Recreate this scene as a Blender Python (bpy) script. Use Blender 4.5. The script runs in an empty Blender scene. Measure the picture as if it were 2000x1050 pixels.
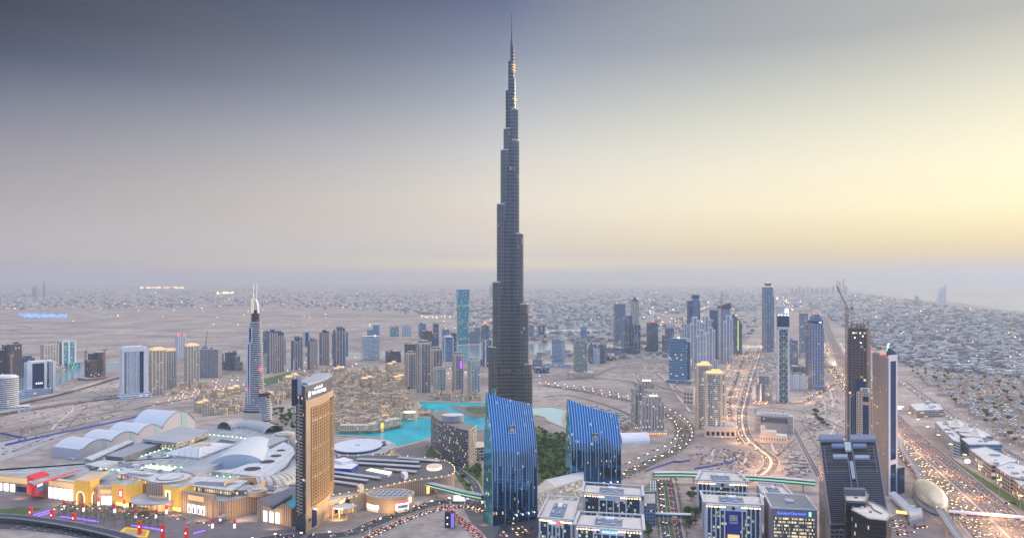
import bpy, math, random
from math import radians, sin, cos, pi, sqrt, atan2, floor
from mathutils import Vector, noise as mn
random.seed(7)
S = bpy.context.scene
COL = S.collection
F, CX, HY, CH = 1500.0, 1000.0, 548.0, 280.0      # focal length in photo pixels, centre column, horizon row, eye height
# ---------------------------------------------------------------- camera
cd = bpy.data.cameras.new("camera"); cam = bpy.data.objects.new("camera", cd); COL.objects.link(cam)
cam.location = (0, 0, CH); cam.rotation_euler = (pi / 2, 0, 0)
cd.sensor_width = 36; cd.lens = 36 * F / 2000; cd.shift_y = 23 / 2000; cd.clip_start = 1; cd.clip_end = 150000
S.camera = cam
# ---------------------------------------------------------------- world
SUN_EL, SUN_AZ = radians(9), radians(62)           # azimuth measured from +Y (the view axis) to the right
w = bpy.data.worlds.new("World"); S.world = w; w.use_nodes = True
nt = w.node_tree; nt.nodes.clear()
def N(t, k, **kw):
    n = t.nodes.new(k)
    for a, b in kw.items(): setattr(n, a, b)
    return n
def mth(t, op, a, b=None, c=None, clamp=False):
    n = N(t, 'ShaderNodeMath', operation=op, use_clamp=clamp)
    for i, v in enumerate((a, b, c)):
        if v is None: continue
        if isinstance(v, (int, float)): n.inputs[i].default_value = v
        else: t.links.new(v, n.inputs[i])
    return n.outputs[0]
def mix(t, f, a, b, mode='MIX'):
    n = N(t, 'ShaderNodeMix', data_type='RGBA', blend_type=mode)
    for i, v in ((0, f), (6, a), (7, b)):
        if isinstance(v, (int, float)): n.inputs[i].default_value = v
        elif isinstance(v, tuple): n.inputs[i].default_value = (*v[:3], 1)
        else: t.links.new(v, n.inputs[i])
    return n.outputs[2]
def lin(c): return tuple(((v / 255) / 12.92 if v / 255 <= .04045 else ((v / 255 + .055) / 1.055) ** 2.4) for v in c)
def ramp(t, f, stops, interp='EASE'):
    n = N(t, 'ShaderNodeValToRGB'); r = n.color_ramp; r.interpolation = interp
    while len(r.elements) < len(stops): r.elements.new(.5)
    for e, (p, c) in zip(r.elements, stops): e.position = p; e.color = (*lin(c), 1)
    t.links.new(f, n.inputs[0]); return n.outputs[0]
tc = N(nt, 'ShaderNodeTexCoord'); sp = N(nt, 'ShaderNodeSeparateXYZ'); nt.links.new(tc.outputs['Generated'], sp.inputs[0])
dx, dy, dz = sp.outputs
hyp = mth(nt, 'SQRT', mth(nt, 'ADD', mth(nt, 'MULTIPLY', dx, dx), mth(nt, 'MULTIPLY', dy, dy)))
az = mth(nt, 'DIVIDE', dx, mth(nt, 'MAXIMUM', hyp, 1e-4))           # sine of azimuth
el = mth(nt, 'DIVIDE', dz, mth(nt, 'MAXIMUM', hyp, 1e-4))           # tangent of elevation; photo top is .365
e1 = mth(nt, 'MULTIPLY', el, 2.0, clamp=True)
HAZE_D = 1 / 15500
ROWS = (540, 500, 450, 390, 300, 200, 100, 10)
SKYC = {-1: ((183, 182, 195), (186, 182, 190), (184, 180, 185), (174, 170, 175), (157, 154, 163), (127, 129, 145), (84, 88, 112), (52, 57, 86)),
        0: ((200, 198, 200), (211, 206, 203), (222, 212, 203), (228, 220, 208), (211, 208, 206), (176, 181, 190), (138, 146, 168), (106, 114, 144)),
        1: ((208, 205, 199), (222, 210, 184), (240, 226, 188), (252, 242, 206), (249, 241, 212), (228, 226, 203), (202, 202, 190), (176, 178, 175))}
LHAZE = {-1: lin((183, 184, 197)), 0: lin((193, 193, 202)), 1: lin((208, 208, 216))}
def skyramp(k):
    st = []
    for y, c in zip(ROWS, SKYC[k]):
        te = (HY - y) / F / sqrt(1 + (k * 1000 / F) ** 2); d = min(580 / sin(math.atan(te)), 60000); T = math.exp(-HAZE_D * d)
        st.append((te * 2, tuple(max(.004, (v - (1 - T) * h) / T) for v, h in zip(lin(c), LHAZE[k]))))
    n = N(nt, 'ShaderNodeValToRGB'); r = n.color_ramp; r.interpolation = 'LINEAR'
    while len(r.elements) < len(st): r.elements.new(.5)
    for e, (p, c) in zip(r.elements, st): e.position = p; e.color = (*c, 1)
    nt.links.new(e1, n.inputs[0]); return n.outputs[0]
cl, cm, cr = skyramp(-1), skyramp(0), skyramp(1)
fl = mth(nt, 'POWER', mth(nt, 'MULTIPLY_ADD', az, -1 / .56, 0, clamp=True), .78); fr = mth(nt, 'POWER', mth(nt, 'MULTIPLY_ADD', az, 1 / .56, 0, clamp=True), .7)
front = mix(nt, fr, mix(nt, fl, cm, cl), cr)
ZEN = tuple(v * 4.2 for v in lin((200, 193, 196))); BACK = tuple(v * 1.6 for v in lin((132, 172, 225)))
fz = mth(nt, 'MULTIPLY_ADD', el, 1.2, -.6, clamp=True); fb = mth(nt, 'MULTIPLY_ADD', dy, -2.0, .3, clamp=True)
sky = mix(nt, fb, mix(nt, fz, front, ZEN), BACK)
ns = N(nt, 'ShaderNodeTexSky', sky_type='NISHITA', sun_disc=False, sun_elevation=SUN_EL, sun_rotation=SUN_AZ, altitude=200, dust_density=4)
b1 = N(nt, 'ShaderNodeBackground'); b1.inputs[1].default_value = .012; nt.links.new(ns.outputs[0], b1.inputs[0])
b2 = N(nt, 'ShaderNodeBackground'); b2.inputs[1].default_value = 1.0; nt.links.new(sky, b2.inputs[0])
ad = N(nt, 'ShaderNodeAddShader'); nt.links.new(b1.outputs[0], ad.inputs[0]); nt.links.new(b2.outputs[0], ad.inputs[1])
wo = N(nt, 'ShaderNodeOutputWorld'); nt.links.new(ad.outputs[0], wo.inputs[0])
# ---------------------------------------------------------------- sun
sl = bpy.data.lights.new("sun", 'SUN'); sl.energy = 4.0; sl.angle = radians(10); sl.color = (1, .80, .58)
so = bpy.data.objects.new("sun", sl); COL.objects.link(so)
sd = Vector((sin(SUN_AZ) * cos(SUN_EL), cos(SUN_AZ) * cos(SUN_EL), sin(SUN_EL)))
so.rotation_euler = sd.to_track_quat('Z', 'Y').to_euler()
# ---------------------------------------------------------------- exposure and render settings
S.view_settings.view_transform = 'Standard'; S.view_settings.look = 'None'; S.view_settings.exposure = 0.0; S.view_settings.gamma = 1
S.render.engine = 'CYCLES'
cy = S.cycles; cy.max_bounces = 5; cy.diffuse_bounces = 2; cy.glossy_bounces = 3; cy.transmission_bounces = 2; cy.volume_bounces = 1
cy.use_denoising = True; cy.caustics_reflective = False; cy.caustics_refractive = False; cy.sample_clamp_indirect = 4; cy.sample_clamp_direct = 12
# ---------------------------------------------------------------- placing
def depth(y, z=0.0): return F * (CH - z) / (y - HY)
def P(x, y, z=0.0):
    """world point at height z that stands where the map reading (x, y) of the survey puts it"""
    Y = depth(y, z); return Vector(((x - CX) / F * Y, Y, z))
def top(yt, Y): return CH - (yt - HY) * Y / F
# ---------------------------------------------------------------- objects
def tag(o, label=None, cat=None, group=None, kind=None):
    if label: o['label'] = label
    if cat: o['category'] = cat
    if group: o['group'] = group
    if kind: o['kind'] = kind
    return o
def empty(name, loc, rz=0, label=None, cat=None, group=None):
    o = bpy.data.objects.new(name, None); COL.objects.link(o); o.location = loc; o.rotation_euler = (0, 0, rz); o.empty_display_size = 5
    return tag(o, label, cat, group)
def meshobj(name, me, parent=None, loc=None, rz=0):
    o = bpy.data.objects.new(name, me); COL.objects.link(o)
    if parent: o.parent = parent
    if loc is not None: o.location = loc
    if rz: o.rotation_euler = (0, 0, rz)
    return o
def dup(o, loc, rz, label=None, parent=None, group=None):
    c = o.copy(); COL.objects.link(c)
    if parent is None: c.location = loc; c.rotation_euler = (0, 0, rz)
    else: c.parent = parent
    if label: c['label'] = label
    if group: c['group'] = group
    for ch in list(o.children): dup(ch, None, 0, None, c)
    return c
PENDING = []
def resolve_materials():
    for me, ms in PENDING:
        for i, m in enumerate(ms):
            if isinstance(m, str): me.materials[i] = MAT[m]
    PENDING.clear()
class MB:
    def __init__(s): s.v = []; s.f = []; s.m = []; s.u = []
    def face(s, pts, mi=0, uv=None):
        n = len(s.v); s.v += [tuple(p) for p in pts]; s.f.append(tuple(range(n, n + len(pts)))); s.m.append(mi)
        s.u += uv if uv else [(p[0], p[1]) for p in pts]
    def prism(s, poly, z0, z1, mi=0, tm=None, poly2=None, bottom=False, u0=0.0, cap=True):
        """walls with uv in metres, plus a top; poly counter-clockwise"""
        q = poly2 or poly; n = len(poly); u = u0
        zf0 = z0 if callable(z0) else (lambda p: z0)
        zf1 = z1 if callable(z1) else (lambda p: z1)
        for i in range(n):
            a, b = poly[i], poly[(i + 1) % n]; c, d = q[(i + 1) % n], q[i]; L = math.hypot(b[0] - a[0], b[1] - a[1])
            A, B_, C_, D = zf0(a), zf0(b), zf1(c), zf1(d)
            s.face([(a[0], a[1], A), (b[0], b[1], B_), (c[0], c[1], C_), (d[0], d[1], D)], mi, [(u, A), (u + L, B_), (u + L, C_), (u, D)])
            u += L
        if cap: s.face([(p[0], p[1], zf1(p)) for p in q], mi if tm is None else tm)
        if bottom: s.face([(p[0], p[1], zf0(p)) for p in reversed(poly)], mi if tm is None else tm)
        return s
    def box(s, x0, x1, y0, y1, z0, z1, mi=0, tm=None, bottom=True):
        return s.prism([(x0, y0), (x1, y0), (x1, y1), (x0, y1)], z0, z1, mi, tm, bottom=bottom)
    def beam(s, a, b, w, h=None, mi=0, n=4):
        a = Vector(a); b = Vector(b); d = b - a
        if d.length < 1e-6: return s
        d.normalize(); up = Vector((0, 0, 1)) if abs(d.z) < .9 else Vector((1, 0, 0))
        r = d.cross(up).normalized(); t = r.cross(d); h = h or w
        if n == 4: o = [(-.5, -.5), (.5, -.5), (.5, .5), (-.5, .5)]
        else: o = [(.5 * cos(2 * pi * k / n), .5 * sin(2 * pi * k / n)) for k in range(n)]
        A = [a + r * (w * p) + t * (h * q) for p, q in o]; B_ = [b + r * (w * p) + t * (h * q) for p, q in o]
        for i in range(n):
            j = (i + 1) % n; s.face([A[i], A[j], B_[j], B_[i]], mi)
        s.face(A[::-1], mi); s.face(B_, mi); return s
    def ell(s, cx, cy_, rx, ry, z0, z1, n=24, mi=0, tm=None, rx2=None, ry2=None, bottom=False, a0=0):
        p = [(cx + rx * cos(2 * pi * k / n + a0), cy_ + ry * sin(2 * pi * k / n + a0)) for k in range(n)]
        q = None
        if rx2 is not None: q = [(cx + rx2 * cos(2 * pi * k / n + a0), cy_ + (ry2 or rx2) * sin(2 * pi * k / n + a0)) for k in range(n)]
        return s.prism(p, z0, z1, mi, tm, q, bottom)
    def build(s, name, mats, parent=None, loc=None, rz=0, smooth=False):
        if isinstance(mats, (str, bpy.types.Material)): mats = [mats]
        me = bpy.data.meshes.new(name); me.from_pydata(s.v, [], s.f)
        me.polygons.foreach_set('material_index', s.m)
        uvl = me.uv_layers.new(name='UVMap'); uvl.data.foreach_set('uv', [c for p in s.u for c in p])
        if smooth: me.polygons.foreach_set('use_smooth', [True] * len(s.f))
        for m in mats: me.materials.append(None if isinstance(m, str) else m)
        PENDING.append((me, mats))
        me.update()
        return meshobj(name, me, parent, loc, rz)
def offset(poly, d):
    """grow a counter-clockwise polygon outwards by d"""
    n = len(poly); out = []
    for i in range(n):
        a, b, c = Vector(poly[i - 1]), Vector(poly[i]), Vector(poly[(i + 1) % n])
        e1_, e2_ = (b - a).normalized(), (c - b).normalized(); n1, n2 = Vector((e1_.y, -e1_.x)), Vector((e2_.y, -e2_.x))
        m_ = n1 + n2; L = m_.length_squared
        m_ = m_ * (2 / L) if L > .3 else n1
        out.append((b.x + m_.x * d, b.y + m_.y * d))
    return out
def ellpts(cx, cy_, rx, ry, n=24, a0=0, a1=2 * pi, close=False):
    k = n + (1 if close else 0)
    return [(cx + rx * cos(a0 + (a1 - a0) * i / n), cy_ + ry * sin(a0 + (a1 - a0) * i / n)) for i in range(k)]
# ---------------------------------------------------------------- materials
MAT = {}
def mat(name, col, rough=.8, metal=0.0, em=None, es=0.0, var=0.0, vs=.05, spec=None, col2=None, lamp=False, vz=1.0):
    m = bpy.data.materials.new(name); m.use_nodes = True; t = m.node_tree; b = t.nodes['Principled BSDF']
    b.inputs['Base Color'].default_value = (*col, 1); b.inputs['Roughness'].default_value = rough; b.inputs['Metallic'].default_value = metal
    if spec is not None: b.inputs['Specular IOR Level'].default_value = spec
    if var:
        g = N(t, 'ShaderNodeNewGeometry'); mp = N(t, 'ShaderNodeMapping'); mp.inputs['Scale'].default_value = (vs, vs, vs * vz)
        t.links.new(g.outputs['Position'], mp.inputs[0])
        n = N(t, 'ShaderNodeTexNoise'); n.inputs['Scale'].default_value = 1; n.inputs['Detail'].default_value = 6; n.inputs['Roughness'].default_value = .65
        t.links.new(mp.outputs[0], n.inputs[0])
        f = mth(t, 'MULTIPLY_ADD', n.outputs[0], 2.4, -.7, clamp=True)
        lo = tuple(c * (1 - var) for c in col); hi = col2 or tuple(min(1, c * (1 + var)) for c in col)
        t.links.new(mix(t, f, lo, hi), b.inputs['Base Color'])
    if em:
        b.inputs['Emission Color'].default_value = (*em, 1); b.inputs['Emission Strength'].default_value = es
        if not lamp: m.cycles.emission_sampling = 'NONE'
    MAT[name] = m; return m
def facade(name, wall, glass, cw=3.0, ch=3.6, fu=.7, fv=.6, lit=.06, les=1.6, gm=.6, gr=.12, wr=.75, litc=(1, .72, .38), gvar=.5, wvar=.12, wm=0.0, bump=False):
    """wall with a window grid laid out in metres along the wall (uv); some windows are lit"""
    if gm > .3 and glass[2] > glass[0] * 1.25 and max(glass) < .3: glass = (glass[0] * .75, glass[1] * 1.75, glass[2] * 1.95)
    m = bpy.data.materials.new(name); m.use_nodes = True; t = m.node_tree; b = t.nodes['Principled BSDF']
    uv = N(t, 'ShaderNodeUVMap'); s = N(t, 'ShaderNodeSeparateXYZ'); t.links.new(uv.outputs[0], s.inputs[0])
    U = mth(t, 'DIVIDE', s.outputs[0], cw); V = mth(t, 'DIVIDE', s.outputs[1], ch)
    fu_ = mth(t, 'ABSOLUTE', mth(t, 'SUBTRACT', mth(t, 'FRACT', U), .5)); fv_ = mth(t, 'ABSOLUTE', mth(t, 'SUBTRACT', mth(t, 'FRACT', V), .5))
    mask = mth(t, 'MULTIPLY', mth(t, 'LESS_THAN', fu_, fu / 2), mth(t, 'LESS_THAN', fv_, fv / 2))
    oi = N(t, 'ShaderNodeObjectInfo')
    cb = N(t, 'ShaderNodeCombineXYZ'); t.links.new(mth(t, 'FLOOR', U), cb.inputs[0]); t.links.new(mth(t, 'FLOOR', V), cb.inputs[1])
    t.links.new(mth(t, 'MULTIPLY', oi.outputs['Random'], 97.0), cb.inputs[2])
    wn = N(t, 'ShaderNodeTexWhiteNoise', noise_dimensions='3D'); t.links.new(cb.outputs[0], wn.inputs[0])
    wn2 = N(t, 'ShaderNodeSeparateColor'); t.links.new(wn.outputs['Color'], wn2.inputs[0])
    g2 = mix(t, mth(t, 'MULTIPLY', wn.outputs['Value'], gvar), glass, tuple(c * .25 for c in glass))
    geo = N(t, 'ShaderNodeNewGeometry'); no = N(t, 'ShaderNodeTexNoise'); no.inputs['Scale'].default_value = .06; no.inputs['Detail'].default_value = 5
    t.links.new(geo.outputs['Position'], no.inputs[0])
    w2 = mix(t, no.outputs[0], tuple(c * (1 - wvar * 1.5) for c in wall), tuple(min(1, c * (1 + wvar * 1.5)) for c in wall))
    t.links.new(mix(t, mask, w2, g2), b.inputs['Base Color'])
    t.links.new(mth(t, 'MULTIPLY_ADD', mask, gr - wr, wr), b.inputs['Roughness'])
    t.links.new(mth(t, 'MULTIPLY_ADD', mask, gm - wm, wm), b.inputs['Metallic'])
    if lit > 0:
        e = mth(t, 'MULTIPLY', mask, mth(t, 'GREATER_THAN', wn2.outputs[0], 1 - lit))
        e = mth(t, 'MULTIPLY', e, mth(t, 'MULTIPLY_ADD', wn2.outputs[1], les, les * .25))
        t.links.new(e, b.inputs['Emission Strength'])
        t.links.new(mix(t, wn2.outputs[2], litc, (1, .9, .7)), b.inputs['Emission Color'])
        m.cycles.emission_sampling = 'NONE'
    MAT[name] = m; return m
# ================================================================ materials
mat('sand', (.46, .37, .31), .95, var=.35, vs=.012, col2=(.62, .51, .43))
mat('asphalt', (.05, .055, .07), .8, var=.25, vs=.05)
mat('asphalt_pale', (.12, .115, .125), .85, var=.25, vs=.03)
mat('paving', (.19, .165, .17), .85, var=.2, vs=.06)
mat('kerb', (.5, .47, .44), .8)
mat('paint', (.8, .8, .78), .7)
mat('lawn', (.07, .12, .035), .95, var=.4, vs=.06)
mat('leaf', (.06, .12, .035), .9, var=.5, vs=.35)
mat('leaf2', (.095, .15, .05), .9, var=.5, vs=.3)
mat('palm_leaf', (.09, .12, .06), .85, var=.4, vs=.5)
mat('bark', (.17, .12, .08), .95)
mat('concrete', (.42, .40, .40), .85, var=.18, vs=.08)
mat('concrete_dark', (.20, .19, .20), .85, var=.25, vs=.08)
mat('white', (.74, .74, .76), .6, var=.08, vs=.05)
mat('roofgrey', (.40, .43, .47), .7, var=.2, vs=.05)
mat('roofpale', (.62, .61, .60), .8, var=.14, vs=.08)
mat('roofdark', (.19, .20, .23), .8, var=.25, vs=.1)
mat('roofmetal', (.46, .50, .55), .45, .35, var=.12, vs=.04)
mat('beige', (.62, .46, .31), .85, var=.15, vs=.05)
mat('beige_pale', (.74, .61, .46), .85, var=.12, vs=.05)
mat('stone', (.56, .40, .26), .85, var=.14, vs=.06)
mat('brown', (.16, .10, .075), .8)
mat('steel', (.50, .53, .57), .35, .7)
mat('steel_dark', (.16, .18, .21), .45, .5)
mat('black', (.03, .03, .035), .5)
mat('glass_navy', (.02, .07, .20), .08, .55)
mat('glass_teal', (.05, .16, .18), .1, .5)
mat('red', (.62, .03, .04), .6)
mat('blue', (.02, .06, .42), .6)
mat('tent', (.78, .70, .58), .8)
mat('rust', (.38, .17, .12), .85, var=.2, vs=.1)
def glow(n, c, s): mat(n, c, .5, em=c, es=s)
glow('lamp_warm', (1, .62, .28), 7); glow('lamp_white', (1, .93, .82), 6); glow('lamp_orange', (1, .42, .12), 5); glow('lamp_red', (1, .06, .03), 4)
glow('tail', (1, .06, .04), 1.7); glow('head', (1, .74, .40), 4.2); glow('sign_white', (1, 1, 1), 1.6); glow('sign_blue', (.1, .18, 1), 2.2)
glow('led_violet', (.25, .12, 1), 1.8); glow('led_green', (.40, .85, .42), .5); glow('lit_yellow', (1, .66, .22), 1.5); glow('lit_gold', (1, .55, .10), 1.3)
glow('lit_cream', (1, .82, .55), 1.1); glow('sign_red', (1, .08, .07), 1.6); glow('lit_blue', (.10, .28, 1), 2.0); glow('sign_teal', (.1, .8, .7), 1.6); glow('purple', (.5, .1, 1), 1.2)
# the ground: one sheet of sand with settled districts showing as darker mottling
m = bpy.data.materials.new('ground'); m.use_nodes = True; t = m.node_tree; b = t.nodes['Principled BSDF']; MAT['ground'] = m
g = N(t, 'ShaderNodeNewGeometry')
def noi(scale, det=5, ro=.6, sx=1.0, sy=1.0):
    mp = N(t, 'ShaderNodeMapping'); mp.inputs['Scale'].default_value = (scale * sx, scale * sy, scale); t.links.new(g.outputs['Position'], mp.inputs[0])
    n = N(t, 'ShaderNodeTexNoise'); n.inputs['Scale'].default_value = 1; n.inputs['Detail'].default_value = det; n.inputs['Roughness'].default_value = ro
    t.links.new(mp.outputs[0], n.inputs[0]); return n.outputs[0]
A = mix(t, mth(t, 'MULTIPLY_ADD', noi(.004, 8, .65), 3, -1, clamp=True), (.24, .205, .19), (.60, .51, .445))
A = mix(t, mth(t, 'MULTIPLY_ADD', noi(.035, 6, .75), 2.8, -1.15, clamp=True), A, (.17, .15, .145))
A = mix(t, mth(t, 'MULTIPLY_ADD', noi(.0011, 6, .6, .35, 1.0), 6, -3.3, clamp=True), A, (.24, .215, .205))
A = mix(t, mth(t, 'MULTIPLY', mth(t, 'MULTIPLY_ADD', noi(.15, 3, .6), 3, -1.9, clamp=True), .6), A, (.13, .12, .11))
mus = mth(t, 'MULTIPLY_ADD', noi(.00035, 4, .5, .6, 1.4), 7, -3.9, clamp=True)
A = mix(t, mth(t, 'MULTIPLY', mus, .75), A, (.11, .13, .11))
t.links.new(A, b.inputs['Base Color']); b.inputs['Roughness'].default_value = 1; b.inputs['Specular IOR Level'].default_value = .1
def water(name, c1, c2, scale, rough=.12, es=0):
    m = bpy.data.materials.new(name); m.use_nodes = True; t = m.node_tree; b = t.nodes['Principled BSDF']; MAT[name] = m
    g = N(t, 'ShaderNodeNewGeometry'); n = N(t, 'ShaderNodeTexNoise'); n.inputs['Scale'].default_value = scale; n.inputs['Detail'].default_value = 4
    t.links.new(g.outputs['Position'], n.inputs[0]); t.links.new(mix(t, mth(t, 'MULTIPLY_ADD', n.outputs[0], 2.4, -.7, clamp=True), c1, c2), b.inputs['Base Color'])
    b.inputs['Roughness'].default_value = rough; b.inputs['Specular IOR Level'].default_value = .2 if name[0] == 'l' else .5
    n2 = N(t, 'ShaderNodeTexNoise'); n2.inputs['Scale'].default_value = .35; n2.inputs['Detail'].default_value = 3; t.links.new(g.outputs['Position'], n2.inputs[0])
    bp = N(t, 'ShaderNodeBump'); bp.inputs['Strength'].default_value = .25; bp.inputs['Distance'].default_value = .6; t.links.new(n2.outputs[0], bp.inputs['Height']); t.links.new(bp.outputs[0], b.inputs['Normal'])
    return b
water('lake_water', (.0, .34, .43), (.0, .58, .64), .02, .25)
water('pool_water', (.0, .35, .52), (.05, .5, .62), .02)
water('pond_water', (.30, .58, .60), (.40, .66, .66), .01)
water('creek_water', (.16, .26, .32), (.22, .33, .38), .006)
water('sea_water', (.20, .28, .32), (.26, .33, .36), .001, .2)
mat('district', (.20, .23, .24), 1, var=.5, vs=.004, col2=(.42, .40, .38))  # built-up ground, its tone made paler and bluer in place of denser haze
mat('district_sand', (.22, .21, .20), 1, var=.5, vs=.008, col2=(.46, .40, .35))
# ================================================================ ground and water
def sheet(name, pts, z, m, kind='structure', thick=0):
    mb = MB(); mb.face([(p[0], p[1], z) for p in pts], 0)
    o = mb.build(name, m); return tag(o, kind=kind)
def px(pts): return [tuple(P(x, y)[:2]) for x, y in pts]
R_ = 60000
sheet('ground', [(-R_, -2500), (R_, -2500), (R_, 70000), (-R_, 70000)], 0, 'ground')
sheet('district', px([(1050, 560.5), (1600, 560.5), (1700, 576), (1830, 594), (2060, 620), (2060, 745), (1860, 727), (1762, 712), (1700, 660), (1640, 625), (1560, 609), (1300, 614), (1180, 640), (1050, 644)]), .4, 'district')
sheet('district', px([(1042, 645), (1180, 640), (1300, 614), (1480, 612), (1480, 640), (1440, 690), (1300, 702), (1150, 706), (1042, 700)]), .06, 'district_sand')
sheet('sea', px([(1600, 561.5), (1690, 572), (1745, 580), (1800, 586), (1870, 590), (1900, 596), (1960, 604), (2040, 614), (2200, 634)]) + [(40000, 9000), (58000, 30000), (58000, 68000), (25000, 68000)], 1.2, 'sea_water')
for i, q in enumerate([[(1700, 573), (1880, 575), (1990, 579), (2100, 580), (2100, 584), (1990, 583), (1860, 577), (1710, 575)], [(1868, 590.5), (1940, 592), (1960, 594), (1900, 596)]]):
    sheet('island', px(q), 2.4, 'sand')
sheet('creek', px([(-60, 756), (30, 736), (100, 724), (165, 714), (235, 707), (330, 703), (330, 709), (235, 722), (200, 728), (160, 733), (130, 744), (100, 757), (50, 780), (-60, 806)]), .15, 'creek_water')
sheet('creek', px([(540, 688), (720, 688), (800, 683), (905, 674), (1000, 671), (1125, 671), (1200, 672), (1206, 684), (1150, 684), (1085, 689), (1030, 693), (960, 701), (940, 706), (905, 708), (893, 698), (880, 692), (720, 696), (560, 696)]), .15, 'creek_water')
sheet('creek', px([(1062, 645), (1130, 642), (1196, 645), (1196, 650), (1120, 650), (1066, 650)]), .3, 'pond_water')
sheet('creek', px([(1440, 673), (1490, 675), (1500, 680), (1452, 678)]), .3, 'pond_water')
sheet('lake', px([(652, 843), (709, 847), (736, 841), (782, 831), (774, 821), (783, 816), (814, 815), (850, 816), (853, 808), (835, 801), (822, 798), (815, 784), (880, 785.5), (958, 787), (975, 800), (970, 838), (905, 842), (840, 856), (811, 865), (773, 875), (769, 867), (742, 855), (703, 853), (650, 850)]), .15, 'lake_water')
sheet('pond', px([(1030, 796), (1048, 795.5), (1078, 794), (1109, 800), (1101, 812), (1100, 821), (1108, 837), (1085, 828), (1070, 822), (1066, 816), (1049, 811), (1030, 812)]), .15, 'pond_water')
for o_ in [o for o in COL.objects if o.name in ('lake', 'pond')]:
    q_ = [tuple(v.co[:2]) for v in o_.data.vertices]; mb = MB(); [mb.beam((*q_[i - 1], .6), (*q_[i], .6), 4.5, 1.0) for i in range(len(q_))]; tag(mb.build('quay', 'stone'), kind='structure')
sheet('promenade', px([(880, 790), (905, 794), (958, 791), (962, 812), (925, 816), (906, 808), (885, 797)]), .4, 'paving')
sheet('lawn', px([(908, 795), (957, 794), (957, 807), (930, 808), (912, 803)]), .55, 'lawn')
# ---------------------------------------------------------------- ribbons
def smooth_line(pts, n=10):
    out = []
    for i in range(len(pts) - 1):
        p0 = pts[max(0, i - 1)]; p1 = pts[i]; p2 = pts[i + 1]; p3 = pts[min(len(pts) - 1, i + 2)]
        for k in range(n):
            u = k / n; out.append(tuple(.5 * ((2 * b_) + (c_ - a_) * u + (2 * a_ - 5 * b_ + 4 * c_ - d_) * u * u + (3 * b_ - a_ - 3 * c_ + d_) * u ** 3) for a_, b_, c_, d_ in zip(p0, p1, p2, p3)))
    out.append(tuple(pts[-1])); return out
def normals(L):
    r = []
    for i in range(len(L)):
        a = L[max(0, i - 1)]; b = L[min(len(L) - 1, i + 1)]; dx_, dy_ = b[0] - a[0], b[1] - a[1]; l = math.hypot(dx_, dy_) or 1
        r.append((dy_ / l, -dx_ / l))
    return r
def strip(mb, L, o0, o1, z, mi=0):
    """a flat band between offsets o0 and o1 (to the right of travel); z number or list"""
    nn = normals(L)
    for i in range(len(L) - 1):
        z0 = z if not isinstance(z, list) else z[i]; z1 = z if not isinstance(z, list) else z[i + 1]
        a, b = L[i], L[i + 1]; (nx, ny), (mx, my) = nn[i], nn[i + 1]
        p = [(a[0] + nx * o1, a[1] + ny * o1, z0), (b[0] + mx * o1, b[1] + my * o1, z1), (b[0] + mx * o0, b[1] + my * o0, z1), (a[0] + nx * o0, a[1] + ny * o0, z0)]
        mb.face(p if o1 > o0 else p[::-1], mi)
def dashes(mb, L, off, z, ln=6, gap=9, w=.3, mi=0):
    nn = normals(L); acc = 0
    for i in range(len(L) - 1):
        a, b = Vector(L[i][:2]), Vector(L[i + 1][:2]); d = b - a; l = d.length
        if l < .01: continue
        d /= l; n = Vector(nn[i]); s = acc
        while s < l:
            e = min(s + ln, l); p = a + d * s + n * off; q = a + d * e + n * off
            mb.face([(*(p + n * w), z), (*(q + n * w), z), (*(q - n * w), z), (*(p - n * w), z)], mi); s += ln + gap
        acc = s - l
ROADS = {}
def road(name, pts, w, lanes=2, median=0, m='asphalt', z=.1, kerb=True, world=False, mark=True, key=None, sub=8):
    L = smooth_line(pts if world else px(pts), sub); mb = MB(); h = w / 2
    strip(mb, L, -h, h, z)
    o = tag(mb.build(name, m), kind='structure')
    if mark:
        k = MB(); edges = [(-h, -median / 2), (median / 2, h)] if median else [(-h, h)]
        for a, b in edges:
            n = max(1, lanes if not median else lanes // 2)
            for i in range(1, n): dashes(k, L, a + (b - a) * i / n, z + .02)
            for e in (a + .6, b - .6): strip(k, L, e - .12, e + .12, z + .02)
        k.build('lane_marking', 'paint', o)
    if kerb:
        k = MB(); 
        for a, b in ((-h - .8, -h), (h, h + .8)):
            strip(k, L, a, b, z + .14); nn = normals(L)
        k.build('kerb', 'kerb', o)
    if median:
        k = MB(); strip(k, L, -median / 2, median / 2, z + .13); k.build('median', 'lawn' if median > 3 else 'kerb', o)
    ROADS[key or name] = (L, w); return o
SZR = [(480, 640), (540, 830), (570, 929), (660, 1246), (745, 1533), (900, 2010), (1040, 2442), (1202, 2877), (1710, 4200), (2625, 6562), (2850, 7500), (2950, 9500)]
road('highway', SZR, 78, 12, 1.5, 'asphalt_pale', .3, world=True, key='szr')
road('boulevard', [(1060, 752), (1130, 762), (1200, 776), (1260, 790), (1299, 808), (1326, 826), (1338, 848), (1332, 868), (1310, 884), (1276, 899), (1238, 918), (1200, 935)], 24, 6, 4, key='boulevard', z=.2)
road('avenue', [(1490, 668), (1480, 700), (1468, 735), (1456, 780), (1449, 812), (1456, 850), (1480, 874), (1503, 893), (1505, 908), (1494, 922), (1470, 934), (1430, 948), (1380, 955)], 22, 6, 3, key='avenue', z=.2)
road('street', [(1466, 676), (1453, 699), (1433, 753), (1424, 780), (1427, 815), (1432, 838), (1450, 868)], 12, 2, key='street', z=.15)
road('street', [(1395, 778), (1460, 783), (1560, 787), (1585, 776), (1612, 762), (1632, 748)], 13, 2, key='cross', z=.15)
road('street', [(1540, 826), (1551, 839), (1577, 888), (1600, 930)], 9, 2, m='asphalt_pale', z=.15, key='side')
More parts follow.
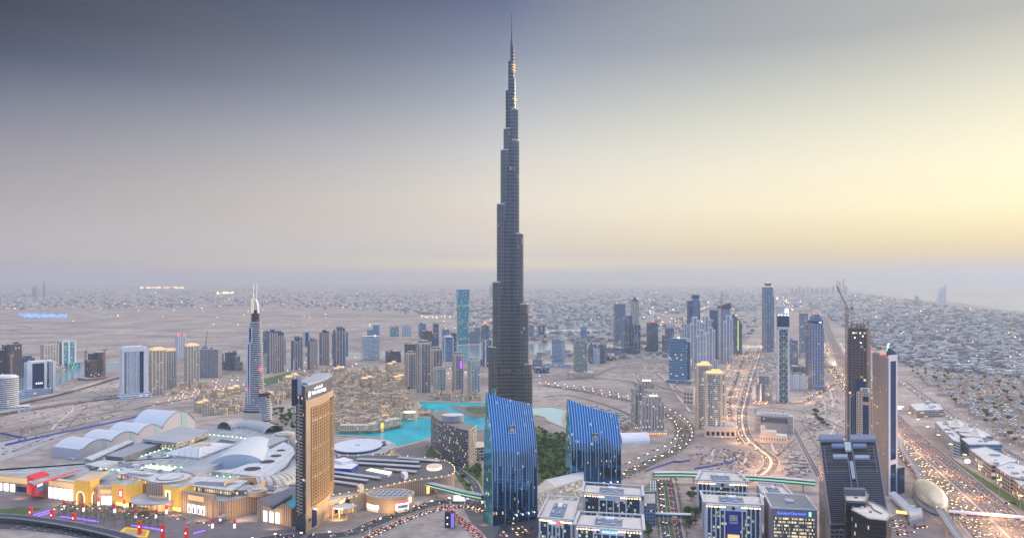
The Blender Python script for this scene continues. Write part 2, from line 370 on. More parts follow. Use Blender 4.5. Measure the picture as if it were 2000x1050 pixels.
road('street', [(1478, 812), (1476, 799), (1500, 796), (1569, 803), (1610, 818), (1650, 838)], 8, 2, m='asphalt_pale', key='back', z=.13)
road('street', [(1000, 744), (1080, 733), (1160, 738), (1250, 748), (1360, 772), (1395, 778)], 16, 4, key='far_street', z=.15)
road('street', [(1060, 775), (1110, 772), (1180, 790), (1240, 815), (1262, 838)], 10, 2, key='inner', z=.15)
road('avenue', [(1296, 936), (1301, 958), (1306, 1000), (1316, 1060)], 24, 4, 4, key='office_avenue', z=.2)
road('street', [(1160, 735), (1210, 715), (1300, 706), (1345, 700)], 16, 4, key='curve_a', z=.12, m='asphalt_pale')
road('highway', [(1764, 745), (1790, 765), (1830, 793), (1880, 830), (1950, 875), (2040, 930)], 26, 6, 2, 'asphalt_pale', .2, key='wasl')
road('street', [(1752, 840), (1775, 862), (1828, 902), (1880, 940), (1960, 998), (2040, 1050)], 12, 2, m='asphalt_pale', key='service', z=.2)
road('street', [(1700, 700), (1752, 712), (1850, 726), (2010, 742)], 12, 2, m='asphalt_pale', key='jumeirah_street', z=.2)
road('street', [(1790, 870), (1920, 905), (2020, 915)], 10, 2, m='asphalt_pale', key='alley', z=.15)
road('street', [(-20, 700), (120, 690), (250, 679), (470, 672), (600, 662), (860, 655), (1000, 650)], 24, 2, m='asphalt_pale', key='desert_road', mark=False, kerb=False)
road('street', [(0, 632), (60, 640), (20, 645), (100, 652), (300, 655), (560, 662)], 16, 2, m='asphalt_pale', key='desert_track', mark=False, kerb=False)
road('street', [(500, 757), (554, 744), (640, 735), (760, 722), (860, 716), (960, 728), (1060, 732)], 16, 4, key='north_street', z=.12)
road('street', [(260, 800), (300, 790), (370, 778), (440, 770), (500, 757)], 14, 4, key='west_street', z=.12)
road('street', [(0, 862), (60, 850), (180, 824), (290, 804), (262, 797)], 9, 2, m='asphalt_pale', key='yard_road', mark=False)
road('street', [(0, 846), (40, 838), (140, 820), (240, 800)], 7, 2, m='asphalt', key='yard_track', mark=False)
road('highway', [(-60, 1022), (0, 1026), (60, 1029), (140, 1038), (210, 1052), (260, 1066)], 24, 4, 0, 'asphalt', .3, key='front_highway')
road('highway', [(430, 1075), (520, 1052), (600, 1047), (680, 1042), (730, 1022), (800, 996), (870, 980), (940, 984), (1000, 1010)], 20, 4, 0, 'asphalt', .3, key='front_road')
road('street', [(690, 1062), (730, 1044), (790, 1016), (850, 996), (905, 990), (945, 1000)], 12, 4, 0, 'asphalt', .28, key='jam_road')
road('street', [(872, 988), (890, 1010), (920, 1032), (945, 1060)], 13, 4, 0, 'asphalt', .36, key='red_road')
road('street', [(880, 905), (905, 925), (925, 942), (935, 965)], 12, 2, key='ramp', z=.15)
sheet('plaza', px([(-60, 960), (0, 962), (120, 968), (300, 990), (430, 1012), (560, 1025), (600, 1046), (430, 1072), (230, 1052), (100, 1024), (-60, 1018)]), .05, 'paving')
sheet('plaza', px([(770, 880), (800, 858), (840, 862), (850, 880), (900, 905), (880, 915), (800, 898)]), .05, 'paving')
sheet('plaza', px([(905, 990), (960, 975), (1010, 985), (1060, 1000), (1030, 1030), (980, 1060), (940, 1060)]), .06, 'asphalt_pale')
sheet('car_park', px([(985, 1012), (1050, 995), (1062, 1010), (1045, 1060), (960, 1060)]), .1, 'asphalt')
sheet('car_park', px([(1735, 1012), (1790, 985), (1845, 1030), (1850, 1070), (1740, 1070)]), .06, 'paving')
sheet('park', px([(1048, 862), (1112, 858), (1116, 944), (1050, 948), (1045, 900)]), .1, 'lawn')
sheet('park', px([(1000, 830), (1055, 838), (1100, 852), (1112, 862), (1000, 870)]), .12, 'lawn')
sheet('park', px([(840, 870), (860, 880), (940, 905), (942, 960), (915, 965), (888, 925), (850, 900), (830, 890)]), .1, 'lawn')
sheet('lawn', px([(1753, 826), (1760, 822), (1880, 908), (2005, 985), (2005, 1002), (1870, 914), (1760, 838)]), .12, 'lawn')
sheet('lawn', px([(505, 742), (560, 728), (620, 728), (660, 731), (640, 738), (560, 742), (520, 750)]), .1, 'lawn')
sheet('lawn', px([(0, 994), (40, 990), (85, 992), (40, 1008), (0, 1006)]), .1, 'lawn')
sheet('yard', px([(150, 838), (0, 862), (0, 900), (60, 880)]), .04, 'concrete')
# ================================================================ facades
facade('f_burj', (.19, .165, .15), (.03, .04, .06), 1.6, 7.2, .82, .58, .006, 1.0, .75, .22, .4, gvar=.3, wm=.7)
facade('f_navy', (.06, .10, .17), (.06, .10, .19), 2.4, 3.8, .86, .74, .035, .9, .5, .12)
facade('f_blueband', (.30, .38, .48), (.07, .14, .27), 2.2, 4.4, .97, .62, .03, .9, .5, .12)
facade('f_tealband', (.30, .48, .52), (.03, .19, .24), 3.0, 4.4, .97, .66, .07, .9, .5, .12, litc=(.8, 1, .5))
facade('f_teal', (.08, .28, .32), (.02, .22, .26), 3.0, 4.6, .9, .82, .12, .7, .55, .12, litc=(.6, .9, .35))
facade('f_beige', (.64, .51, .38), (.08, .10, .13), 3.4, 3.8, .55, .55, .10, 1.1, .4, .2)
facade('f_beigeblue', (.54, .46, .39), (.10, .16, .26), 3.2, 3.8, .66, .6, .08, 1.1, .4, .15)
facade('f_whitegrid', (.66, .66, .70), (.12, .16, .22), 4.2, 4.2, .62, .6, .04, 1.0, .4, .2)
facade('f_whiteband', (.70, .71, .74), (.12, .16, .24), 6, 4.4, .98, .42, .04, 1.0, .4, .2)
facade('f_grey', (.25, .28, .34), (.06, .09, .14), 3.2, 3.8, .62, .6, .05, 1.0, .4, .2)
facade('f_greydark', (.13, .15, .20), (.05, .06, .09), 3.4, 3.8, .62, .62, .05, 1.0, .3, .3)
facade('f_constr', (.17, .15, .16), (.03, .03, .04), 4.2, 4.2, .76, .7, .03, 1.2, .1, .7)
facade('f_old', (.70, .53, .36), (.07, .07, .08), 4.0, 3.6, .36, .5, .22, 1.5, .2, .4, litc=(1, .6, .22))
facade('f_oldpale', (.76, .61, .45), (.08, .08, .09), 4.4, 3.8, .36, .5, .16, 1.4, .2, .4, litc=(1, .62, .25))
facade('f_villa', (.50, .46, .42), (.10, .11, .12), 4.4, 3.4, .3, .4, .08, 1.6, .2, .4)
facade('f_fin', (.56, .48, .42), (.07, .11, .18), 3.6, 3.7, .6, .66, .10, 1.2, .4, .15)
facade('f_sky', (.62, .52, .41), (.07, .14, .20), 3.0, 3.7, .7, .62, .09, 1.2, .4, .15)
facade('f_darkgold', (.10, .12, .17), (.08, .10, .15), 3, 3.8, .9, .7, .05, 1.0, .5, .15)
facade('f_brick', (.50, .40, .35), (.09, .08, .10), 5.2, 3.5, .6, .45, .03, 1.0, .2, .3)
# ================================================================ tower kit
ONEBYONE = {'mast', 'window', 'podium_window', 'roof_unit', 'crown_lamp', 'plant_room', 'hoist_mast'}
class Bld:
    """a building: empty at its base plus parts given in unit coordinates (x, y from -.5 to .5, z from 0 to 1)"""
    def __init__(s, name, label, x0, x1, yb, yt, rot=25, dr=1.0, cat='tower', group=None, H=None):
        s.Y = depth(yb); rd = radians(abs(rot) % 90); app = (x1 - x0) / F * s.Y
        s.w = app / (cos(rd) + dr * sin(rd)) if abs(rot) <= 45 else app / (cos(rd) * dr + sin(rd))
        s.d = s.w * dr; s.H = H or top(yt, s.Y)
        xc = ((x0 + x1) / 2 - CX) / F; half = .5 * (s.d * abs(cos(radians(rot))) + s.w * abs(sin(radians(rot))))
        yc = s.Y + half; b = atan2(xc, 1)
        s.c = Vector((xc * yc, yc, 0)); s.rz = radians(rot) - b
        s.e = empty(name, s.c, s.rz, label, cat, group); s.name = name
    def X(s, v): return v * s.w
    def Yy(s, v): return v * s.d
    def Z(s, v): return v * s.H
    def part(s, name, mats, *sh, kind=None, label=None, smooth=False):
        if len(sh) > 1 and (all(q[0] == 'l' for q in sh) or name in ONEBYONE):
            for q in sh: s.part(name, mats, q)
            return
        mb = MB(); w, d, H = s.w, s.d, s.H
        for q in sh:
            k, a = q[0], q[1:]
            if k == 'b':      # box
                mb.box(a[0] * w, a[1] * w, a[2] * d, a[3] * d, a[4] * H, a[5] * H, 0, 1 if not isinstance(mats, str) and len(mats) > 1 else 0, bottom=a[4] > .01)
            elif k == 'e':    # ellipse column: cx, cy, rx, ry, z0, z1, [rx2, ry2]
                tm = 1 if not isinstance(mats, str) and len(mats) > 1 else 0
                mb.ell(a[0] * w, a[1] * d, a[2] * w, a[3] * d, a[4] * H, a[5] * H, 24, 0, tm, *( (a[6] * w, a[7] * d) if len(a) > 6 else ()))
            elif k == 's':    # stack of floor plates round a box: x0,x1,y0,y1,z0,z1,step(m),thick(m),over(m)
                x0, x1, y0, y1, z0, z1, st, th, ov = a; z = z0 * H + st
                while z < z1 * H - .2:
                    mb.box(x0 * w - ov, x1 * w + ov, y0 * d - ov, y1 * d + ov, z, z + th); z += st
            elif k == 'es':   # floor plates round an ellipse: cx,cy,rx,ry,z0,z1,step,thick,over
                cx, c_y, rx, ry, z0, z1, st, th, ov = a; z = z0 * H + st
                while z < z1 * H - .2:
                    mb.ell(cx * w, c_y * d, rx * w + ov, ry * d + ov, z, z + th, 24, bottom=True); z += st
            elif k == 'f':    # upright fins round a box: x0,x1,y0,y1,z0,z1,nx,ny,width(m),out(m)
                x0, x1, y0, y1, z0, z1, nx, ny, fw, out = a
                for i in range(nx + 1):
                    x = (x0 + (x1 - x0) * i / nx) * w
                    for y in (y0 * d, y1 * d): mb.box(x - fw / 2, x + fw / 2, y - out, y + out, z0 * H, z1 * H)
                for i in range(1, ny):
                    y = (y0 + (y1 - y0) * i / ny) * d
                    for x in (x0 * w, x1 * w): mb.box(x - out, x + out, y - fw / 2, y + fw / 2, z0 * H, z1 * H)
            elif k == 'p':    # parapet ring: x0,x1,y0,y1,z(m above z1*H),z1,thick
                x0, x1, y0, y1, z1, hh, th = a; x0 *= w; x1 *= w; y0 *= d; y1 *= d; z = z1 * H
                mb.box(x0, x1, y0, y0 + th, z, z + hh); mb.box(x0, x1, y1 - th, y1, z, z + hh)
                mb.box(x0, x0 + th, y0 + th, y1 - th, z, z + hh); mb.box(x1 - th, x1, y0 + th, y1 - th, z, z + hh)
            elif k == 'm':    # mast: x,y,z0,z1,r0,r1
                mb.ell(a[0] * w, a[1] * d, a[4], a[4], a[2] * H, a[3] * H, 8, rx2=a[5], ry2=a[5])
            elif k == 'y':    # pyramid on a box
                mb.prism([(a[0] * w, a[2] * d), (a[1] * w, a[2] * d), (a[1] * w, a[3] * d), (a[0] * w, a[3] * d)], a[4] * H, a[5] * H,
                         poly2=[((a[0] + a[1]) / 2 * w + i, (a[2] + a[3]) / 2 * d + j) for i, j in ((-.3, -.3), (.3, -.3), (.3, .3), (-.3, .3))])
            elif k == 'l':    # small lamp at x,y,z with size r
                r = a[3]; mb.box(a[0] * w - r, a[0] * w + r, a[1] * d - r, a[1] * d + r, a[2] * H, a[2] * H + 2 * r)
            elif k == 'w':    # wedge: box whose top slopes in x from zL to zR
                x0, x1, y0, y1, z0, zl, zr = a
                mb.prism([(x0 * w, y0 * d), (x1 * w, y0 * d), (x1 * w, y1 * d), (x0 * w, y1 * d)], z0 * H, lambda p: (zl + (zr - zl) * ((p[0] / w - x0) / (x1 - x0))) * H, 0)
        o = mb.build(name, mats, s.e, smooth=smooth)
        if kind: o['kind'] = kind
        if label: o['label'] = label
        return o
def rooftop(B, x0, x1, y0, y1, z, seed=0, n=4):
    r = random.Random(seed or len(B.e['label']) * 7 + int(B.c.x)); sh = []
    for _ in range(n):
        cx = r.uniform(x0 + .15, x1 - .15); cy_ = r.uniform(y0 + .15, y1 - .15); a = r.uniform(.04, .12); b_ = r.uniform(.04, .12)
        sh.append(('b', cx - a, cx + a, cy_ - b_, cy_ + b_, z, z + r.uniform(2, 5) / B.H))
    B.part('plant_room', 'concrete_dark', *sh)
def simple(name, label, x0, x1, yb, yt, rot, dr, mw, roof='roofgrey', crown=None, podium=None, slabs=None, fins=None, cat='tower', tiers=None, group=None, lamps=None, mast=None, core=None):
    B = Bld(name, label, x0, x1, yb, yt, rot, dr, cat, group)
    B.part('wall', [mw, roof], *(tiers or [('b', -.5, .5, -.5, .5, 0, 1)]))
    if slabs: B.part('floor_slab', slabs[0], ('s', -.5, .5, -.5, .5, slabs[1], slabs[2], slabs[3], slabs[4], slabs[5]))
    if fins: B.part('fin', fins[0], ('f', -.5, .5, -.5, .5, fins[1], fins[2], fins[3], fins[4], fins[5], fins[6]))
    if core: B.part(core[0], core[1], *core[2:])
    if crown: B.part('parapet', crown, ('p', -.5, .5, -.5, .5, 1, 3.5, .6))
    if podium: B.part('podium', [podium[0], 'roofpale'], *podium[1:])
    if lamps: B.part('roof_lamp', lamps[0], *[('l', *q) for q in lamps[1:]])
    if mast: B.part('mast', 'steel', *mast)
    if not tiers: rooftop(B, -.5, .5, -.5, .5, 1, n=3)
    return B
# ================================================================ the tall stepped skyscraper
def skyscraper():
    Y = 1572.0; X0 = (997.5 - CX) / F * Y; e = empty('skyscraper', (X0, Y, 0), 0, 'very tall dark stepped skyscraper with needle spire, by far the tallest', 'skyscraper')
    sc = Y / F; zt = lambda y: CH - (y - HY) * sc
    wings = {  # (distance from centre in px along x, radius px, top row)
        'L': [(32, 10.8, 676), (24, 10.8, 551), (15.5, 11, 400), (8.5, 10.8, 295), (4, 9.5, 253)],
        'R': [(30.5, 10.8, 709), (23, 11, 593), (13.5, 10.6, 457), (6, 10, 276), (4.8, 9.2, 215)],
        'B': [(34, 11, 640), (27, 11, 500), (18, 11, 350), (10, 10.5, 312), (5, 9.5, 240)]}
    dirs = {'L': (-.94, -.34), 'R': (.94, -.34), 'B': (.0, 1.0)}
    core = [(11.5, 253), (9.8, 178), (6.0, 120)]
    tiers = []
    for k, ws in wings.items():
        d = dirs[k]
        for j, (dist, r, yt) in enumerate(ws):
            s = sc / (abs(d[0]) if k != 'B' else 1); cx, c_y = d[0] * dist * s, d[1] * dist * s
            tiers.append((k, j, cx, c_y, r * sc, zt(yt), d))
    wall = MB()
    for k, j, cx, c_y, r, z, d in tiers:
        L = math.hypot(cx, c_y); perp = (-d[1], d[0]); pts = []
        a0 = atan2(d[1], d[0])
        pts = [(cx + r * cos(a0 + a), c_y + r * sin(a0 + a)) for a in [(-pi / 2) + pi * i / 12 for i in range(13)]]
        pts += [(perp[0] * r, perp[1] * r), (-perp[0] * r, -perp[1] * r)]
        wall.prism(pts, 0, z, 0, 1)
    # side bays nestling beside every wing give the three-lobed, rippled outline
    for k, j, cx, c_y, r, z, d in tiers:
        if j > 3: continue
        perp = (-d[1], d[0])
        for sgn in (-1, 1):
            wall.ell(cx * .70 + perp[0] * sgn * r * .72, c_y * .70 + perp[1] * sgn * r * .72, r * .62, r * .62, 0, z - 14 - 9 * (sgn + 1), 16, 0, 1)
    for r, yt in core: wall.ell((1.2 * sc if yt < 130 else 0), 0, r * sc, r * sc, 0, zt(yt), 20, 0, 1)
    wall.ell(3.7 * sc, 0, 5.8 * sc, 6 * sc, 0, zt(155), 16, 0, 1); wall.ell(3.2 * sc, 0, 3.9 * sc, 4.4 * sc, zt(160), zt(100), 14, 0, 1)
    wall.build('wall', ['f_burj', 'roofdark'], e)
    cr_ = MB(); cr_.box(-2.2, 2.2, -13, -8, 0, zt(470)); cr_.box(-1.4, 1.4, -12, -8, zt(470), zt(310)); cr_.build('crease_shade', 'black', e)  # added black strip standing in for the shade between the two front wings
    fins = MB()
    for k, j, cx, c_y, r, z, d in tiers:
        a0 = atan2(d[1], d[0]); zl = tiers and (0 if j == 0 else max(0, [q for q in tiers if q[0] == k][j - 1][5] - 2))
        for i in range(13):
            a = a0 + (-pi / 2) + pi * i / 12; fins.beam((cx + (r + .25) * cos(a), c_y + (r + .25) * sin(a), zl), (cx + (r + .25) * cos(a), c_y + (r + .25) * sin(a), z), .9, .7)
    fins.build('fin', 'fin_bronze', e)
    for y0, y1 in ((712, 727), (597, 611), (465, 477), (343, 350)):
        band = MB()
        for k, j, cx, c_y, r, z, d in tiers:
            if z < zt(y0): continue
            a0 = atan2(d[1], d[0])
            pts = [(cx + (r + .5) * cos(a0 + a), c_y + (r + .5) * sin(a0 + a)) for a in [(-pi / 2) + pi * i / 12 for i in range(13)]]
            band.prism(pts, zt(y1), zt(y0), 0, cap=False)
        band.build('plant_floor', 'burj_band', e)
    edge = MB()
    for k, j, cx, c_y, r, z, d in tiers:
        a0 = atan2(d[1], d[0])
        P1 = [(cx + r * 1.03 * cos(a0 + a), c_y + r * 1.03 * sin(a0 + a)) for a in [(-pi / 2) + pi * i / 10 for i in range(11)]]
        for i in range(10): edge.beam((*P1[i], z + .6), (*P1[i + 1], z + .6), .8, 2.0)
    edge.build('terrace_rail', 'lit_rail', e)
    sp_ = MB()
    for r0, r1, y0, y1 in ((3.6, 3.3, 124, 90), (2.5, 2.1, 92, 80), (1.5, 1.1, 82, 62), (.85, .45, 64, 23)):
        sp_.ell(2.6 * sc if y0 > 100 else 2.0 * sc, 0, r0 * sc, r0 * sc, zt(y0), zt(y1), 12, rx2=r1 * sc, ry2=r1 * sc)
    sp_.build('spire', 'spire_metal', e)
    for y, r in ((128, 5.2), (133, 5.2), (139, 5.2), (195, 8.2), (233, 8.5), (240, 8.5), (246, 8.5)):
        c_ = 3.0 * sc if y < 200 else 0; MB().ell(c_, 0, r * sc + .9, r * sc + .9, zt(y), zt(y) + 1, 20, bottom=True).build('terrace_light', 'lit_gold', e)
mat('burj_band', (.13, .10, .08), .6, .4); mat('spire_metal', (.10, .09, .08), .5, .5)
mat('lit_rail', (.6, .58, .55), .5, em=(1, .85, .65), es=.12); mat('fin_bronze', (.36, .31, .27), .4, .6)
skyscraper()
# ================================================================ the curved hotel tower with twin masts (left)
def crown_tower():
    Y = depth(829); sc = Y / F; X0 = (491 - CX) * sc; Yc = Y + 22
    e = empty('hotel_tower', (X0, Yc, 0), 0, 'white banded curved tower with rounded crown and twin masts, left of the brown hotel', 'tower')
    zt = lambda y: CH - (y - HY) * sc
    # (left px, right px, bottom row, top row) of every tier
    T = [(478, 508, 790, 688), (478.5, 506, 688, 672), (479.5, 504, 672, 640), (481, 502, 640, 628), (482.5, 501, 628, 612)]
    glass, slab, core = MB(), MB(), MB()
    prof = [(829, 466, 519), (806, 466.5, 519), (800, 467.5, 516), (790, 470, 511), (760, 472, 508), (720, 474, 506.5), (690, 474.5, 505.5), (672, 475.5, 505), (671, 477, 503.5), (640, 479.5, 503), (630, 480.5, 502.5), (629, 482.5, 500.5), (612, 483, 500)]
    def at(y):
        for (ya, la, ra), (yb, lb, rb) in zip(prof, prof[1:]):
            if ya >= y >= yb:
                f = (ya - y) / (ya - yb) if ya > yb else 0; return la + (lb - la) * f, ra + (rb - ra) * f
        return prof[-1][1:]
    def ring(l, r, n=28): return ellpts(((l + r) / 2 - 491) * sc, 0, (r - l) / 2 * sc, (r - l) / 2 * sc * .72, n)
    for i in range(len(prof) - 1):
        (ya, la, ra), (yb, lb, rb) = prof[i], prof[i + 1]
        if ya - yb < 1.5: continue
        glass.prism(ring(la + 1.2, ra - 1.2), zt(ya), zt(yb) if i else zt(yb), 0, 1, poly2=ring(lb + 1.2, rb - 1.2))
    z = zt(806) + 3.6
    while z < zt(612):
        y = HY + (CH - z) / sc; l, r = at(y); dark = y < 631
        slab.ell(((l + r) / 2 - 491) * sc, 0, (r - l) / 2 * sc, (r - l) / 2 * sc * .72, z, z + (1.3 if not dark else 1.0), 28, 1 if dark else 0, bottom=True); z += 3.7 if not dark else 3.2
    glass.build('wall', ['f_hotelband', 'roofgrey'], e); slab.build('balcony_ring', ['white', 'brown'], e)
    p = MB()
    for y0, y1, x, wd in ((790, 672, 479.6, 2.2), (790, 672, 484.6, 1.6), (672, 640, 481, 1.8), (672, 640, 487.5, 1.6)):
        a, b = (x - 491) * sc, -at(y0)[1] * 0; hw = (at((y0 + y1) / 2)[1] - at((y0 + y1) / 2)[0]) / 2 * sc; cx_ = ((at(y0)[0] + at(y0)[1]) / 2 - 491) * sc
        t_ = max(-.96, min(.96, (a - cx_) / hw)); yy = -hw * .72 * sqrt(1 - t_ * t_)
        p.box(a - wd / 2 * sc, a + wd / 2 * sc, yy - 2.2, yy + 2, zt(y0), zt(y1))
    p.build('pier', 'white', e)
    g = MB()
    for y0, y1, x0, x1 in ((790, 674, 480.9, 483.7), (670, 642, 482.2, 486.6)):
        cx_ = ((at(y0)[0] + at(y0)[1]) / 2 - 491) * sc; hw = (at((y0 + y1) / 2)[1] - at((y0 + y1) / 2)[0]) / 2 * sc; t_ = max(-.95, ((x0 - 491) * sc - cx_) / hw); yy = -hw * .72 * sqrt(1 - t_ * t_)
        g.box((x0 - 491) * sc, (x1 - 491) * sc, yy - 1.6, yy + 2, zt(y0), zt(y1))
    g.build('glass_strip', 'glass_navy', e)
    c = MB(); c.box(-5.5 * sc, 5 * sc, -5, 5, zt(612), zt(606)); 
    arc = [(-1.5, 612), (-1.5, 583)] + [(-1.5 + 7.2 * sin(t_), 612 - 29 * cos(t_)) for t_ in [pi / 2 * k / 12 for k in range(1, 13)]]
    pts = [(x * sc + 1, zt(y)) for x, y in arc]
    for yy in (-5, 5): c.face([(x, yy, z_) for x, z_ in (pts if yy > 0 else pts[::-1])])
    for i in range(len(pts)): a, b = pts[i], pts[(i + 1) % len(pts)]; c.face([(a[0], -5, a[1]), (a[0], 5, a[1]), (b[0], 5, b[1]), (b[0], -5, b[1])])
    c.build('crown', 'white', e)
    c = MB(); c.box(-6.2 * sc, -1.3 * sc, -5.5, 5.5, zt(612), zt(583)); c.build('crown_panel', 'lit_crown', e)
    for x in (-4, 2.6): mb = MB(); mb.ell(x * sc, 0, .75, .75, zt(584), zt(553), 8, rx2=.4); mb.build('mast', 'steel', e)
    b = MB()   # flared lobby drum and wing
    for (l, r, y0, y1, k) in ((467, 519, 829, 807, 1), ): b.ell(((l + r) / 2 - 491) * sc, 0, (r - l) / 2 * sc, (r - l) / 2 * sc * .8, 0, zt(y1), 32)
    b.build('podium', 'beige_pale', e)
    b = MB()
    for i in range(13): b.ell(20 + 0, -4, 15 - i * .35, 15 - i * .3, 8 + i * 3.9, 9.6 + i * 3.9, 20, bottom=True)
    b.build('wing_balcony', 'white', e); b = MB(); b.ell(20, -4, 11.5, 11.5, 4, 60, 20); b.build('wing', 'f_hotelband', e)
    b = MB(); b.ell(-17 * sc, 3, 16, 14, 0, 9, 16, 0, rx2=6, ry2=5); b.build('porch_roof', 'roofmetal', e)
    for y in (720, 762, 725, 765): MB().box((-13 if y % 5 else 15) * sc - 1, (-13 if y % 5 else 15) * sc + 1, -17 if y % 5 else -12, -14, zt(y), zt(y) + 2).build('warning_lamp', 'lamp_red', e)
facade('f_hotelband', (.10, .09, .10), (.05, .05, .06), 2.6, 3.7, .8, .7, .05, 1.1, .4, .2)
mat('lit_crown', (.7, .55, .35), .6, em=(1, .7, .3), es=.5)
crown_tower()
# ================================================================ towers left of the skyscraper
G = 'towers far beyond the left shore'
C_ = lambda *a: ('b',) + a
FULL = ('b', -.5, .5, -.5, .5, 0, 1)
# curved sail block at the left edge
B = Bld('curved_block', 'low curved white block with dark balcony bands at the left edge', -22, 33, 808, 739, 0, .8, 'apartment block')
B.part('wall', ['f_greydark', 'white'], ('e', 0, 0, .47, .47, 0, 1)); B.part('floor_slab', 'white', ('es', 0, 0, .47, .47, 0, 1, 4.3, 1.8, 1.2))
B.part('podium', ['f_whitegrid', 'white'], ('b', .1, .82, -.5, .1, 0, .16)); B.part('roof_shell', 'white', ('e', -.03, 0, .5, .5, 1, 1.02), ('e', 0, 0, .42, .42, 1.02, 1.05))
B = simple('residential_tower', 'dark blue unfinished tower at the left edge behind the canal', -10, 20, 738, 674, 15, .8, 'f_constr', tiers=[('b', -.5, .5, -.5, .5, 0, .85), ('b', .05, .5, -.5, .5, .85, 1)], group=G)
simple('residential_tower', 'unfinished tower with bare upper floors second from the left edge', 16, 41, 738, 672, 15, .9, 'f_constr', tiers=[FULL, ('b', -.1, .3, -.2, .3, 1, 1.06)])
simple('office_block', 'long low dark teal block behind the white framed tower', 14, 64, 736, 701, 12, .5, 'f_navy', 'roofdark', tiers=[FULL, ('b', .1, .4, -.3, .3, 1, 1.12)])
B = Bld('office_tower', 'white framed tower with dark blue glass centre and stepped podium by the canal', 50, 103, 772, 707, 14, .7, 'tower')
B.part('wall', ['f_whitegrid', 'white'], ('b', -.5, -.34, -.5, .4, 0, .97), ('b', .3, .5, -.5, .5, 0, 1), ('b', -.34, .3, -.1, .4, 0, .96)); B.part('glass_panel', 'glass_navy', ('b', -.33, .1, -.46, -.1, .08, .93))
B.part('pier', 'white', ('b', -.53, -.36, -.53, -.45, 0, 1), ('b', .1, .2, -.53, -.3, 0, 1), ('b', .42, .52, -.53, -.4, 0, 1.0), ('b', -.4, .2, -.5, .2, .96, 1.02)); B.part('podium', ['f_whiteband', 'white'], ('b', -.75, .25, -.75, -.5, 0, .2), ('b', -.75, .55, -.5, .5, 0, .12))
B.part('lettering', 'sign_white', *[('b', -.2 + i * .07, -.17 + i * .07, -.475, -.465, .33, .38) for i in range(4)])
simple('residential_tower', 'beige striped tower left of its teal glass neighbour beyond the canal', 82, 112, 722, 674, 20, .7, 'f_beigeblue', fins=('beige_pale', 0, 1, 5, 3, 2.5, .6), lamps=('lamp_red', (-.4, -.4, 1, 1.2), (.4, -.4, 1, 1.2)), crown='beige_pale')
simple('residential_tower', 'pale tower with teal glass side beyond the canal', 113, 145, 719, 668, 28, .9, 'f_tealband', fins=('white', 0, 1, 2, 2, 5, .5), podium=('f_teal', ('b', -.2, .8, -.7, -.5, 0, .18)), crown='white')
simple('podium_block', 'low beige podium block at the canal edge', 103, 126, 726, 716, 15, .5, 'f_beige', cat='building')
B = simple('residential_tower', 'unfinished brown tower with a crane beside the canal bend', 168, 204, 742, 689, 25, .8, 'f_constr', tiers=[('b', -.5, 0, -.5, .5, 0, .72), ('b', 0, .5, -.5, .5, 0, 1), ('b', -.3, .4, -.2, .5, 0, .96)], slabs=('concrete_dark', 0, .72, 4.2, .8, .8), podium=('rust', ('b', -.9, .6, -.8, .7, 0, .09)))
B = Bld('slab_tower', 'tall white slab tower with blue glass edge strips on a wide podium', 236, 286, 779, 680, 12, .55, 'tower')
B.part('wall', ['f_whitegrid', 'white'], ('b', -.46, .46, -.48, .5, 0, .96)); B.part('pier', 'white', ('b', -.5, -.42, -.52, .5, 0, 1), ('b', .34, .5, -.52, .5, 0, 1), ('b', -.42, .34, -.52, .5, .93, 1.03)); B.part('glass_panel', 'glass_navy', ('b', .18, .33, -.53, -.4, 0, .93), ('b', -.41, -.37, -.52, -.4, 0, .93))
B.part('balcony', 'white', *[('b', .5, .56, -.4, .45, i / 26, i / 26 + .012) for i in range(2, 25)]); B.part('podium', ['f_whiteband', 'white'], ('b', -.6, .66, -.75, .5, 0, .07), ('b', -.55, .6, -.6, .5, .07, .11))
B.part('upright_fin', 'white', ('f', -.36, .17, -.49, .4, 0, .93, 9, 1, .9, .5))
def lit_twin(label, x0, x1, yb, yt, rot, n=1):
    B = Bld('residential_tower', label, x0, x1, yb, yt, rot, .9, 'tower', 'beige towers with lit crowns behind the car park')
    B.part('wall', ['f_beigeblue', 'roofgrey'], ('b', -.5, .5, -.5, .5, 0, .94), ('b', -.36, .36, -.36, .36, .94, .98)); B.part('pier', 'beige_pale', ('f', -.5, .5, -.5, .5, 0, .95, 4, 3, 2.4, .7)); B.part('floor_slab', 'beige_pale', ('s', -.5, .5, -.5, .5, 0, .93, 7.6, .7, .3))
    B.part('crown', 'lit_crown2', ('p', -.5, .5, -.5, .5, .94, 5, .8), ('b', -.3, .3, -.3, .3, .96, 1.0)); return B
mat('lit_crown2', (.65, .5, .35), .7, em=(1, .62, .26), es=.75)
lit_twin('beige tower with glowing crown, left of the pair by the white slab', 293, 323, 770, 679, 14); lit_twin('second shorter beige lit tower of the pair by the white slab', 320, 343, 758, 681, 18); lit_twin('lone beige tower with lit stepped top next to the long grid block', 362, 388, 757, 671, 16)
simple('residential_tower', 'far white tower with red roof lamps behind the beige lit towers', 344, 361, 700, 655, 20, .9, 'f_whitegrid', fins=('white', 0, 1, 3, 3, 3, .8), lamps=('lamp_red', (-.4, -.4, 1, 2), (.4, -.4, 1, 2), (0, .4, 1.02, 2)))
B = simple('apartment_block', 'wide unfinished grid block right of the lone beige tower', 386, 432, 738, 682, -22, .45, 'f_brick2', fins=('concrete', 0, 1, 12, 5, 1.2, .6), slabs=('concrete', 0, 1, 7, .8, .6))
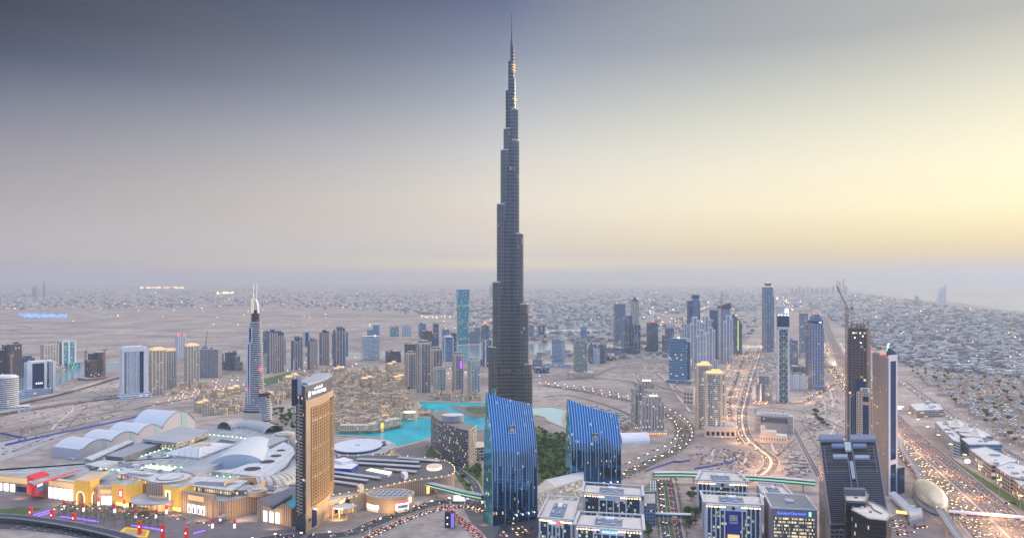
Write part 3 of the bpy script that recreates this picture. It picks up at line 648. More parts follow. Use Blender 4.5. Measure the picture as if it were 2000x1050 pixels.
simple('apartment_block', 'low blue shadowed block left of the masted white tower', 440, 462, 723, 688, 18, .8, 'f_greydark', group=G); simple('apartment_block', 'stepped grey block just behind the masted white tower', 458, 474, 724, 695, 18, .8, 'f_grey', tiers=[('b', -.5, .1, -.5, .5, 0, 1), ('b', .1, .5, -.5, .5, 0, .6)]); simple('apartment_block', 'small pale block left of the blue shadowed block', 428, 442, 722, 690, 18, .8, 'f_grey', tiers=[('b', -.5, 0, -.5, .5, 0, 1), ('b', 0, .5, -.5, .5, 0, .5)])
simple('apartment_block', 'pale low block right of the masted white tower', 506, 524, 716, 692, 20, .9, 'f_beigeblue')
def dark_twin(label, x0, x1, yb, yt, rot, mw='f_navy', step=.93):
    B = Bld('residential_tower', label, x0, x1, yb, yt, rot, .85, 'tower', 'slate towers right of the masted white tower')
    B.part('wall', [mw, 'roofdark'], ('b', -.5, .0, -.5, .5, 0, step), ('b', 0, .5, -.5, .5, 0, .97), ('b', -.2, .3, -.2, .4, .9, 1)); B.part('pier', 'slate_pier', ('f', -.5, .5, -.5, .5, 0, step, 3, 2, 4.2, .8)); B.part('parapet', 'slate_pier', ('p', -.2, .3, -.2, .4, 1, 2.5, .6)); B.part('floor_slab', 'slate_pier', ('s', -.5, .5, -.5, .5, 0, step, 7.4, .6, .3)); return B
facade('f_slate', (.21, .20, .23), (.04, .08, .18), 3, 3.7, .62, .6, .04, .9, .4, .2); mat('slate_pier', (.40, .35, .35), .8); facade('f_brick2', (.40, .38, .38), (.10, .10, .13), 3.6, 3.5, .6, .5, .03, 1, .2, .3)
simple('residential_tower', 'far blue tower peeking out left of the slate twins', 514, 527, 690, 647, 15, 1, 'f_navy', group=G)
dark_twin('left front slate tower of the twins nearest the masted white tower', 523, 541, 729, 644, 25); dark_twin('right slate tower of the twins nearest the masted white tower', 537, 554, 726, 647, 25, step=.9); dark_twin('narrow slate tower behind the right twin', 546, 557, 712, 661, 20)
dark_twin('slate tower standing alone left of the far white tower', 570, 590, 722, 658, 28, step=.88); dark_twin('slimmest slate tower with notched top', 602, 619, 722, 662, 28); dark_twin('slate tower right of the slimmest one', 625, 642, 713, 645, 28); dark_twin('broadest slate tower at the right of its row', 652, 674, 715, 639, 22)
simple('residential_tower', 'far blue tower behind the broadest slate tower', 648, 657, 700, 652, 10, 1, 'f_navy'); simple('residential_tower', 'far blue tower right behind the broadest slate tower', 671, 680, 694, 648, 10, 1, 'f_blueband', tiers=[FULL])
B = simple('office_tower', 'far white tower with one upright blue glass strip', 591, 606, 679, 648, 10, .9, 'f_whitegrid', tiers=[FULL]); B.part('glass_strip', 'glass_navy', ('b', -.2, .2, -.53, -.4, .1, .96))
B = simple('apartment_tower', 'white banded twin tower beside the old quarter', 706, 741, 704, 657, 18, .6, 'f_whiteband', slabs=('white', 0, 1, 4.4, 1.5, .7), tiers=[('b', -.5, .1, -.5, .5, 0, .97), ('b', .14, .5, -.5, .4, 0, 1)], lamps=('lamp_white', (.2, -.5, 1, 1.5)))
B = Bld('gate_tower', 'far hollow framed blue tower behind the white banded twin', 717, 744, 662, 633, 20, .5, 'tower')
B.part('wall', ['f_blueband', 'roofpale'], ('b', -.5, .34, -.5, .5, 0, .62), ('b', .0, .34, -.5, .5, .62, .93)); B.part('frame', 'white', ('b', .36, .5, -.5, .5, 0, 1), ('b', -.5, .36, -.5, .5, .94, 1), ('b', -.5, -.42, -.5, .5, .62, .94)); B.part('roof_lamp', 'sign_yellow', ('b', -.5, -.42, -.53, -.4, .86, 1.02))
glow('sign_yellow', (.8, .9, .1), 1.2)
simple('office_tower', 'far squat teal block between the framed tower and the striped block', 761, 779, 657, 638, 15, .6, 'f_tealband', group=G); simple('office_tower', 'far squat block with white upright stripes', 786, 803, 656, 637, 12, .7, 'f_navy', fins=('white', 0, 1, 5, 3, 5, 1))
simple('residential_tower', 'far hazy blue tower above the cluster by the lake', 817, 832, 660, 632, 12, .8, 'f_blueband'); simple('residential_tower', 'far slim blue tower left of the teal tower', 845, 857, 666, 632, 14, .9, 'f_navy'); simple('residential_tower', 'far blue tower with a lit beacon near the teal tower', 863, 878, 668, 643, 12, .8, 'f_blueband', lamps=('sign_yellow', (0, 0, 1, 2.5)))
simple('residential_tower', 'unfinished tower behind the tallest lakeside tower', 822, 844, 690, 646, 20, .8, 'f_constr', lamps=('lamp_red', (-.4, -.4, 1, 1), (.3, -.4, 1, 1))); simple('residential_tower', 'blue tower directly behind the lakeside cluster', 841, 857, 688, 651, 20, .8, 'f_navy')
simple('apartment_block', 'low unfinished block beyond the old quarter', 753, 783, 708, 686, 20, .8, 'f_greydark', slabs=('concrete_dark', 0, 1, 5, .7, 1)); simple('residential_tower', 'unfinished tower with a crane at the left of the lakeside cluster', 790, 812, 712, 672, 22, .9, 'f_constr')
B = simple('office_tower', 'blue tower with a curved white cap beside the lakeside cluster', 864, 885, 706, 655, 20, .8, 'f_blueband', fins=('white', 0, .9, 1, 1, 3, .6), tiers=[('b', -.5, .5, -.5, .5, 0, .9), ('b', -.4, .4, -.4, .4, .9, .95)]); B.part('cap', 'white', ('e', 0, 0, .62, .62, .93, .955), ('e', 0, 0, .3, .3, .955, 1))
simple('residential_tower', 'blue tower right behind the curved cap tower', 880, 892, 700, 650, 20, .9, 'f_navy')
# teal flared tower
B = Bld('glass_tower', 'tall teal green glass tower flaring towards its flat top', 891, 917, 672, 567, 12, .45, 'tower'); w_, d_, H_ = B.w, B.d, B.H
mb = MB(); b0 = [(-.40 * w_, -.5 * d_), (.46 * w_, -.5 * d_), (.46 * w_, .5 * d_), (-.40 * w_, .5 * d_)]; b1 = [(-.46 * w_, -.55 * d_), (.42 * w_, -.55 * d_), (.42 * w_, .5 * d_), (-.46 * w_, .5 * d_)]; b2 = [(-.5 * w_, -.55 * d_), (.5 * w_, -.55 * d_), (.5 * w_, .5 * d_), (-.5 * w_, .5 * d_)]
mb.prism(b0, 0, H_ * .45, 0, 1, poly2=b1, cap=False); mb.prism(b1, H_ * .45, H_, 0, 1, poly2=b2); mb.build('wall', ['f_teal', 'roofdark'], B.e); B.part('parapet', 'glass_teal', ('p', -.5, .5, -.55, .5, 1, 3, .6)); B.part('lit_floor', 'lit_teal', ('b', -.47, .47, -.57, -.5, .715, .725), ('b', -.45, .45, -.575, -.5, .41, .415), ('b', -.44, .45, -.56, -.5, .1, .105))
mat('lit_teal', (.2, .4, .3), .5, em=(.6, .9, .4), es=.35)
simple('office_block', 'grey hazy slab between the teal tower and the red lamp tower', 917, 937, 671, 640, 14, .5, 'f_grey', tiers=[('b', -.5, .0, -.5, .5, 0, .75), ('b', 0, .5, -.5, .5, 0, 1)]); simple('residential_tower', 'dark blue tower with red crown lamps left of the skyscraper', 939, 955, 668, 634, 14, .9, 'f_navy', lamps=('lamp_red', (-.4, -.4, 1, 2.2), (.4, -.4, 1, 2.2), (0, -.2, 1.08, 2)), tiers=[('b', -.5, .5, -.5, .5, 0, .93), ('e', 0, 0, .4, .4, .93, 1)])
B = simple('office_tower', 'white and dark blue tower touching the left side of the skyscraper', 943, 961, 716, 664, 25, .9, 'f_navy', fins=('white', 0, 1, 1, 1, 4, 1)); simple('podium_block', 'low grey blocks at the foot of the white and dark blue tower', 927, 958, 714, 702, 15, .6, 'f_grey', cat='building')
def lake_tower(label, x0, x1, yb, yt, rot, mw='f_lake', cr='beige_pale', lampc=None, h2=.93, purple=False):
    B = Bld('residential_tower', label, x0, x1, yb, yt, rot, .9, 'tower', 'residential towers on the lake shore')
    B.part('wall', [mw, 'roofgrey'], ('b', -.5, .5, -.5, .5, 0, h2), ('b', -.34, .34, -.34, .34, h2, 1)); B.part('pier', cr, ('f', -.5, .5, -.5, .5, 0, h2 + .015, 3, 3, 2.2, .7)); B.part('floor_slab', cr, ('s', -.5, .5, -.5, .5, 0, h2, 3.7, .5, .35)); B.part('parapet', cr, ('p', -.5, .5, -.5, .5, h2, 4, .7), ('p', -.34, .34, -.34, .34, 1, 2, .6))
    B.part('corner_bay', mw, ('b', -.15, .15, -.56, -.5, 0, h2 - .03))
    if purple: B.part('light_panel', 'purple', ('b', .02, .3, -.60, -.57, .62, .80))
    return B
facade('f_lake', (.28, .31, .38), (.05, .11, .20), 3, 3.7, .8, .62, .05, .9, .5, .12); facade('f_laketeal', (.40, .46, .5), (.05, .20, .28), 3, 3.7, .8, .66, .05, .9, .5, .12)
lake_tower('blue lakeside tower at the left front of its cluster', 792, 812, 759, 687, 26); lake_tower('tallest lakeside tower with pale stone piers', 813, 841, 767, 666, 30, 'f_slate', h2=.94); lake_tower('lakeside tower half hidden behind the tallest one', 839, 864, 752, 679, 24, 'f_slate'); lake_tower('short teal lakeside tower with white stone frame', 847, 870, 771, 718, 22, 'f_laketeal')
lake_tower('lakeside tower with a purple lit panel', 884, 905, 769, 689, 24, 'f_lake', purple=True); lake_tower('rightmost lakeside tower with a dark roof box', 914, 937, 776, 700, 26, 'f_laketeal')
# ---------------------------------------------------------------- right of the skyscraper
simple('office_tower', 'hazy grey round topped tower just right of the skyscraper', 1032, 1045, 664, 634, 10, .9, 'f_grey', tiers=[('e', 0, 0, .5, .5, 0, 1)], lamps=('lamp_red', (0, 0, 1, 2)))
B = Bld('gate_tower', 'far twin legged blue tower with a bright gap', 1051, 1064, 660, 635, 10, .5, 'tower'); B.part('wall', ['f_navy', 'roofgrey'], ('b', -.5, -.14, -.5, .5, 0, 1), ('b', .14, .5, -.5, .5, 0, 1), ('b', -.14, .14, -.5, .5, .9, 1), ('b', -.14, .14, -.5, .5, 0, .5))
B = simple('office_tower', 'pale blue tower with curved front on a long podium', 1078, 1104, 717, 663, -18, .8, 'f_blueband', slabs=('white', 0, 1, 4.2, .9, .8), podium=('f_whitegrid', ('b', -1.4, 1.6, -.7, .5, 0, .13)), tiers=[('b', -.5, .5, -.5, .5, 0, .97), ('b', -.5, .3, -.5, .5, .97, 1.02)])
B = simple('residential_tower', 'olive grey tower on a tiled podium beyond the boulevard', 1120, 1147, 739, 665, 14, .8, 'f_olive', slabs=('olive', 0, .98, 3.7, .6, .5), crown='olive', podium=('f_beige', ('b', -1.0, 1.1, -.9, .6, 0, .16))); facade('f_olive', (.38, .38, .33), (.12, .17, .18), 3, 3.7, .75, .6, .06, 1, .4, .2); mat('olive', (.40, .40, .35), .8)
simple('office_tower', 'white capped tower rising behind the olive grey tower', 1134, 1146, 690, 638, 14, .9, 'f_blueband', crown='white'); 
for i, (x0, x1, yb, yt, mw, lb) in enumerate([(1040, 1060, 722, 702, 'f_grey', 'low grey offices right of the skyscraper foot'), (1042, 1073, 729, 718, 'f_navy', 'low dark glass block in front of the grey offices'), (1149, 1166, 710, 672, 'f_grey', 'grey block left in the group behind the olive tower'), (1158, 1172, 711, 680, 'f_whitegrid', 'white block with dark glass middle in the group behind the olive tower'), (1168, 1184, 710, 673, 'f_slate', 'dark block right in the group behind the olive tower'), (1182, 1206, 690, 679, 'f_grey', 'low grey row at the creek bend'), (1183, 1200, 704, 696, 'f_constr', 'small building site by the creek bend')]):
    simple('office_block', lb, x0, x1, yb, yt, 15 if i % 2 else -15, .7, mw, cat='building')
simple('office_tower', 'tall hazy blue tower with lit rim left of the pyramid tower', 1199, 1221, 668, 594, 18, .8, 'f_darkslate', crown='beige', lamps=('lamp_orange', (-.45, -.45, 1, 1.5), (.45, -.45, 1, 1.5))); facade('f_darkslate', (.18, .21, .28), (.06, .10, .18), 3.4, 4, .7, .6, .04, .9, .5, .15)
simple('office_tower', 'grey banded tower leaning against the pyramid tower', 1213, 1235, 690, 616, 24, .8, 'f_bandgrey', tiers=[('b', -.5, -.1, -.5, .5, 0, .94), ('b', -.1, .5, -.5, .5, 0, 1)], podium=('f_grey', ('b', -1, .5, -.6, .5, 0, .14)), fins=('steel', 0, .94, 2, 2, 1.5, .5)); facade('f_bandgrey', (.27, .31, .38), (.08, .12, .20), 5, 4, .96, .55, .04, .9, .5, .15)
B = simple('pyramid_tower', 'slender beige tower with a blue pyramid roof', 1232, 1248, 690, 588, 20, .95, 'f_beigetall', fins=('beige_pale', 0, 1, 4, 4, 1.2, .6), tiers=[('b', -.5, .5, -.5, .5, 0, .955), ('b', -.42, .42, -.42, .42, .955, 1)]); facade('f_beigetall', (.58, .48, .40), (.10, .12, .16), 4, 4, .5, .6, .05, 1, .4, .2)
B.part('pyramid_roof', 'blueroof', ('y', -.46, .46, -.46, .46, 1.0, 1.09)); B.part('finial', 'steel', ('m', 0, 0, 1.08, 1.115, .8, .3)); mat('blueroof', (.02, .10, .30), .3, .3)
simple('office_tower', 'dark blue slim slab in front of the pyramid tower', 1234, 1251, 692, 634, 22, .9, 'f_navy', fins=('steel', 0, 1, 2, 2, 1, .4))
simple('office_tower', 'dark blue tower with a red lamp on its curved top', 1263, 1285, 687, 629, 20, .9, 'f_navydark', tiers=[('b', -.5, .5, -.5, .5, 0, .97), ('e', 0, 0, .4, .4, .97, 1)], fins=('steel_dark', 0, .97, 4, 4, .8, .3), lamps=('lamp_red', (0, -.1, 1, 2))); facade('f_navydark', (.11, .15, .23), (.05, .09, .17), 2.6, 4, .85, .7, .03, .9, .5, .12)
simple('office_tower', 'paler blue tower right of the red lamp tower', 1293, 1316, 688, 641, 18, .8, 'f_darkslate', tiers=[('b', -.5, -.2, -.5, .5, 0, .7), ('b', -.2, .5, -.5, .5, 0, 1)], crown='steel')
B = simple('office_tower', 'two stepped blue tower with a pale shaft and flat dark cap', 1342, 1367, 700, 587, 12, .7, 'f_navydark', tiers=[('b', -.5, .5, -.5, .5, 0, 1)]); B.part('shaft', 'f_bandgrey', ('b', -.12, .38, -.58, -.1, 0, 1.04)); B.part('cap', 'glass_navy', ('b', -.14, .42, -.6, .4, 1.04, 1.10))
B = simple('office_tower', 'broad blue banded glass tower standing before the white cluster', 1307, 1347, 748, 661, -14, .7, 'f_cyanband', slabs=('steel', 0, .98, 8.8, .6, .7), tiers=[('b', -.5, .5, -.5, .5, 0, .98), ('b', -.44, .44, -.44, .44, .98, 1)], podium=('f_grey', ('b', -.6, .8, -.8, .5, 0, .07)), lamps=('lamp_white', (.0, -.3, 1, 1.4))); facade('f_cyanband', (.22, .40, .52), (.05, .16, .28), 4, 4.4, .97, .68, .05, .9, .5, .12); B.part('side_wing', 'f_navydark', ('b', .5, .64, -.3, .45, 0, .93))
def white_stack(label, x0, x1, yb, yt, rot, k=0, mw='f_exec'):
    B = Bld('residential_tower', label, x0, x1, yb, yt, rot, .8, 'tower', 'white residential cluster')
    B.part('wall', [mw, 'white'], ('b', -.5, -.2, -.5, .5, 0, .86), ('b', -.2, .2, -.5, .5, 0, 1), ('b', .2, .5, -.5, .5, 0, .92)); B.part('pier', 'white', ('b', -.53, -.44, -.54, -.45, 0, .88), ('b', -.24, -.14, -.56, -.45, 0, 1), ('b', .14, .24, -.56, -.45, 0, 1), ('b', .44, .53, -.54, -.45, 0, .94), ('b', .46, .53, .0, .1, 0, .94))
    B.part('floor_slab', 'white', ('s', -.5, .5, -.5, .5, 0, .86, 7.6, .7, .4)); B.part('roof_frame', 'white', ('b', -.26, .26, -.54, -.4, .99, 1.02), ('b', .2, .53, -.54, -.4, .93, .955), ('b', -.53, -.2, -.54, -.4, .87, .9)); return B
facade('f_exec', (.40, .43, .50), (.07, .11, .19), 3, 3.7, .72, .62, .05, .9, .5, .15)
white_stack('farthest left low tower of the white residential cluster', 1329, 1345, 712, 632, 20); white_stack('left tall tower with red lamps in the white residential cluster', 1343, 1366, 722, 620, 22); white_stack('middle tower of the white residential cluster', 1358, 1378, 735, 645, 20); white_stack('tower behind the middle of the white residential cluster', 1368, 1388, 712, 618, 16); white_stack('front right tower with square frames in the white residential cluster', 1375, 1396, 718, 640, 20); white_stack('short tower at the foot of the white residential cluster', 1388, 1401, 724, 702, 15)
simple('residential_tower', 'slim hazy teal tower behind the white cluster', 1386, 1401, 705, 606, 15, .8, 'f_navydark', crown='steel')
B = simple('residential_tower', 'white tower with curved unfinished crown and a crane on top', 1401, 1428, 700, 600, 14, .8, 'f_exec', tiers=[('b', -.5, .5, -.5, .5, 0, .96), ('b', -.5, .5, -.3, .5, .96, 1)]); B.part('pier', 'white', ('b', -.53, -.4, -.54, -.4, 0, .98), ('b', .4, .53, -.54, -.4, 0, .98)); B.part('crown', 'f_constr', ('w', -.5, .5, -.45, .45, .97, 1.02, 1.09)); 
white_stack('stepped white tower in front of the crowned crane tower', 1410, 1430, 709, 617, 16); white_stack('low white shoulder tower right of the stepped one', 1424, 1432, 708, 668, 16)
B = simple('office_tower', 'leaning glass tower with one yellow upright line', 1430, 1449, 692, 614, 20, .8, 'f_navy', tiers=[('w', -.5, .5, -.5, .5, 0, 1, .75)], lamps=('lamp_white', (-.2, -.2, .97, 1))); B.part('light_line', 'sign_yellow', ('b', -.05, .02, -.53, -.5, .1, .85))
# tall hotel tower with domed lantern
B = Bld('hotel_tower', 'tallest dark tower right of centre with lit lantern top', 1489, 1512, 687, 560, 16, .9, 'tower')
B.part('wall', ['f_marq', 'roofdark'], ('b', -.5, .35, -.5, .5, 0, 1), ('b', .35, .5, -.4, .4, 0, .86), ('e', .05, -.45, .28, .2, 0, .93)); B.part('fin', 'steel', ('f', -.5, .35, -.5, .5, 0, 1, 5, 4, 1.2, .6)); B.part('crown', 'lit_crown2', ('b', -.52, .4, -.53, .5, 1, 1.012)); B.part('lantern', 'f_navy', ('b', -.3, .2, -.3, .3, 1.012, 1.045), ('e', -.05, 0, .33, .33, 1.045, 1.055)); B.part('dome', 'lit_crown', ('e', -.05, 0, .18, .18, 1.055, 1.075, .04, .04)); B.part('finial', 'steel', ('m', -.05, 0, 1.07, 1.105, .8, .3))
facade('f_marq', (.22, .30, .38), (.06, .12, .19), 3, 4.2, .8, .66, .04, .9, .5, .15)
# braced slender tower
B = Bld('braced_tower', 'slender tower with white X bracing down its glass front and a grey sign top', 1517, 1541, 785, 598, 6, 1.0, 'tower'); 
B.part('wall', ['f_whitefine', 'roofpale'], ('b', -.5, .5, -.5, .5, 0, .78)); B.part('dark_band', 'glass_navy', ('b', -.5, .5, -.5, .5, .78, .9)); B.part('crown', 'steel_pale', ('b', -.5, .5, -.5, .5, .9, 1)); mat('steel_pale', (.55, .57, .6), .5, .3); facade('f_whitefine', (.62, .64, .66), (.12, .16, .22), 1.6, 4, .6, .5, .02, .8, .4, .2)
B.part('glass_panel', 'glass_teal', ('b', -.34, .34, -.53, -.49, .0, .76)); mb = MB(); w_, H_, yy = B.w, B.H, -.555 * B.d
nseg = 11
for i in range(nseg):
    z0, z1 = .76 * H_ * i / nseg, .76 * H_ * (i + 1) / nseg; zm = z0 if i % 2 else z1
    mb.beam((-.34 * w_, yy, z1), (0, yy, z0), .7); mb.beam((0, yy, z0), (.34 * w_, yy, z1), .7); mb.beam((-.34 * w_, yy, z1), (.34 * w_, yy, z1), .7); mb.beam((0, yy, z0), (0, yy, z1), .35)
mb.build('brace', 'white', B.e); B.part('edge_frame', 'white', ('b', -.5, -.36, -.56, -.5, 0, .78), ('b', .36, .5, -.56, -.5, 0, .78), ('b', -.5, .5, -.56, -.5, .765, .785))
B.part('mast', 'steel', ('m', -.03, -.3, .9, 1.1, 1.1, .4)); B.part('sign', 'sign_white', ('b', .12, .42, -.54, -.5, .935, .945), ('b', .12, .16, -.54, -.5, .935, .975), ('b', .26, .3, -.54, -.5, .935, .985), ('b', .38, .42, -.54, -.5, .935, .975)); B.part('lamp', 'lamp_white', *[('l', x, -.56, .905, .8) for x in (-.4, -.15, .15, .4)])
simple('residential_tower', 'low dark tower between the braced tower and the tall pair', 1541, 1558, 716, 664, 18, .9, 'f_darkslate', group=G); simple('office_block', 'pale low block behind the braced tower', 1524, 1541, 700, 672, 12, .9, 'f_grey')
B = simple('office_tower', 'grey blue banded tower behind the tall blue pair', 1561, 1578, 697, 612, 14, .9, 'f_bandgrey', tiers=[('e', 0, 0, .5, .5, 0, .98), ('b', -.5, .5, -.5, .5, 0, .97)], podium=('f_whitegrid', ('b', -.5, .3, -.8, .5, 0, .1))); B.part('cap', 'roofdark', ('b', -.5, .5, -.5, .5, .97, 1))
simple('office_tower', 'narrow brownish tower left behind the rounded blue tower', 1573, 1584, 733, 634, 14, .9, 'f_slate', crown='slate_pier', group=G)
B = Bld('office_tower', 'rounded blue tower with chamfered top and dark sign band before the highway', 1580, 1609, 762, 622, 20, .85, 'tower'); B.part('wall', ['f_bluerib', 'roofgrey'], ('b', -.5, .38, -.5, .5, 0, .98), ('b', .38, .5, -.42, .42, 0, .87)); B.part('sign_band', 'glass_navy', ('b', -.52, .4, -.52, .52, .93, .965)); B.part('crown', 'f_bandgrey', ('b', -.42, .32, -.42, .42, .98, 1.03), ('b', -.3, .2, -.3, .3, 1.03, 1.06)); B.part('floor_slab', 'steel', ('s', -.5, .38, -.5, .5, 0, .93, 8, .7, .5)); B.part('fin', 'steel', ('f', -.5, .38, -.5, .5, 0, .93, 4, 3, 1.4, .6)); facade('f_bluerib', (.15, .23, .36), (.05, .11, .24), 3, 4, .8, .66, .03, .9, .5, .12)
B.part('crown_lamp', 'lamp_red', ('l', -.3, -.3, 1.06, .9), ('l', .2, -.3, 1.06, .9)); B.part('sign', 'sign_white', ('b', .05, .28, -.535, -.525, .942, .954)); B.part('podium', ['f_grey', 'roofpale'], ('b', -.5, .6, -.8, -.5, 0, .06))
# ---------------------------------------------------------------- mid distance right
B = Bld('office_block', 'light grey low offices with a taller ribbed block left of the braced tower', 1471, 1508, 783, 748, -20, .9, 'building'); B.part('wall', ['f_grey', 'roofdark'], ('b', -.2, .5, -.2, .5, 0, 1.35), ('b', -.5, -.2, -.5, .2, 0, .8), ('b', -.2, .1, -.5, -.2, 0, .9)); B.part('roof_frame', 'roofpale', ('p', -.2, .5, -.2, .5, 1.35, 2.5, .8)); B.part('pier', 'white', ('b', -.52, -.3, -.52, -.42, 0, .82), ('b', 0, .1, -.54, -.5, 0, .95))
simple('office_block', 'white gridded low block right of the braced tower', 1541, 1570, 761, 733, 8, .7, 'f_whitegrid', fins=('white', 0, 1, 7, 3, 1.5, .6), cat='building'); simple('office_block', 'dark car deck beside the white gridded block', 1545, 1584, 728, 716, 10, .8, 'f_greydark', 'concrete', cat='building')
B = Bld('office_block', 'blocky beige concrete building behind the lit twin tower', 1335, 1361, 793, 757, -22, .8, 'building'); B.part('wall', ['beige_pale', 'concrete'], ('b', -.5, .5, -.5, .5, 0, .86), ('b', -.3, .5, -.5, .5, .86, 1)); B.part('window', 'glass_navy', *[('b', -.42 + .3 * (i % 3), -.26 + .3 * (i % 3), -.52, -.49, .15 + .22 * (i // 3), .25 + .22 * (i // 3)) for i in range(9)])
B = Bld('concrete_building', 'empty grey building shell with a beige lower block in the sand', 1477, 1549, 846, 812, -4, .45, 'building'); B.part('wall', ['f_shell', 'roofgrey'], ('b', -.5, -.36, -.5, .5, 0, 1), ('b', .36, .5, -.5, .5, 0, 1), ('b', -.36, .36, -.3, .5, 0, .96)); B.part('panel', 'concrete', ('b', -.36, .36, -.42, -.3, 0, .55)); B.part('opening', 'f_greydark', ('b', -.36, .36, -.33, -.29, .58, .86)); B.part('roof_unit', 'roofpale', *[('b', -.3 + .1 * i, -.24 + .1 * i, 0, .3, .96, 1.06) for i in range(7)]); facade('f_shell', (.48, .48, .50), (.16, .17, .20), 2.2, 9, .5, .9, 0, 0, .2, .4)
B = Bld('beige_building', 'flat beige building in front of the grey shell', 1485, 1536, 866, 846, -4, .5, 'building'); B.part('wall', ['beige_pale', 'roofpale'], ('b', -.5, .5, -.5, .5, 0, .8), ('b', -.46, .1, -.3, .5, .8, 1.1), ('b', -.5, -.35, .2, .5, .8, 1.5)); B.part('window', 'black', *[('b', -.45 + .1 * i, -.42 + .1 * i, -.51, -.49, .35, .5) for i in range(10)])
# residential tower with fins and lit terraces
def fin_tower(label, x0, x1, yb, yt, rot):
    B = Bld('residential_tower', label, x0, x1, yb, yt, rot, .8, 'tower', 'pale stone towers with pergola roofs'); lv = [(-.5, -.36, .72), (-.36, -.2, .84), (.2, .36, .86), (.36, .5, .74)]
    B.part('wall', ['f_fin', 'roofpale'], ('b', -.2, .2, -.46, .46, 0, .88), *[('b', a, b, -.42, .42, 0, z) for a, b, z in lv]); B.part('pier', 'fin_stone', *[('b', a - .018, a + .018, -.5, -.4, 0, z + .03) for a, z in ((-.5, .72), (-.36, .84), (-.2, .93), (-.07, .8), (.07, .8), (.2, .93), (.36, .86), (.5, .74))], *[('b', .48, .52, y, y + .06, 0, .76) for y in (-.3, -.1, .1, .3)]); B.part('floor_slab', 'fin_stone', ('s', -.2, .2, -.46, .46, 0, .86, 3.7, .5, .5), ('s', -.5, .5, -.42, .42, 0, .72, 3.7, .5, .3))
    B.part('pergola', 'fin_stone', *[('b', -.26 + .052 * i, -.25 + .052 * i, -.5, .5, .985, 1.0) for i in range(11)], ('b', -.26, .28, -.5, -.47, .97, .985), ('b', -.26, .28, .47, .5, .97, .985), *[('b', x, x + .03, y, y + .03, .88, .985) for x in (-.26, -.1, .08, .25) for y in (-.5, .47)]); B.part('terrace_lamp', 'lamp_white', *[('l', x, -.49, .885, .8) for x in (-.15, -.05, .05, .15)]); B.part('podium', ['f_beige', 'roofpale'], ('b', -.56, .66, -.7, .5, 0, .07)); B.part('street_lamp_row', 'lamp_orange', *[('l', -.55 + .1 * i, -.73, .02, .5) for i in range(12)]); return B
mat('fin_stone', (.66, .56, .48), .8, var=.1, vs=.05)
fin_tower('taller pale stone tower with pergola roof, behind its lower twin', 1231, 1284, 836, 732, 16); fin_tower('lower pale stone tower with pergola roof and terrace lamps', 1246, 1297, 848, 764, 14)
def gold_tower(label, x0, x1, yb, yt, rot, podium):
    B = Bld('residential_tower', label, x0, x1, yb, yt, rot, .75, 'tower', 'sandstone towers with glowing gold crowns')
    B.part('wall', ['f_sky', 'roofgrey'], ('b', -.5, .5, -.5, .5, 0, .955)); B.part('bay', 'f_sky', ('e', -.08, -.42, .28, .22, .03, .94)); B.part('pier', 'beige_pale', ('b', -.53, -.38, -.53, -.4, 0, .96), ('b', .24, .36, -.54, -.4, 0, .96), ('b', .44, .53, -.53, -.42, 0, .96), ('b', .48, .53, 0, .12, 0, .96), ('b', .48, .53, .36, .53, 0, .96)); B.part('balcony', 'beige_pale', ('es', -.08, -.42, .28, .22, .03, .94, 3.7, .9, .6), ('s', -.5, .5, -.5, .5, 0, .95, 3.7, .5, .3)); B.part('crown', 'lit_gold_wall', ('b', -.4, .4, -.4, .4, .955, 1), ('b', -.15, .3, -.2, .3, 1, 1.03)); B.part('parapet', 'beige_pale', ('p', -.53, .53, -.53, .53, .955, 3, .7)); 
    if podium: B.part('podium', ['beige_pale', 'roofpale'], ('b', -.6, 1.0, -.9, -.53, 0, .16), ('b', .53, 1.0, -.53, .5, 0, .2)); B.part('podium_window', 'glass_navy', *[('b', -.5 + .25 * i, -.34 + .25 * i, -.91, -.89, .03, .09) for i in range(6)])
    return B
mat('lit_gold_wall', (.6, .45, .25), .7, em=(1, .60, .20), es=1.0)
gold_tower('rear sandstone tower with a glowing crown on the curved avenue', 1358, 1391, 836, 711, 10, False); gold_tower('front sandstone tower with stepped glowing crown on the curved avenue', 1375, 1416, 852, 727, 8, True)
# ================================================================ world-space kit
class Thing:
    def __init__(s, name, label, cat, org, group=None):
        s.o = Vector(org); s.e = empty(name, s.o, 0, label, cat, group)
    def part(s, name, mats, mb, parent=None, smooth=False, label=None, kind=None):
        mb.v = [(a - s.o.x, b - s.o.y, c - s.o.z) for a, b, c in mb.v]
        o = mb.build(name, mats, parent or s.e, smooth=smooth)
        if label: o['label'] = label
        if kind: o['kind'] = kind
        return o
def Q(x, y, z): p = P(x, y, z); return (p.x, p.y)
def qs(pts, z): return [Q(x, y, z) for x, y in pts]
def ccw(p):
    a = sum(p[i - 1][0] * p[i][1] - p[i][0] * p[i - 1][1] for i in range(len(p))); return p if a > 0 else p[::-1]
def slab(mb, pts, z0, z1, mi=0, tm=None, bottom=False): return mb.prism(ccw(pts), z0, z1, mi, tm, bottom=bottom)
def text(s, size, loc, rz, m, T, name='lettering', rx=pi / 2, ext=.12, sx=1.0):
    cu = bpy.data.curves.new(name, 'FONT'); cu.body = s; cu.size = size; cu.extrude = ext; cu.align_x = 'CENTER'; cu.align_y = 'CENTER'
    o = bpy.data.objects.new(name, cu); me = bpy.data.meshes.new_from_object(o); bpy.data.objects.remove(o)
    me.materials.clear(); me.materials.append(MAT[m]); r = meshobj(name, me, T.e); r.location = Vector(loc) - T.o; r.rotation_euler = (rx, 0, rz); r.scale = (sx, 1, 1); return r
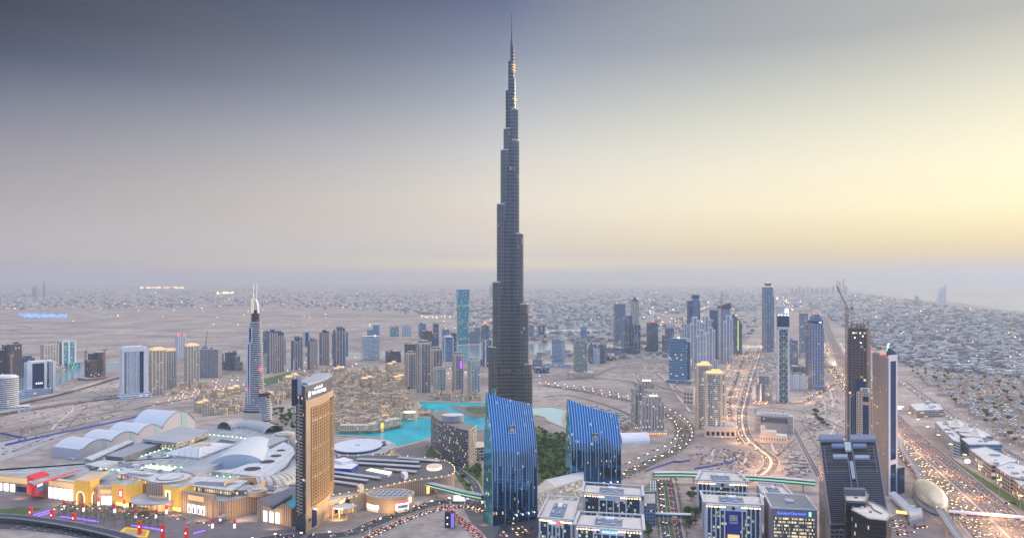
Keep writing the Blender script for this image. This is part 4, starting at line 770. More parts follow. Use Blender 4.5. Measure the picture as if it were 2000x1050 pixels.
def quadbox(mb, a, b, z0, z1, t, mi=0, tm=None):
    """upright slab from a to b, thickness t behind the line (to the left of a->b)"""
    a = Vector(a[:2]); b = Vector(b[:2]); d = (b - a).normalized(); n = Vector((-d.y, d.x)) * t
    return mb.prism([tuple(a), tuple(b), tuple(b + n), tuple(a + n)], z0, z1, mi, tm, bottom=z0 > .3)
def on(a, b, u): return (a[0] + (b[0] - a[0]) * u, a[1] + (b[1] - a[1]) * u)
def out(a, b, d):
    n = Vector((b[1] - a[1], -(b[0] - a[0]))).normalized() * d; return (a[0] + n.x, a[1] + n.y), (b[0] + n.x, b[1] + n.y)
def panel(T, name, m, a, b, u0, u1, z0, z1, off=.25, t=.2):
    A, B_ = on(a, b, u0), on(a, b, u1); A, B_ = out(A, B_, off); mb = MB(); quadbox(mb, A, B_, z0, z1, t); return T.part(name, m, mb)
def polybox(mb, c, rx, ry, z0, z1, n=40, mi=0, tm=None, a0=0, a1=2 * pi): return mb.prism([(c[0] + rx * cos(a0 + (a1 - a0) * i / n), c[1] + ry * sin(a0 + (a1 - a0) * i / n)) for i in range(n)], z0, z1, mi, tm)
facade('f_rib', (.50, .37, .27), (.30, .21, .155), 3.2, 60, .35, 1, 0, 0, 0, .8, .85); facade('f_shop', (.30, .22, .15), (.5, .3, .1), 3.4, 7.0, .72, .8, .8, 1.1, .1, .4, litc=(1, .55, .15)); facade('f_atrium', (.35, .30, .24), (.2, .2, .2), 4, 3.2, .8, .7, .75, .8, .1, .3, litc=(1, .65, .25))
facade('f_poster', (.9, .9, .9), (.12, .10, .12), 2.2, 5.2, .5, .3, 0, 0, 0, .8, .8); mat('wall_lit', (.62, .45, .28), .85)
facade('f_gold', (.66, .42, .12), (.40, .24, .06), 1.9, 1.5, .8, .72, 0, 0, 0, .7, .8)
facade('roof_mall', (.12, .13, .15), (.46, .48, .50), 14, 11, .94, .93, 0, 0, 0, .75, .75, gvar=.42); facade('roof_mall_pale', (.24, .26, .28), (.62, .64, .66), 12, 12, .95, .95, 0, 0, 0, .7, .7, gvar=.2); mat('vault', (.60, .64, .68), .5, var=.06, vs=.02); mat('vault_side', (.60, .57, .58), .8)
facade('f_roofpanel', (.34, .35, .40), (.24, .25, .29), 5, 5, .5, .5, 0, 0, 0, .7, .8); facade('f_skylight', (.50, .54, .58), (.42, .34, .28), 7.0, 60, .42, 1, 0, 0, .1, .4, .6)
# ================================================================ the mall
FR = [(-70, 950), (0, 957), (53, 964), (95, 972), (146, 979), (193, 986), (226, 986), (258, 976), (326, 983), (357, 999), (417, 1010), (440, 1013)]
front = [tuple(P(x, y)[:2]) for x, y in FR]
T = Thing('shopping_mall', 'sprawling shopping mall with white roofs and glowing beige front', 'mall', (front[5][0], front[5][1] + 60, 0)); MALL = T
back = qs([(505, 966), (560, 962), (640, 950), (660, 905), (650, 872), (600, 850), (560, 842), (480, 830), (400, 838), (330, 858), (230, 893), (150, 903), (60, 912), (-70, 925)], 20)
mb = MB(); mb.prism(ccw(front + back), 0, 21, 0, 1); T.part('wall', ['f_rib', 'roof_mall'], mb)
def roofpart(name, pts, z0, z1, m='roof_mall_pale', side='steel', t2=None): mb = MB(); slab(mb, qs(pts, z1), z0, z1, 0, 1, True); return T.part(name, [side, m], mb)
roofpart('flat_roof', [(280, 857), (347, 835.5), (409, 841), (345, 866)], 24, 32, 'roof_mall', 'f_atrium'); roofpart('roof_edge', [(278, 856), (347, 833), (411, 839), (345, 864)], 32.2, 35.5, 'roofmetal', 'steel')
roofpart('patterned_roof', [(206, 889), (283, 859), (313, 866), (240, 892)], 21, 29, 'f_roofpanel', 'concrete_dark'); roofpart('strip_roof', [(166, 893), (250, 858), (262, 861), (180, 898)], 21, 26)
mb = MB(); q = ccw(qs([(314, 886), (393, 862), (463, 866), (388, 894)], 24)); c = Vector((sum(p[0] for p in q) / 4, sum(p[1] for p in q) / 4)); q2 = [tuple(c + (Vector(p) - c) * .38) for p in q]
mb.prism(q, 21, 24, 0, cap=False); mb.prism(q, 24, 31, 0, 0, poly2=q2); T.part('pyramid_roof', ['roof_mall_pale'], mb); mb = MB(); polybox(mb, tuple(c), 17, 11, 31, 31.6, 24); T.part('roof_opening', 'stone', mb)
roofpart('spine_roof', [(352, 917), (378, 924), (482, 886), (562, 856), (546, 849), (460, 868)], 21, 28, 'roofmetal'); roofpart('side_roof', [(166, 905), (205, 897), (232, 900), (196, 912)], 21, 25)
for pts in ([(231, 925), (247, 917), (312, 927), (291, 938)], [(355, 946), (384, 932), (480, 940), (450, 958)]):
    roofpart('lit_storey', pts, 21, 26.5, 'roof_mall', 'f_shop'); q = [(x + (x - sum(p[0] for p in pts) / 4) * .08, y + (y - sum(p[1] for p in pts) / 4) * .12 - 2) for x, y in pts]; roofpart('canopy_roof', q, 27.5, 29, 'roof_mall_pale')
    c = (sum(p[0] for p in q) / 4, sum(p[1] for p in q) / 4); roofpart('roof_panel', [(c[0] + (x - c[0]) * .72, c[1] + (y - c[1]) * .35 + 1.5) for x, y in q], 29.05, 29.4, 'roofdark')
# long barrel vault and the sail roof with four round openings
a, b = Vector(Q(462, 912, 21)), Vector(Q(500, 866, 21)); ax = (b - a).normalized(); nx = Vector((ax.y, -ax.x)); mb = MB(); L = (b - a).length; R = 38
for i in range(14):
    t0, t1 = pi * i / 14, pi * (i + 1) / 14
    for j in range(8):
        s0, s1 = j / 8, (j + 1) / 8; r0, r1 = R * (1 - .35 * s0), R * (1 - .35 * s1)
        mb.face([(*(a + ax * L * s + nx * -cos(t) * r), 21 + sin(t) * r * .48) for s, t, r in ((s0, t0, r0), (s0, t1, r0), (s1, t1, r1), (s1, t0, r1))])
mb.face([(*(a + nx * -cos(pi * i / 14) * R), 21 + sin(pi * i / 14) * R * .48) for i in range(15)]); T.part('barrel_vault', 'vault', mb, smooth=False)
roofpart('sail_roof', [(413, 919), (451, 916), (500, 900), (516, 882), (554, 862), (572, 872), (576, 884), (556, 912), (523, 932)], 21, 27, 'roof_mall_pale')
for x, y, rx in ((493, 915, 16), (522, 901, 14), (539, 889.5, 10.5), (549, 879, 8)):
    mb = MB(); c = Q(x, y, 27.3); r = rx / F * c[1]; polybox(mb, c, r, r * .95, 27.3, 27.9, 28, 0); mb2 = MB(); polybox(mb2, c, r * 1.12, r * 1.06, 26, 27.25, 28); T.part('round_opening', 'black', mb); T.part('opening_rim', 'white', mb2)
def arcade(name, pts, w, h, z=21):
    L = smooth_line(qs(pts, z), 6); nn = normals(L); mb = MB(); u = 0
    for i in range(len(L) - 1):
        d = math.hypot(L[i + 1][0] - L[i][0], L[i + 1][1] - L[i][1])
        for j in range(8):
            t0, t1 = pi * j / 8, pi * (j + 1) / 8
            pt = lambda k, t: (L[k][0] + nn[k][0] * cos(t) * w, L[k][1] + nn[k][1] * cos(t) * w, z + sin(t) * h)
            mb.face([pt(i, t0), pt(i + 1, t0), pt(i + 1, t1), pt(i, t1)], 0, [(u, t0 * 9), (u + d, t0 * 9), (u + d, t1 * 9), (u, t1 * 9)])
        u += d
    return T.part(name, 'f_skylight', mb)
arcade('ribbed_arcade', [(438, 838), (465, 833), (500, 835), (536, 845)], 17, 13); arcade('ribbed_arcade', [(500, 951), (540, 945), (575, 928), (598, 905), (600, 880), (585, 862)], 16, 12)
arcade('ribbed_arcade', [(345, 926), (400, 934), (440, 940), (490, 944)], 8, 5)
for x, y, rx, z in ((557, 845, 19, 31), (503, 955, 19, 27)):
    c = Q(x, y, z); r = rx / F * c[1]; mb = MB(); polybox(mb, c, r, r, 21, z, 32, 0, 1); mb.prism(ellpts(*c, r * .62, r * .62, 28), z, z + 1.5, 0, 1); T.part('disc_roof', ['beige', 'roof_mall_pale'], mb)
c = Q(332, 932, 32); r = 41 / F * c[1]; mb = MB(); polybox(mb, c, r, r, 0, 31, 44, 0, 1); T.part('drum', ['f_rib', 'stone'], mb); mb = MB(); polybox(mb, c, r * .93, r * .93, 31, 32.2, 44, 0, 1); T.part('drum_roof', ['roofdark', 'roof_mall_pale'], mb)
for k, mm in ((.6, 'roofdark'), (.55, 'roof_mall_pale')): mb = MB(); polybox(mb, c, r * k, r * k, 32.2, 32.8 + (.6 - k) * 8, 40); T.part('drum_ring', mm, mb)
c2 = Q(318, 968, 16); mb = MB(); polybox(mb, c2, 17, 10, 0, 17, 30); T.part('inner_drum', 'beige', mb)
# green-lit parapets, courtyards and small plant on the roofs
rr = random.Random(3)
for pts in ([(272, 917), (290, 908), (360, 914)], [(405, 849), (450, 853), (500, 860)], [(362, 884), (320, 892)], [(183, 897), (205, 893)], [(272, 893), (322, 876)], [(418, 930), (520, 937), (575, 915), (588, 888)], [(190, 916), (250, 920)], [(300, 868), (360, 886)], [(590, 886), (600, 900), (590, 925)], [(505, 872), (520, 866)]):
    L = qs(pts, 22); mb = MB()
    for i in range(len(L) - 1): mb.beam((*L[i], 22.4), (*L[i + 1], 22.4), 1.1, .8)
    T.part('light_strip', 'led_green', mb)
    for i in range(len(L) - 1):
        a, b = Vector(L[i]), Vector(L[i + 1]); n = int((b - a).length / 9)
        mb = MB()
        for k in range(n): p = a + (b - a) * (k + .5) / n; mb.box(p.x - .4, p.x + .4, p.y - .4, p.y + .4, 23.2, 24.0)
        if n: T.part('lamp_row', 'lamp_white', mb)
roofpart('courtyard', [(280, 912), (296, 908), (345, 914), (330, 919)], 21, 21.6, 'lit_cream'); roofpart('courtyard', [(405, 925), (420, 921), (505, 935), (500, 941)], 21, 21.5, 'beige_pale'); roofpart('light_well', [(424, 861), (432, 857), (462, 861), (455, 865)], 21, 21.8, 'glass_navy'); roofpart('light_well', [(232, 908), (244, 903), (262, 905), (250, 911)], 21, 22, 'roofdark')
for k in range(150):
    x, y = rr.uniform(110, 600), rr.uniform(870, 955)
    if y > 905 + (x - 100) * .12 or y < 905 - (x - 60) * .16: continue
    c = Q(x, y, 23); s = rr.uniform(1.2, 4.2); mb = MB(); mb.box(c[0] - s, c[0] + s, c[1] - s * .7, c[1] + s * .7, 21, 21 + rr.uniform(1.5, 4)); T.part('roof_unit', rr.choice(['white', 'roofgrey', 'concrete_dark', 'roofmetal']), mb)
# ---- the front
def wallseg(i, m='wall_lit'): return front[i], front[i + 1]
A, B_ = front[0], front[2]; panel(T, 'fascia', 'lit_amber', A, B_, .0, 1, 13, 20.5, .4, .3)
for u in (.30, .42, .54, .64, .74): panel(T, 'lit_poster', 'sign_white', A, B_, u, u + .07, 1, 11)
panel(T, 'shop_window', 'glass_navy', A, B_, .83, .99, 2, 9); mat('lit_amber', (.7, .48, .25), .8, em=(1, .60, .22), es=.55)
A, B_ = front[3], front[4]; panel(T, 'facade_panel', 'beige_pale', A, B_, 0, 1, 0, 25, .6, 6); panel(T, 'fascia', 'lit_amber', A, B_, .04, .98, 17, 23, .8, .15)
for i in range(5): panel(T, 'lit_poster', 'sign_white', A, B_, .02 + i * .195, .16 + i * .195, 1, 15, .9)
def arch_panel(T, a, b, H, hw, m):
    a, b = Vector(a), Vector(b); d = (b - a).normalized(); L = (b - a).length; n = Vector((d.y, -d.x)); mb = MB(); t = 3.0
    ow = L * hw; base = 10.5; c = L / 2; arc = [(c - ow * cos(pi * k / 12), base + (L * .30) * sin(pi * k / 12)) for k in range(13)]
    outer = [(0, 0), (c - ow, 0)] + arc + [(c + ow, 0), (L, 0), (L, H), (0, H)]
    def pt(u, z, o): p = a + d * u + n * o; return (p.x, p.y, z)
    for o, rev in ((.9, 0), (.9 - t, 1)):
        # strips: left pier, right pier and columns above the arch
        mb.face([pt(0, 0, o), pt(c - ow, 0, o), pt(c - ow, H, o), pt(0, H, o)], 0, [(0, 0), (c - ow, 0), (c - ow, H), (0, H)])
        mb.face([pt(c + ow, 0, o), pt(L, 0, o), pt(L, H, o), pt(c + ow, H, o)], 0, [(c + ow, 0), (L, 0), (L, H), (c + ow, H)])
        for k in range(12): (u0, z0), (u1, z1) = arc[k], arc[k + 1]; mb.face([pt(u0, z0, o), pt(u1, z1, o), pt(u1, H, o), pt(u0, H, o)], 0, [(u0, z0), (u1, z1), (u1, H), (u0, H)])
    for k in range(len(outer)):
        u0, z0 = outer[k]; u1, z1 = outer[(k + 1) % len(outer)]; mb.face([pt(u0, z0, .9), pt(u0, z0, .9 - t), pt(u1, z1, .9 - t), pt(u1, z1, .9)], 0)
    T.part('arch_wall', m, mb)
    mb = MB()
    for k in range(12): (u0, z0), (u1, z1) = arc[k], arc[k + 1]; mb.beam(pt(u0, z0, 1.2), pt(u1, z1, 1.2), 1.1, .8)
    mb.beam(pt(c - ow, 0, 1.2), pt(c - ow, base, 1.2), 1.1, .8); mb.beam(pt(c + ow, 0, 1.2), pt(c + ow, base, 1.2), 1.1, .8); T.part('arch_moulding', 'lit_cream', mb)
g0, g1, g2 = P(146, 984), P(172, 988), P(193, 979); g0, g1, g2 = [(p.x, p.y) for p in (g0, g1, g2)]
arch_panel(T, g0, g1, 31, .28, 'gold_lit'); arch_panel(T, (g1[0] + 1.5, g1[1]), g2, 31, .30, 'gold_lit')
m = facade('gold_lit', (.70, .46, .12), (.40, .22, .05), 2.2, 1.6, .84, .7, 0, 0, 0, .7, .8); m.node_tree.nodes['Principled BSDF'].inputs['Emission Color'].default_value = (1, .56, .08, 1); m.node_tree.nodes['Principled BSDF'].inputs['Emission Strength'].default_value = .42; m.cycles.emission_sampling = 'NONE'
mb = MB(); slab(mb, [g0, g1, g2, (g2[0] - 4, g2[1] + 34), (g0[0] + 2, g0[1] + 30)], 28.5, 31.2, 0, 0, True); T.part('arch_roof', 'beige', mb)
A, B_ = front[5], front[6]; panel(T, 'facade_panel', 'beige', A, B_, -.05, 1, 0, 24, .8, 5); panel(T, 'fascia', 'lit_amber', A, B_, .1, .75, 15, 20, 1.0, .15)
for u in (.2, .52): panel(T, 'lit_poster', 'sign_white', A, B_, u, u + .26, 1, 12, 1.2)
def gold_cube(a, b, H, d, poster, pm):
    mb = MB(); (a2, b2) = out(a, b, 6); quadbox(mb, a2, b2, 6, H, d, 0, 1); T.part('gold_box', ['gold_lit', 'roof_mall'], mb)
    panel(T, 'poster', pm, a2, b2, poster[0], poster[1], 11, H - 5, .25, .2); panel(T, 'poster_mark', 'sign_white' if pm == 'sign_red' else 'brown', a2, b2, (poster[0] + poster[1]) / 2 - .05, (poster[0] + poster[1]) / 2 + .06, 14, H - 8, .5, .2); panel(T, 'lit_storey', 'lit_yellow', a, b, .0, 1, .5, 5.5, 3, .3)
gold_cube(tuple(P(226, 984)[:2]), tuple(P(255, 989)[:2]), 28, 24, (.45, .8), 'sign_red'); gold_cube(tuple(P(326, 992)[:2]), tuple(P(357, 998)[:2]), 30, 24, (.15, .5), 'lit_cream')
# curved porch canopy
a, b = Vector(Q(256, 972, 12)), Vector(Q(325, 984, 12)); mid = (a + b) / 2; n = Vector(((b - a).y, -(b - a).x)).normalized(); cv = []
for i in range(17): u = i / 16; cv.append(tuple(a + (b - a) * u + n * (18 * sin(pi * u))))
mb = MB(); slab(mb, cv + [tuple(b - n * 26), tuple(a - n * 26)], 12, 13.4, 0, 0, True); T.part('porch_canopy', 'roofmetal', mb)
mb = MB(); quadbox(mb, a - n * 8, b - n * 8, 0, 11.8, 1); T.part('porch_glass', 'f_shop', mb)
for u in (.15, .4, .6, .85): p = a + (b - a) * u + n * 12 * sin(pi * u); mb = MB(); mb.ell(p.x, p.y, .7, .7, 0, 12, 10); T.part('column', 'steel', mb)
A, B_ = front[9], front[10]; panel(T, 'facade_panel', 'f_rib', A, B_, 0, 1, 0, 26, 1.5, 6); panel(T, 'fascia', 'lit_amber', A, B_, .22, .72, 17, 23, 1.8, .15)
for i in range(4): panel(T, 'lit_poster', 'sign_white', A, B_, .2 + i * .15, .31 + i * .15, 1.5, 12, 1.8); panel(T, 'poster_figure', 'concrete_dark', A, B_, .225 + i * .15, .28 + i * .15, 2, 8.5, 2.05, .1)
# horseshoe wall with the glass cylinder
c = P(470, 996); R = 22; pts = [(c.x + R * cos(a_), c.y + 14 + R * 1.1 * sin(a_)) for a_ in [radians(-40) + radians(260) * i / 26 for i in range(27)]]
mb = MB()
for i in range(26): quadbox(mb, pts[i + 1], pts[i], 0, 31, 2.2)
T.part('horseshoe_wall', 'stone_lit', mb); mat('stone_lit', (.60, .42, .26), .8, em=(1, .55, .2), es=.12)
mb = MB(); mb.ell(c.x + 2, c.y + 4, 12, 12, 0, 25, 28, 0, 1); T.part('glass_cylinder', ['f_shop', 'roofdark'], mb); mb = MB(); mb.ell(c.x + 2, c.y + 4, 12.8, 12.8, 25, 27, 28, 0, 1); mb.ell(c.x + 2, c.y + 4, 12.6, 12.6, 20.5, 21.3, 28); T.part('roof_ring', ['roofdark', 'roofgrey'], mb)
mb = MB(); q = [tuple(P(423, 1020)[:2]), tuple(P(431, 1023)[:2]), tuple(P(458, 1006)[:2]), tuple(P(448, 1002)[:2])]; slab(mb, q, 6, 7, 0, 0, True); T.part('entrance_canopy', 'roofmetal', mb)
a_, b_ = tuple(P(502, 1017)[:2]), tuple(P(569, 1028)[:2]); mb = MB(); quadbox(mb, a_, b_, 0, 25, 62, 0, 1); T.part('wing', ['f_rib', 'roofdark'], mb)
panel(T, 'facade_panel', 'beige', a_, b_, .15, .75, 2, 19, .5, .4)
for i in range(3): panel(T, 'lit_poster', 'sign_white', a_, b_, .2 + i * .18, .31 + i * .18, 1.5, 14, .8)
mb = MB(); slab(mb, qs([(558, 980), (586, 966), (592, 975), (572, 992)], 26), 25.1, 26, 0); T.part('pool', 'pool_water', mb); mb = MB(); slab(mb, qs([(527, 984), (565, 962), (570, 965), (533, 988)], 29), 25.1, 29, 0); T.part('terrace_roof', 'roofdark', mb)
# red corner volume with the screen
a_, b_ = tuple(P(53, 970)[:2]), tuple(P(68, 978)[:2]); c_ = tuple(P(96, 966)[:2]); d_ = tuple((c_[0] - 16, c_[1] + 14)); T2 = T
mb = MB(); slab(mb, [a_, b_, c_, d_], 6, 28, 0, 0, True); T.part('red_corner', 'red_lit', mb); mat('red_lit', (.62, .02, .04), .5, em=(1, .02, .04), es=.22); panel(T, 'screen', 'screen', b_, c_, .12, .95, 10, 24, .3, .3); panel(T, 'screen_image', 'sign_white', b_, c_, .15, .5, 17, 22, .7, .1); mat('screen', (.05, .1, .2), .3, em=(.08, .22, .42), es=.6)
mb = MB(); q = [Q(53, 941, 28), Q(66, 946, 28), Q(152, 917, 28), Q(148, 914, 28)]; slab(mb, q, 26.5, 28.4, 0, 1, True); T.part('red_roof_edge', ['red_lit', 'roof_mall'], mb)
# lamps that wash the front (all of them lit in the photo)
def flood(loc, tgt, e, size=12, col=(1, .62, .28)):
    l = bpy.data.lights.new('flood_lamp', 'AREA'); l.energy = e; l.size = size; l.color = col; o = bpy.data.objects.new('flood_lamp', l); COL.objects.link(o); o.location = loc; o.rotation_euler = (Vector(loc) - Vector(tgt)).to_track_quat('Z', 'Y').to_euler()
for x, y, e, zz in ((40, 972, 9e3, 4), (120, 985, 12e3, 5), (172, 994, 14e3, 5), (240, 996, 12e3, 4), (276, 994, 12e3, 5), (308, 1000, 12e3, 5), (342, 1005, 14e3, 4), (395, 1014, 12e3, 4), (468, 1016, 16e3, 5), (535, 1031, 10e3, 4)):
    p = P(x, y); flood((p.x, p.y - 8, zz + 3), (p.x, p.y + 22, 12), e * .45)
# ================================================================ the row of wave-roofed halls
A0 = Vector(tuple(P(157, 897)[:2])); A1 = Vector(tuple(P(381, 842)[:2])); ax = (A1 - A0).normalized(); L = (A1 - A0).length; nv = Vector((-ax.y, ax.x)); Wd = 62
T = Thing('vaulted_hall', 'long white hall with four wave shaped roofs rising to the back left', 'hall', (*((A0 + A1) / 2 + nv * 30), 0))
hump = [(0, .0, 16, 16), (.03, .24, 17, 25), (.24, .46, 18, 28), (.46, .68, 19, 31), (.68, 1.0, 21, 43)]
def hz(t):
    for t0, t1, lo, hi in hump[1:]:
        if t0 <= t <= t1: u = (t - t0) / (t1 - t0); return lo + (hi - lo) * sin(pi * min(1, u * 1.02)) ** .8 if u < 1 else lo
    return 16
n = 96; prof = [(i / n, hz(i / n)) for i in range(n + 1)]
mb, ms = MB(), MB()
for i in range(n):
    (t0, z0), (t1, z1) = prof[i], prof[i + 1]; w0 = Wd * (1 + .25 * t0); w1 = Wd * (1 + .25 * t1); a = A0 + ax * L * t0; b = A0 + ax * L * t1
    mb.face([(*a, z0), (*b, z1), (*(b + nv * w1), z1), (*(a + nv * w0), z0)]); ms.face([(*a, 0), (*b, 0), (*b, z1 - .1), (*a, z0 - .1)]); ms.face([(*(b + nv * w1), 0), (*(a + nv * w0), 0), (*(a + nv * w0), z0), (*(b + nv * w1), z1)])
ms.face([(*A0, 0), (*A0, 16), (*(A0 + nv * Wd), 16), (*(A0 + nv * Wd), 0)]); ms.face([(*A1, 0), (*(A1 + nv * Wd * 1.25), 0), (*(A1 + nv * Wd * 1.25), prof[-1][1]), (*A1, prof[-1][1])])
T.part('wave_roof', 'vault', mb, smooth=True); T.part('wall', 'vault_side', ms)
e = MB()
for i in range(n): e.beam((*(A0 + ax * L * prof[i][0] - nv * .3), prof[i][1] + .2), (*(A0 + ax * L * prof[i + 1][0] - nv * .3), prof[i + 1][1] + .2), .9, .9)
T.part('roof_edge', 'steel_dark', e)
for t0, t1 in ((.17, .2), (.39, .43), (.61, .65), (.86, .92)): mb = MB(); a = A0 + ax * L * t0 - nv * .5; b = A0 + ax * L * t1 - nv * .5; quadbox(mb, a, b, 1, hz(t0) - 2, .3); T.part('glass_panel', 'teal_pale', mb)
mat('teal_pale', (.40, .55, .53), .4)
# ================================================================ oval hall by the lake
c = Q(706, 871, 22); T = Thing('oval_hall', 'white roofed oval hall with a round inner disc beside the lake', 'hall', (*c, 0))
mb = MB(); polybox(mb, c, 49, 62, 0, 21, 56, 0, 1); T.part('wall', ['f_rib', 'roof_mall_pale'], mb); mb = MB(); polybox(mb, c, 47, 60, 21, 22, 56, 0, 0); T.part('roof_ring', 'roof_mall_pale', mb)
c2 = Q(699, 869, 26); mb = MB(); polybox(mb, c2, 36, 45, 22, 26, 48, 0, 1); T.part('disc_roof', ['glass_navy', 'roof_white'], mb); mb = MB(); polybox(mb, c2, 37.2, 46.4, 25.2, 26.3, 48, 0, 0); T.part('disc_rim', 'roof_white', mb); mat('roof_white', (.66, .68, .72), .7, var=.05, vs=.05)
mb = MB(); polybox(mb, c2, 4, 4, 26.3, 27, 16); T.part('roof_hatch', 'roofgrey', mb); mb = MB(); q = ccw(qs([(740, 864), (752, 861), (755, 868), (743, 871)], 23)); mb.prism(q, 22, 24); T.part('roof_glass', 'glass_navy', mb)
mb = MB(); q = qs([(742, 890), (768, 880), (771, 868), (757, 872), (744, 880)], 20); slab(mb, q, 0, 24, 0, 1); T.part('lit_bay', ['f_atrium', 'roofmetal'], mb)
# ================================================================ beige wing with rooftop parking
RP = [(640, 902), (662, 890), (700, 889), (760, 889), (830, 893), (868, 899), (884, 908), (888, 916), (884, 925), (862, 931), (811, 937), (770, 945), (716, 956), (651, 966), (640, 966)]
q = ccw(qs(RP, 21)); c = Vector((sum(p[0] for p in q) / len(q), sum(p[1] for p in q) / len(q)))
T = Thing('parking_wing', 'ribbed beige shopping wing with rooftop parking and rounded end', 'mall wing', (*c, 0)); qq = smooth_line(q + [q[0]], 4)[:-1]
mb = MB(); mb.prism(qq, 0, 20, 0, 1); T.part('wall', ['f_rib', 'asphalt_pale'], mb); mb = MB(); 
for i in range(len(qq)): mb.beam((*qq[i], 20.6), (*qq[(i + 1) % len(qq)], 20.6), 1, 2.0)
T.part('parapet', 'beige', mb)
for i in range(0, len(qq), 1):
    p = Vector(qq[i]); 
    if p.y > c.y - 30 and i % 2: continue
    mb = MB(); mb.box(p.x - .3, p.x + .3, p.y - .3, p.y + .3, 21.6, 22.3); T.part('parapet_lamp', 'lamp_warm', mb)
def row(pts, z1, m): mb = MB(); slab(mb, qs(pts, z1), z1 - .6, z1, 0, 0, True); T.part('parking_canopy', m, mb)
for (x0, y0, x1, y1) in ((700, 893, 820, 899), (690, 900, 822, 908), (752, 912, 815, 918), (652, 918, 745, 930), (650, 926, 720, 935), (650, 936, 700, 943), (780, 890, 860, 897)):
    row([(x0, y0), (x1, y1), (x1 - 4, y1 + 3.2), (x0 - 4, y0 + 3.2)], 23.5, 'roofgrey')
mb = MB(); slab(mb, qs([(652, 903), (668, 898), (700, 906), (686, 915), (652, 913)], 27), 20, 27, 0, 1); T.part('roof_block', ['blue', 'white'], mb); mb = MB(); slab(mb, qs([(650, 897), (672, 892), (690, 897), (668, 902)], 31), 27, 31); T.part('roof_box', 'white', mb)
mb = MB(); slab(mb, qs([(714, 918), (724, 914), (766, 921), (758, 927)], 23), 20, 23.4, 0, 1); T.part('skylight', ['white', 'lit_cream'], mb); mb = MB(); slab(mb, qs([(783, 921), (790, 919), (797, 922), (790, 927)], 27), 20, 27); T.part('stair_box', 'white', mb); mb = MB(); slab(mb, qs([(697, 946), (706, 943), (711, 947), (702, 952)], 27), 20, 27); T.part('stair_box', 'beige_pale', mb)
cc = Q(848, 911, 22); mb = MB(); polybox(mb, cc, 10.5, 15, 20, 23.5, 30, 0, 1); T.part('ramp_drum', ['lit_cream', 'beige_pale'], mb)
# front wall details; the wall line runs from the lower left to the rounded end
w0, w1 = Vector(Q(716, 956, 21)), Vector(Q(811, 937, 21)); mb = MB(); quadbox(mb, Vector(Q(600, 985, 21)), Vector(Q(716, 957.5, 21)), 0, 19.5, 30, 0, 1); T.part('plain_wing', ['beige', 'roofpale'], mb)
A_, B2 = Q(600, 985, 21), Q(716, 957.5, 21); panel(T, 'window', 'glass_navy', A_, B2, .45, .52, 3, 14); panel(T, 'window', 'glass_navy', A_, B2, .62, .70, 1, 16); panel(T, 'lit_terrace', 'f_shop', A_, B2, .55, .85, 16.5, 19, .4)
e0, e1 = Q(835, 937, 21), Q(862, 931, 21); panel(T, 'lit_window', 'lit_yellow', e0, e1, -.1, .1, 4, 13, 1.2); panel(T, 'dark_window', 'brown', e0, e1, .45, .6, 3, 16, 1.4); panel(T, 'window_sign', 'tail', e0, e1, .5, .55, 4, 15, 1.8)
d = math.atan2(e1[1] - e0[1], e1[0] - e0[0]); tp = Q(876, 930, 16); mat('red_letters', (.8, .1, .1), .5, em=(1, .12, .08), es=1.2)
text('THE DUBAI MALL', 3.2, (tp[0] - 3.5, tp[1] - 7.5, 15), d + .25, 'red_letters', T)
# rounded entry block
c = Q(762, 962, 19); T = Thing('entry_pavilion', 'rounded amber lit entry block with lattice roof below the parking wing', 'pavilion', (*c, 0)); mb = MB(); R1, R2 = 29, 20; pl = ellpts(*c, R1, R2, 44); mb.prism(pl, 0, 18, 0, 1); T.part('wall', ['stone_lit', 'roofdark'], mb)
mb = MB()
for k in range(-4, 5): x = k * R1 / 4.6; yy = R2 * .9 * sqrt(max(0, 1 - (x / R1) ** 2)); mb.beam((c[0] + x - 3, c[1] - yy, 18.6), (c[0] + x + 3, c[1] + yy, 18.6), .8, .5)
for k in range(-2, 3): y_ = k * R2 / 2.8; xx = R1 * .9 * sqrt(max(0, 1 - (y_ / R2) ** 2)); mb.beam((c[0] - xx, c[1] + y_, 19), (c[0] + xx, c[1] + y_, 19), .8, .4)
T.part('lattice', 'white', mb); mb = MB()
for i in range(44): mb.beam((*pl[i], 18.6), (*pl[(i + 1) % 44], 18.6), 1.2, 1.4)
T.part('roof_rim', 'beige_pale', mb)
def arcpanel(a0, a1, z0, z1, m, name, off=.5):
    mb = MB(); P_ = [(c[0] + (R1 + off) * cos(radians(a)), c[1] + (R2 + off) * sin(radians(a))) for a in [a0 + (a1 - a0) * i / 8 for i in range(9)]]
    for i in range(8): quadbox(mb, P_[i], P_[i + 1], z0, z1, .3)
    T.part(name, m, mb)
arcpanel(202, 248, 4, 9, 'sign_white', 'lit_window'); arcpanel(202, 246, .5, 4, 'f_shop', 'shopfront'); arcpanel(290, 325, 2.5, 11, 'sign_white', 'entrance_frame'); arcpanel(293, 322, 5, 9.5, 'f_poster', 'entrance_window', 1.0); arcpanel(293, 322, .5, 4, 'f_shop', 'entrance', 1.0)
ang = radians(305); text('THE DUBAI MALL', 3.1, (c[0] + (R1 + 1.2) * cos(ang), c[1] + (R2 + 1.2) * sin(ang), 13.5), radians(24), 'red_letters', T); 
mb = MB(); p = (c[0] + R1 * cos(radians(330)) + 1, c[1] + R2 * sin(radians(330)) - 1); mb.ell(*p, 1.6, 1.6, 11, 17, 12); T.part('sign_emblem', 'sign_white', mb); flood((c[0] + 4, c[1] - R2 - 10, 3), (c[0], c[1], 12), 3e3)
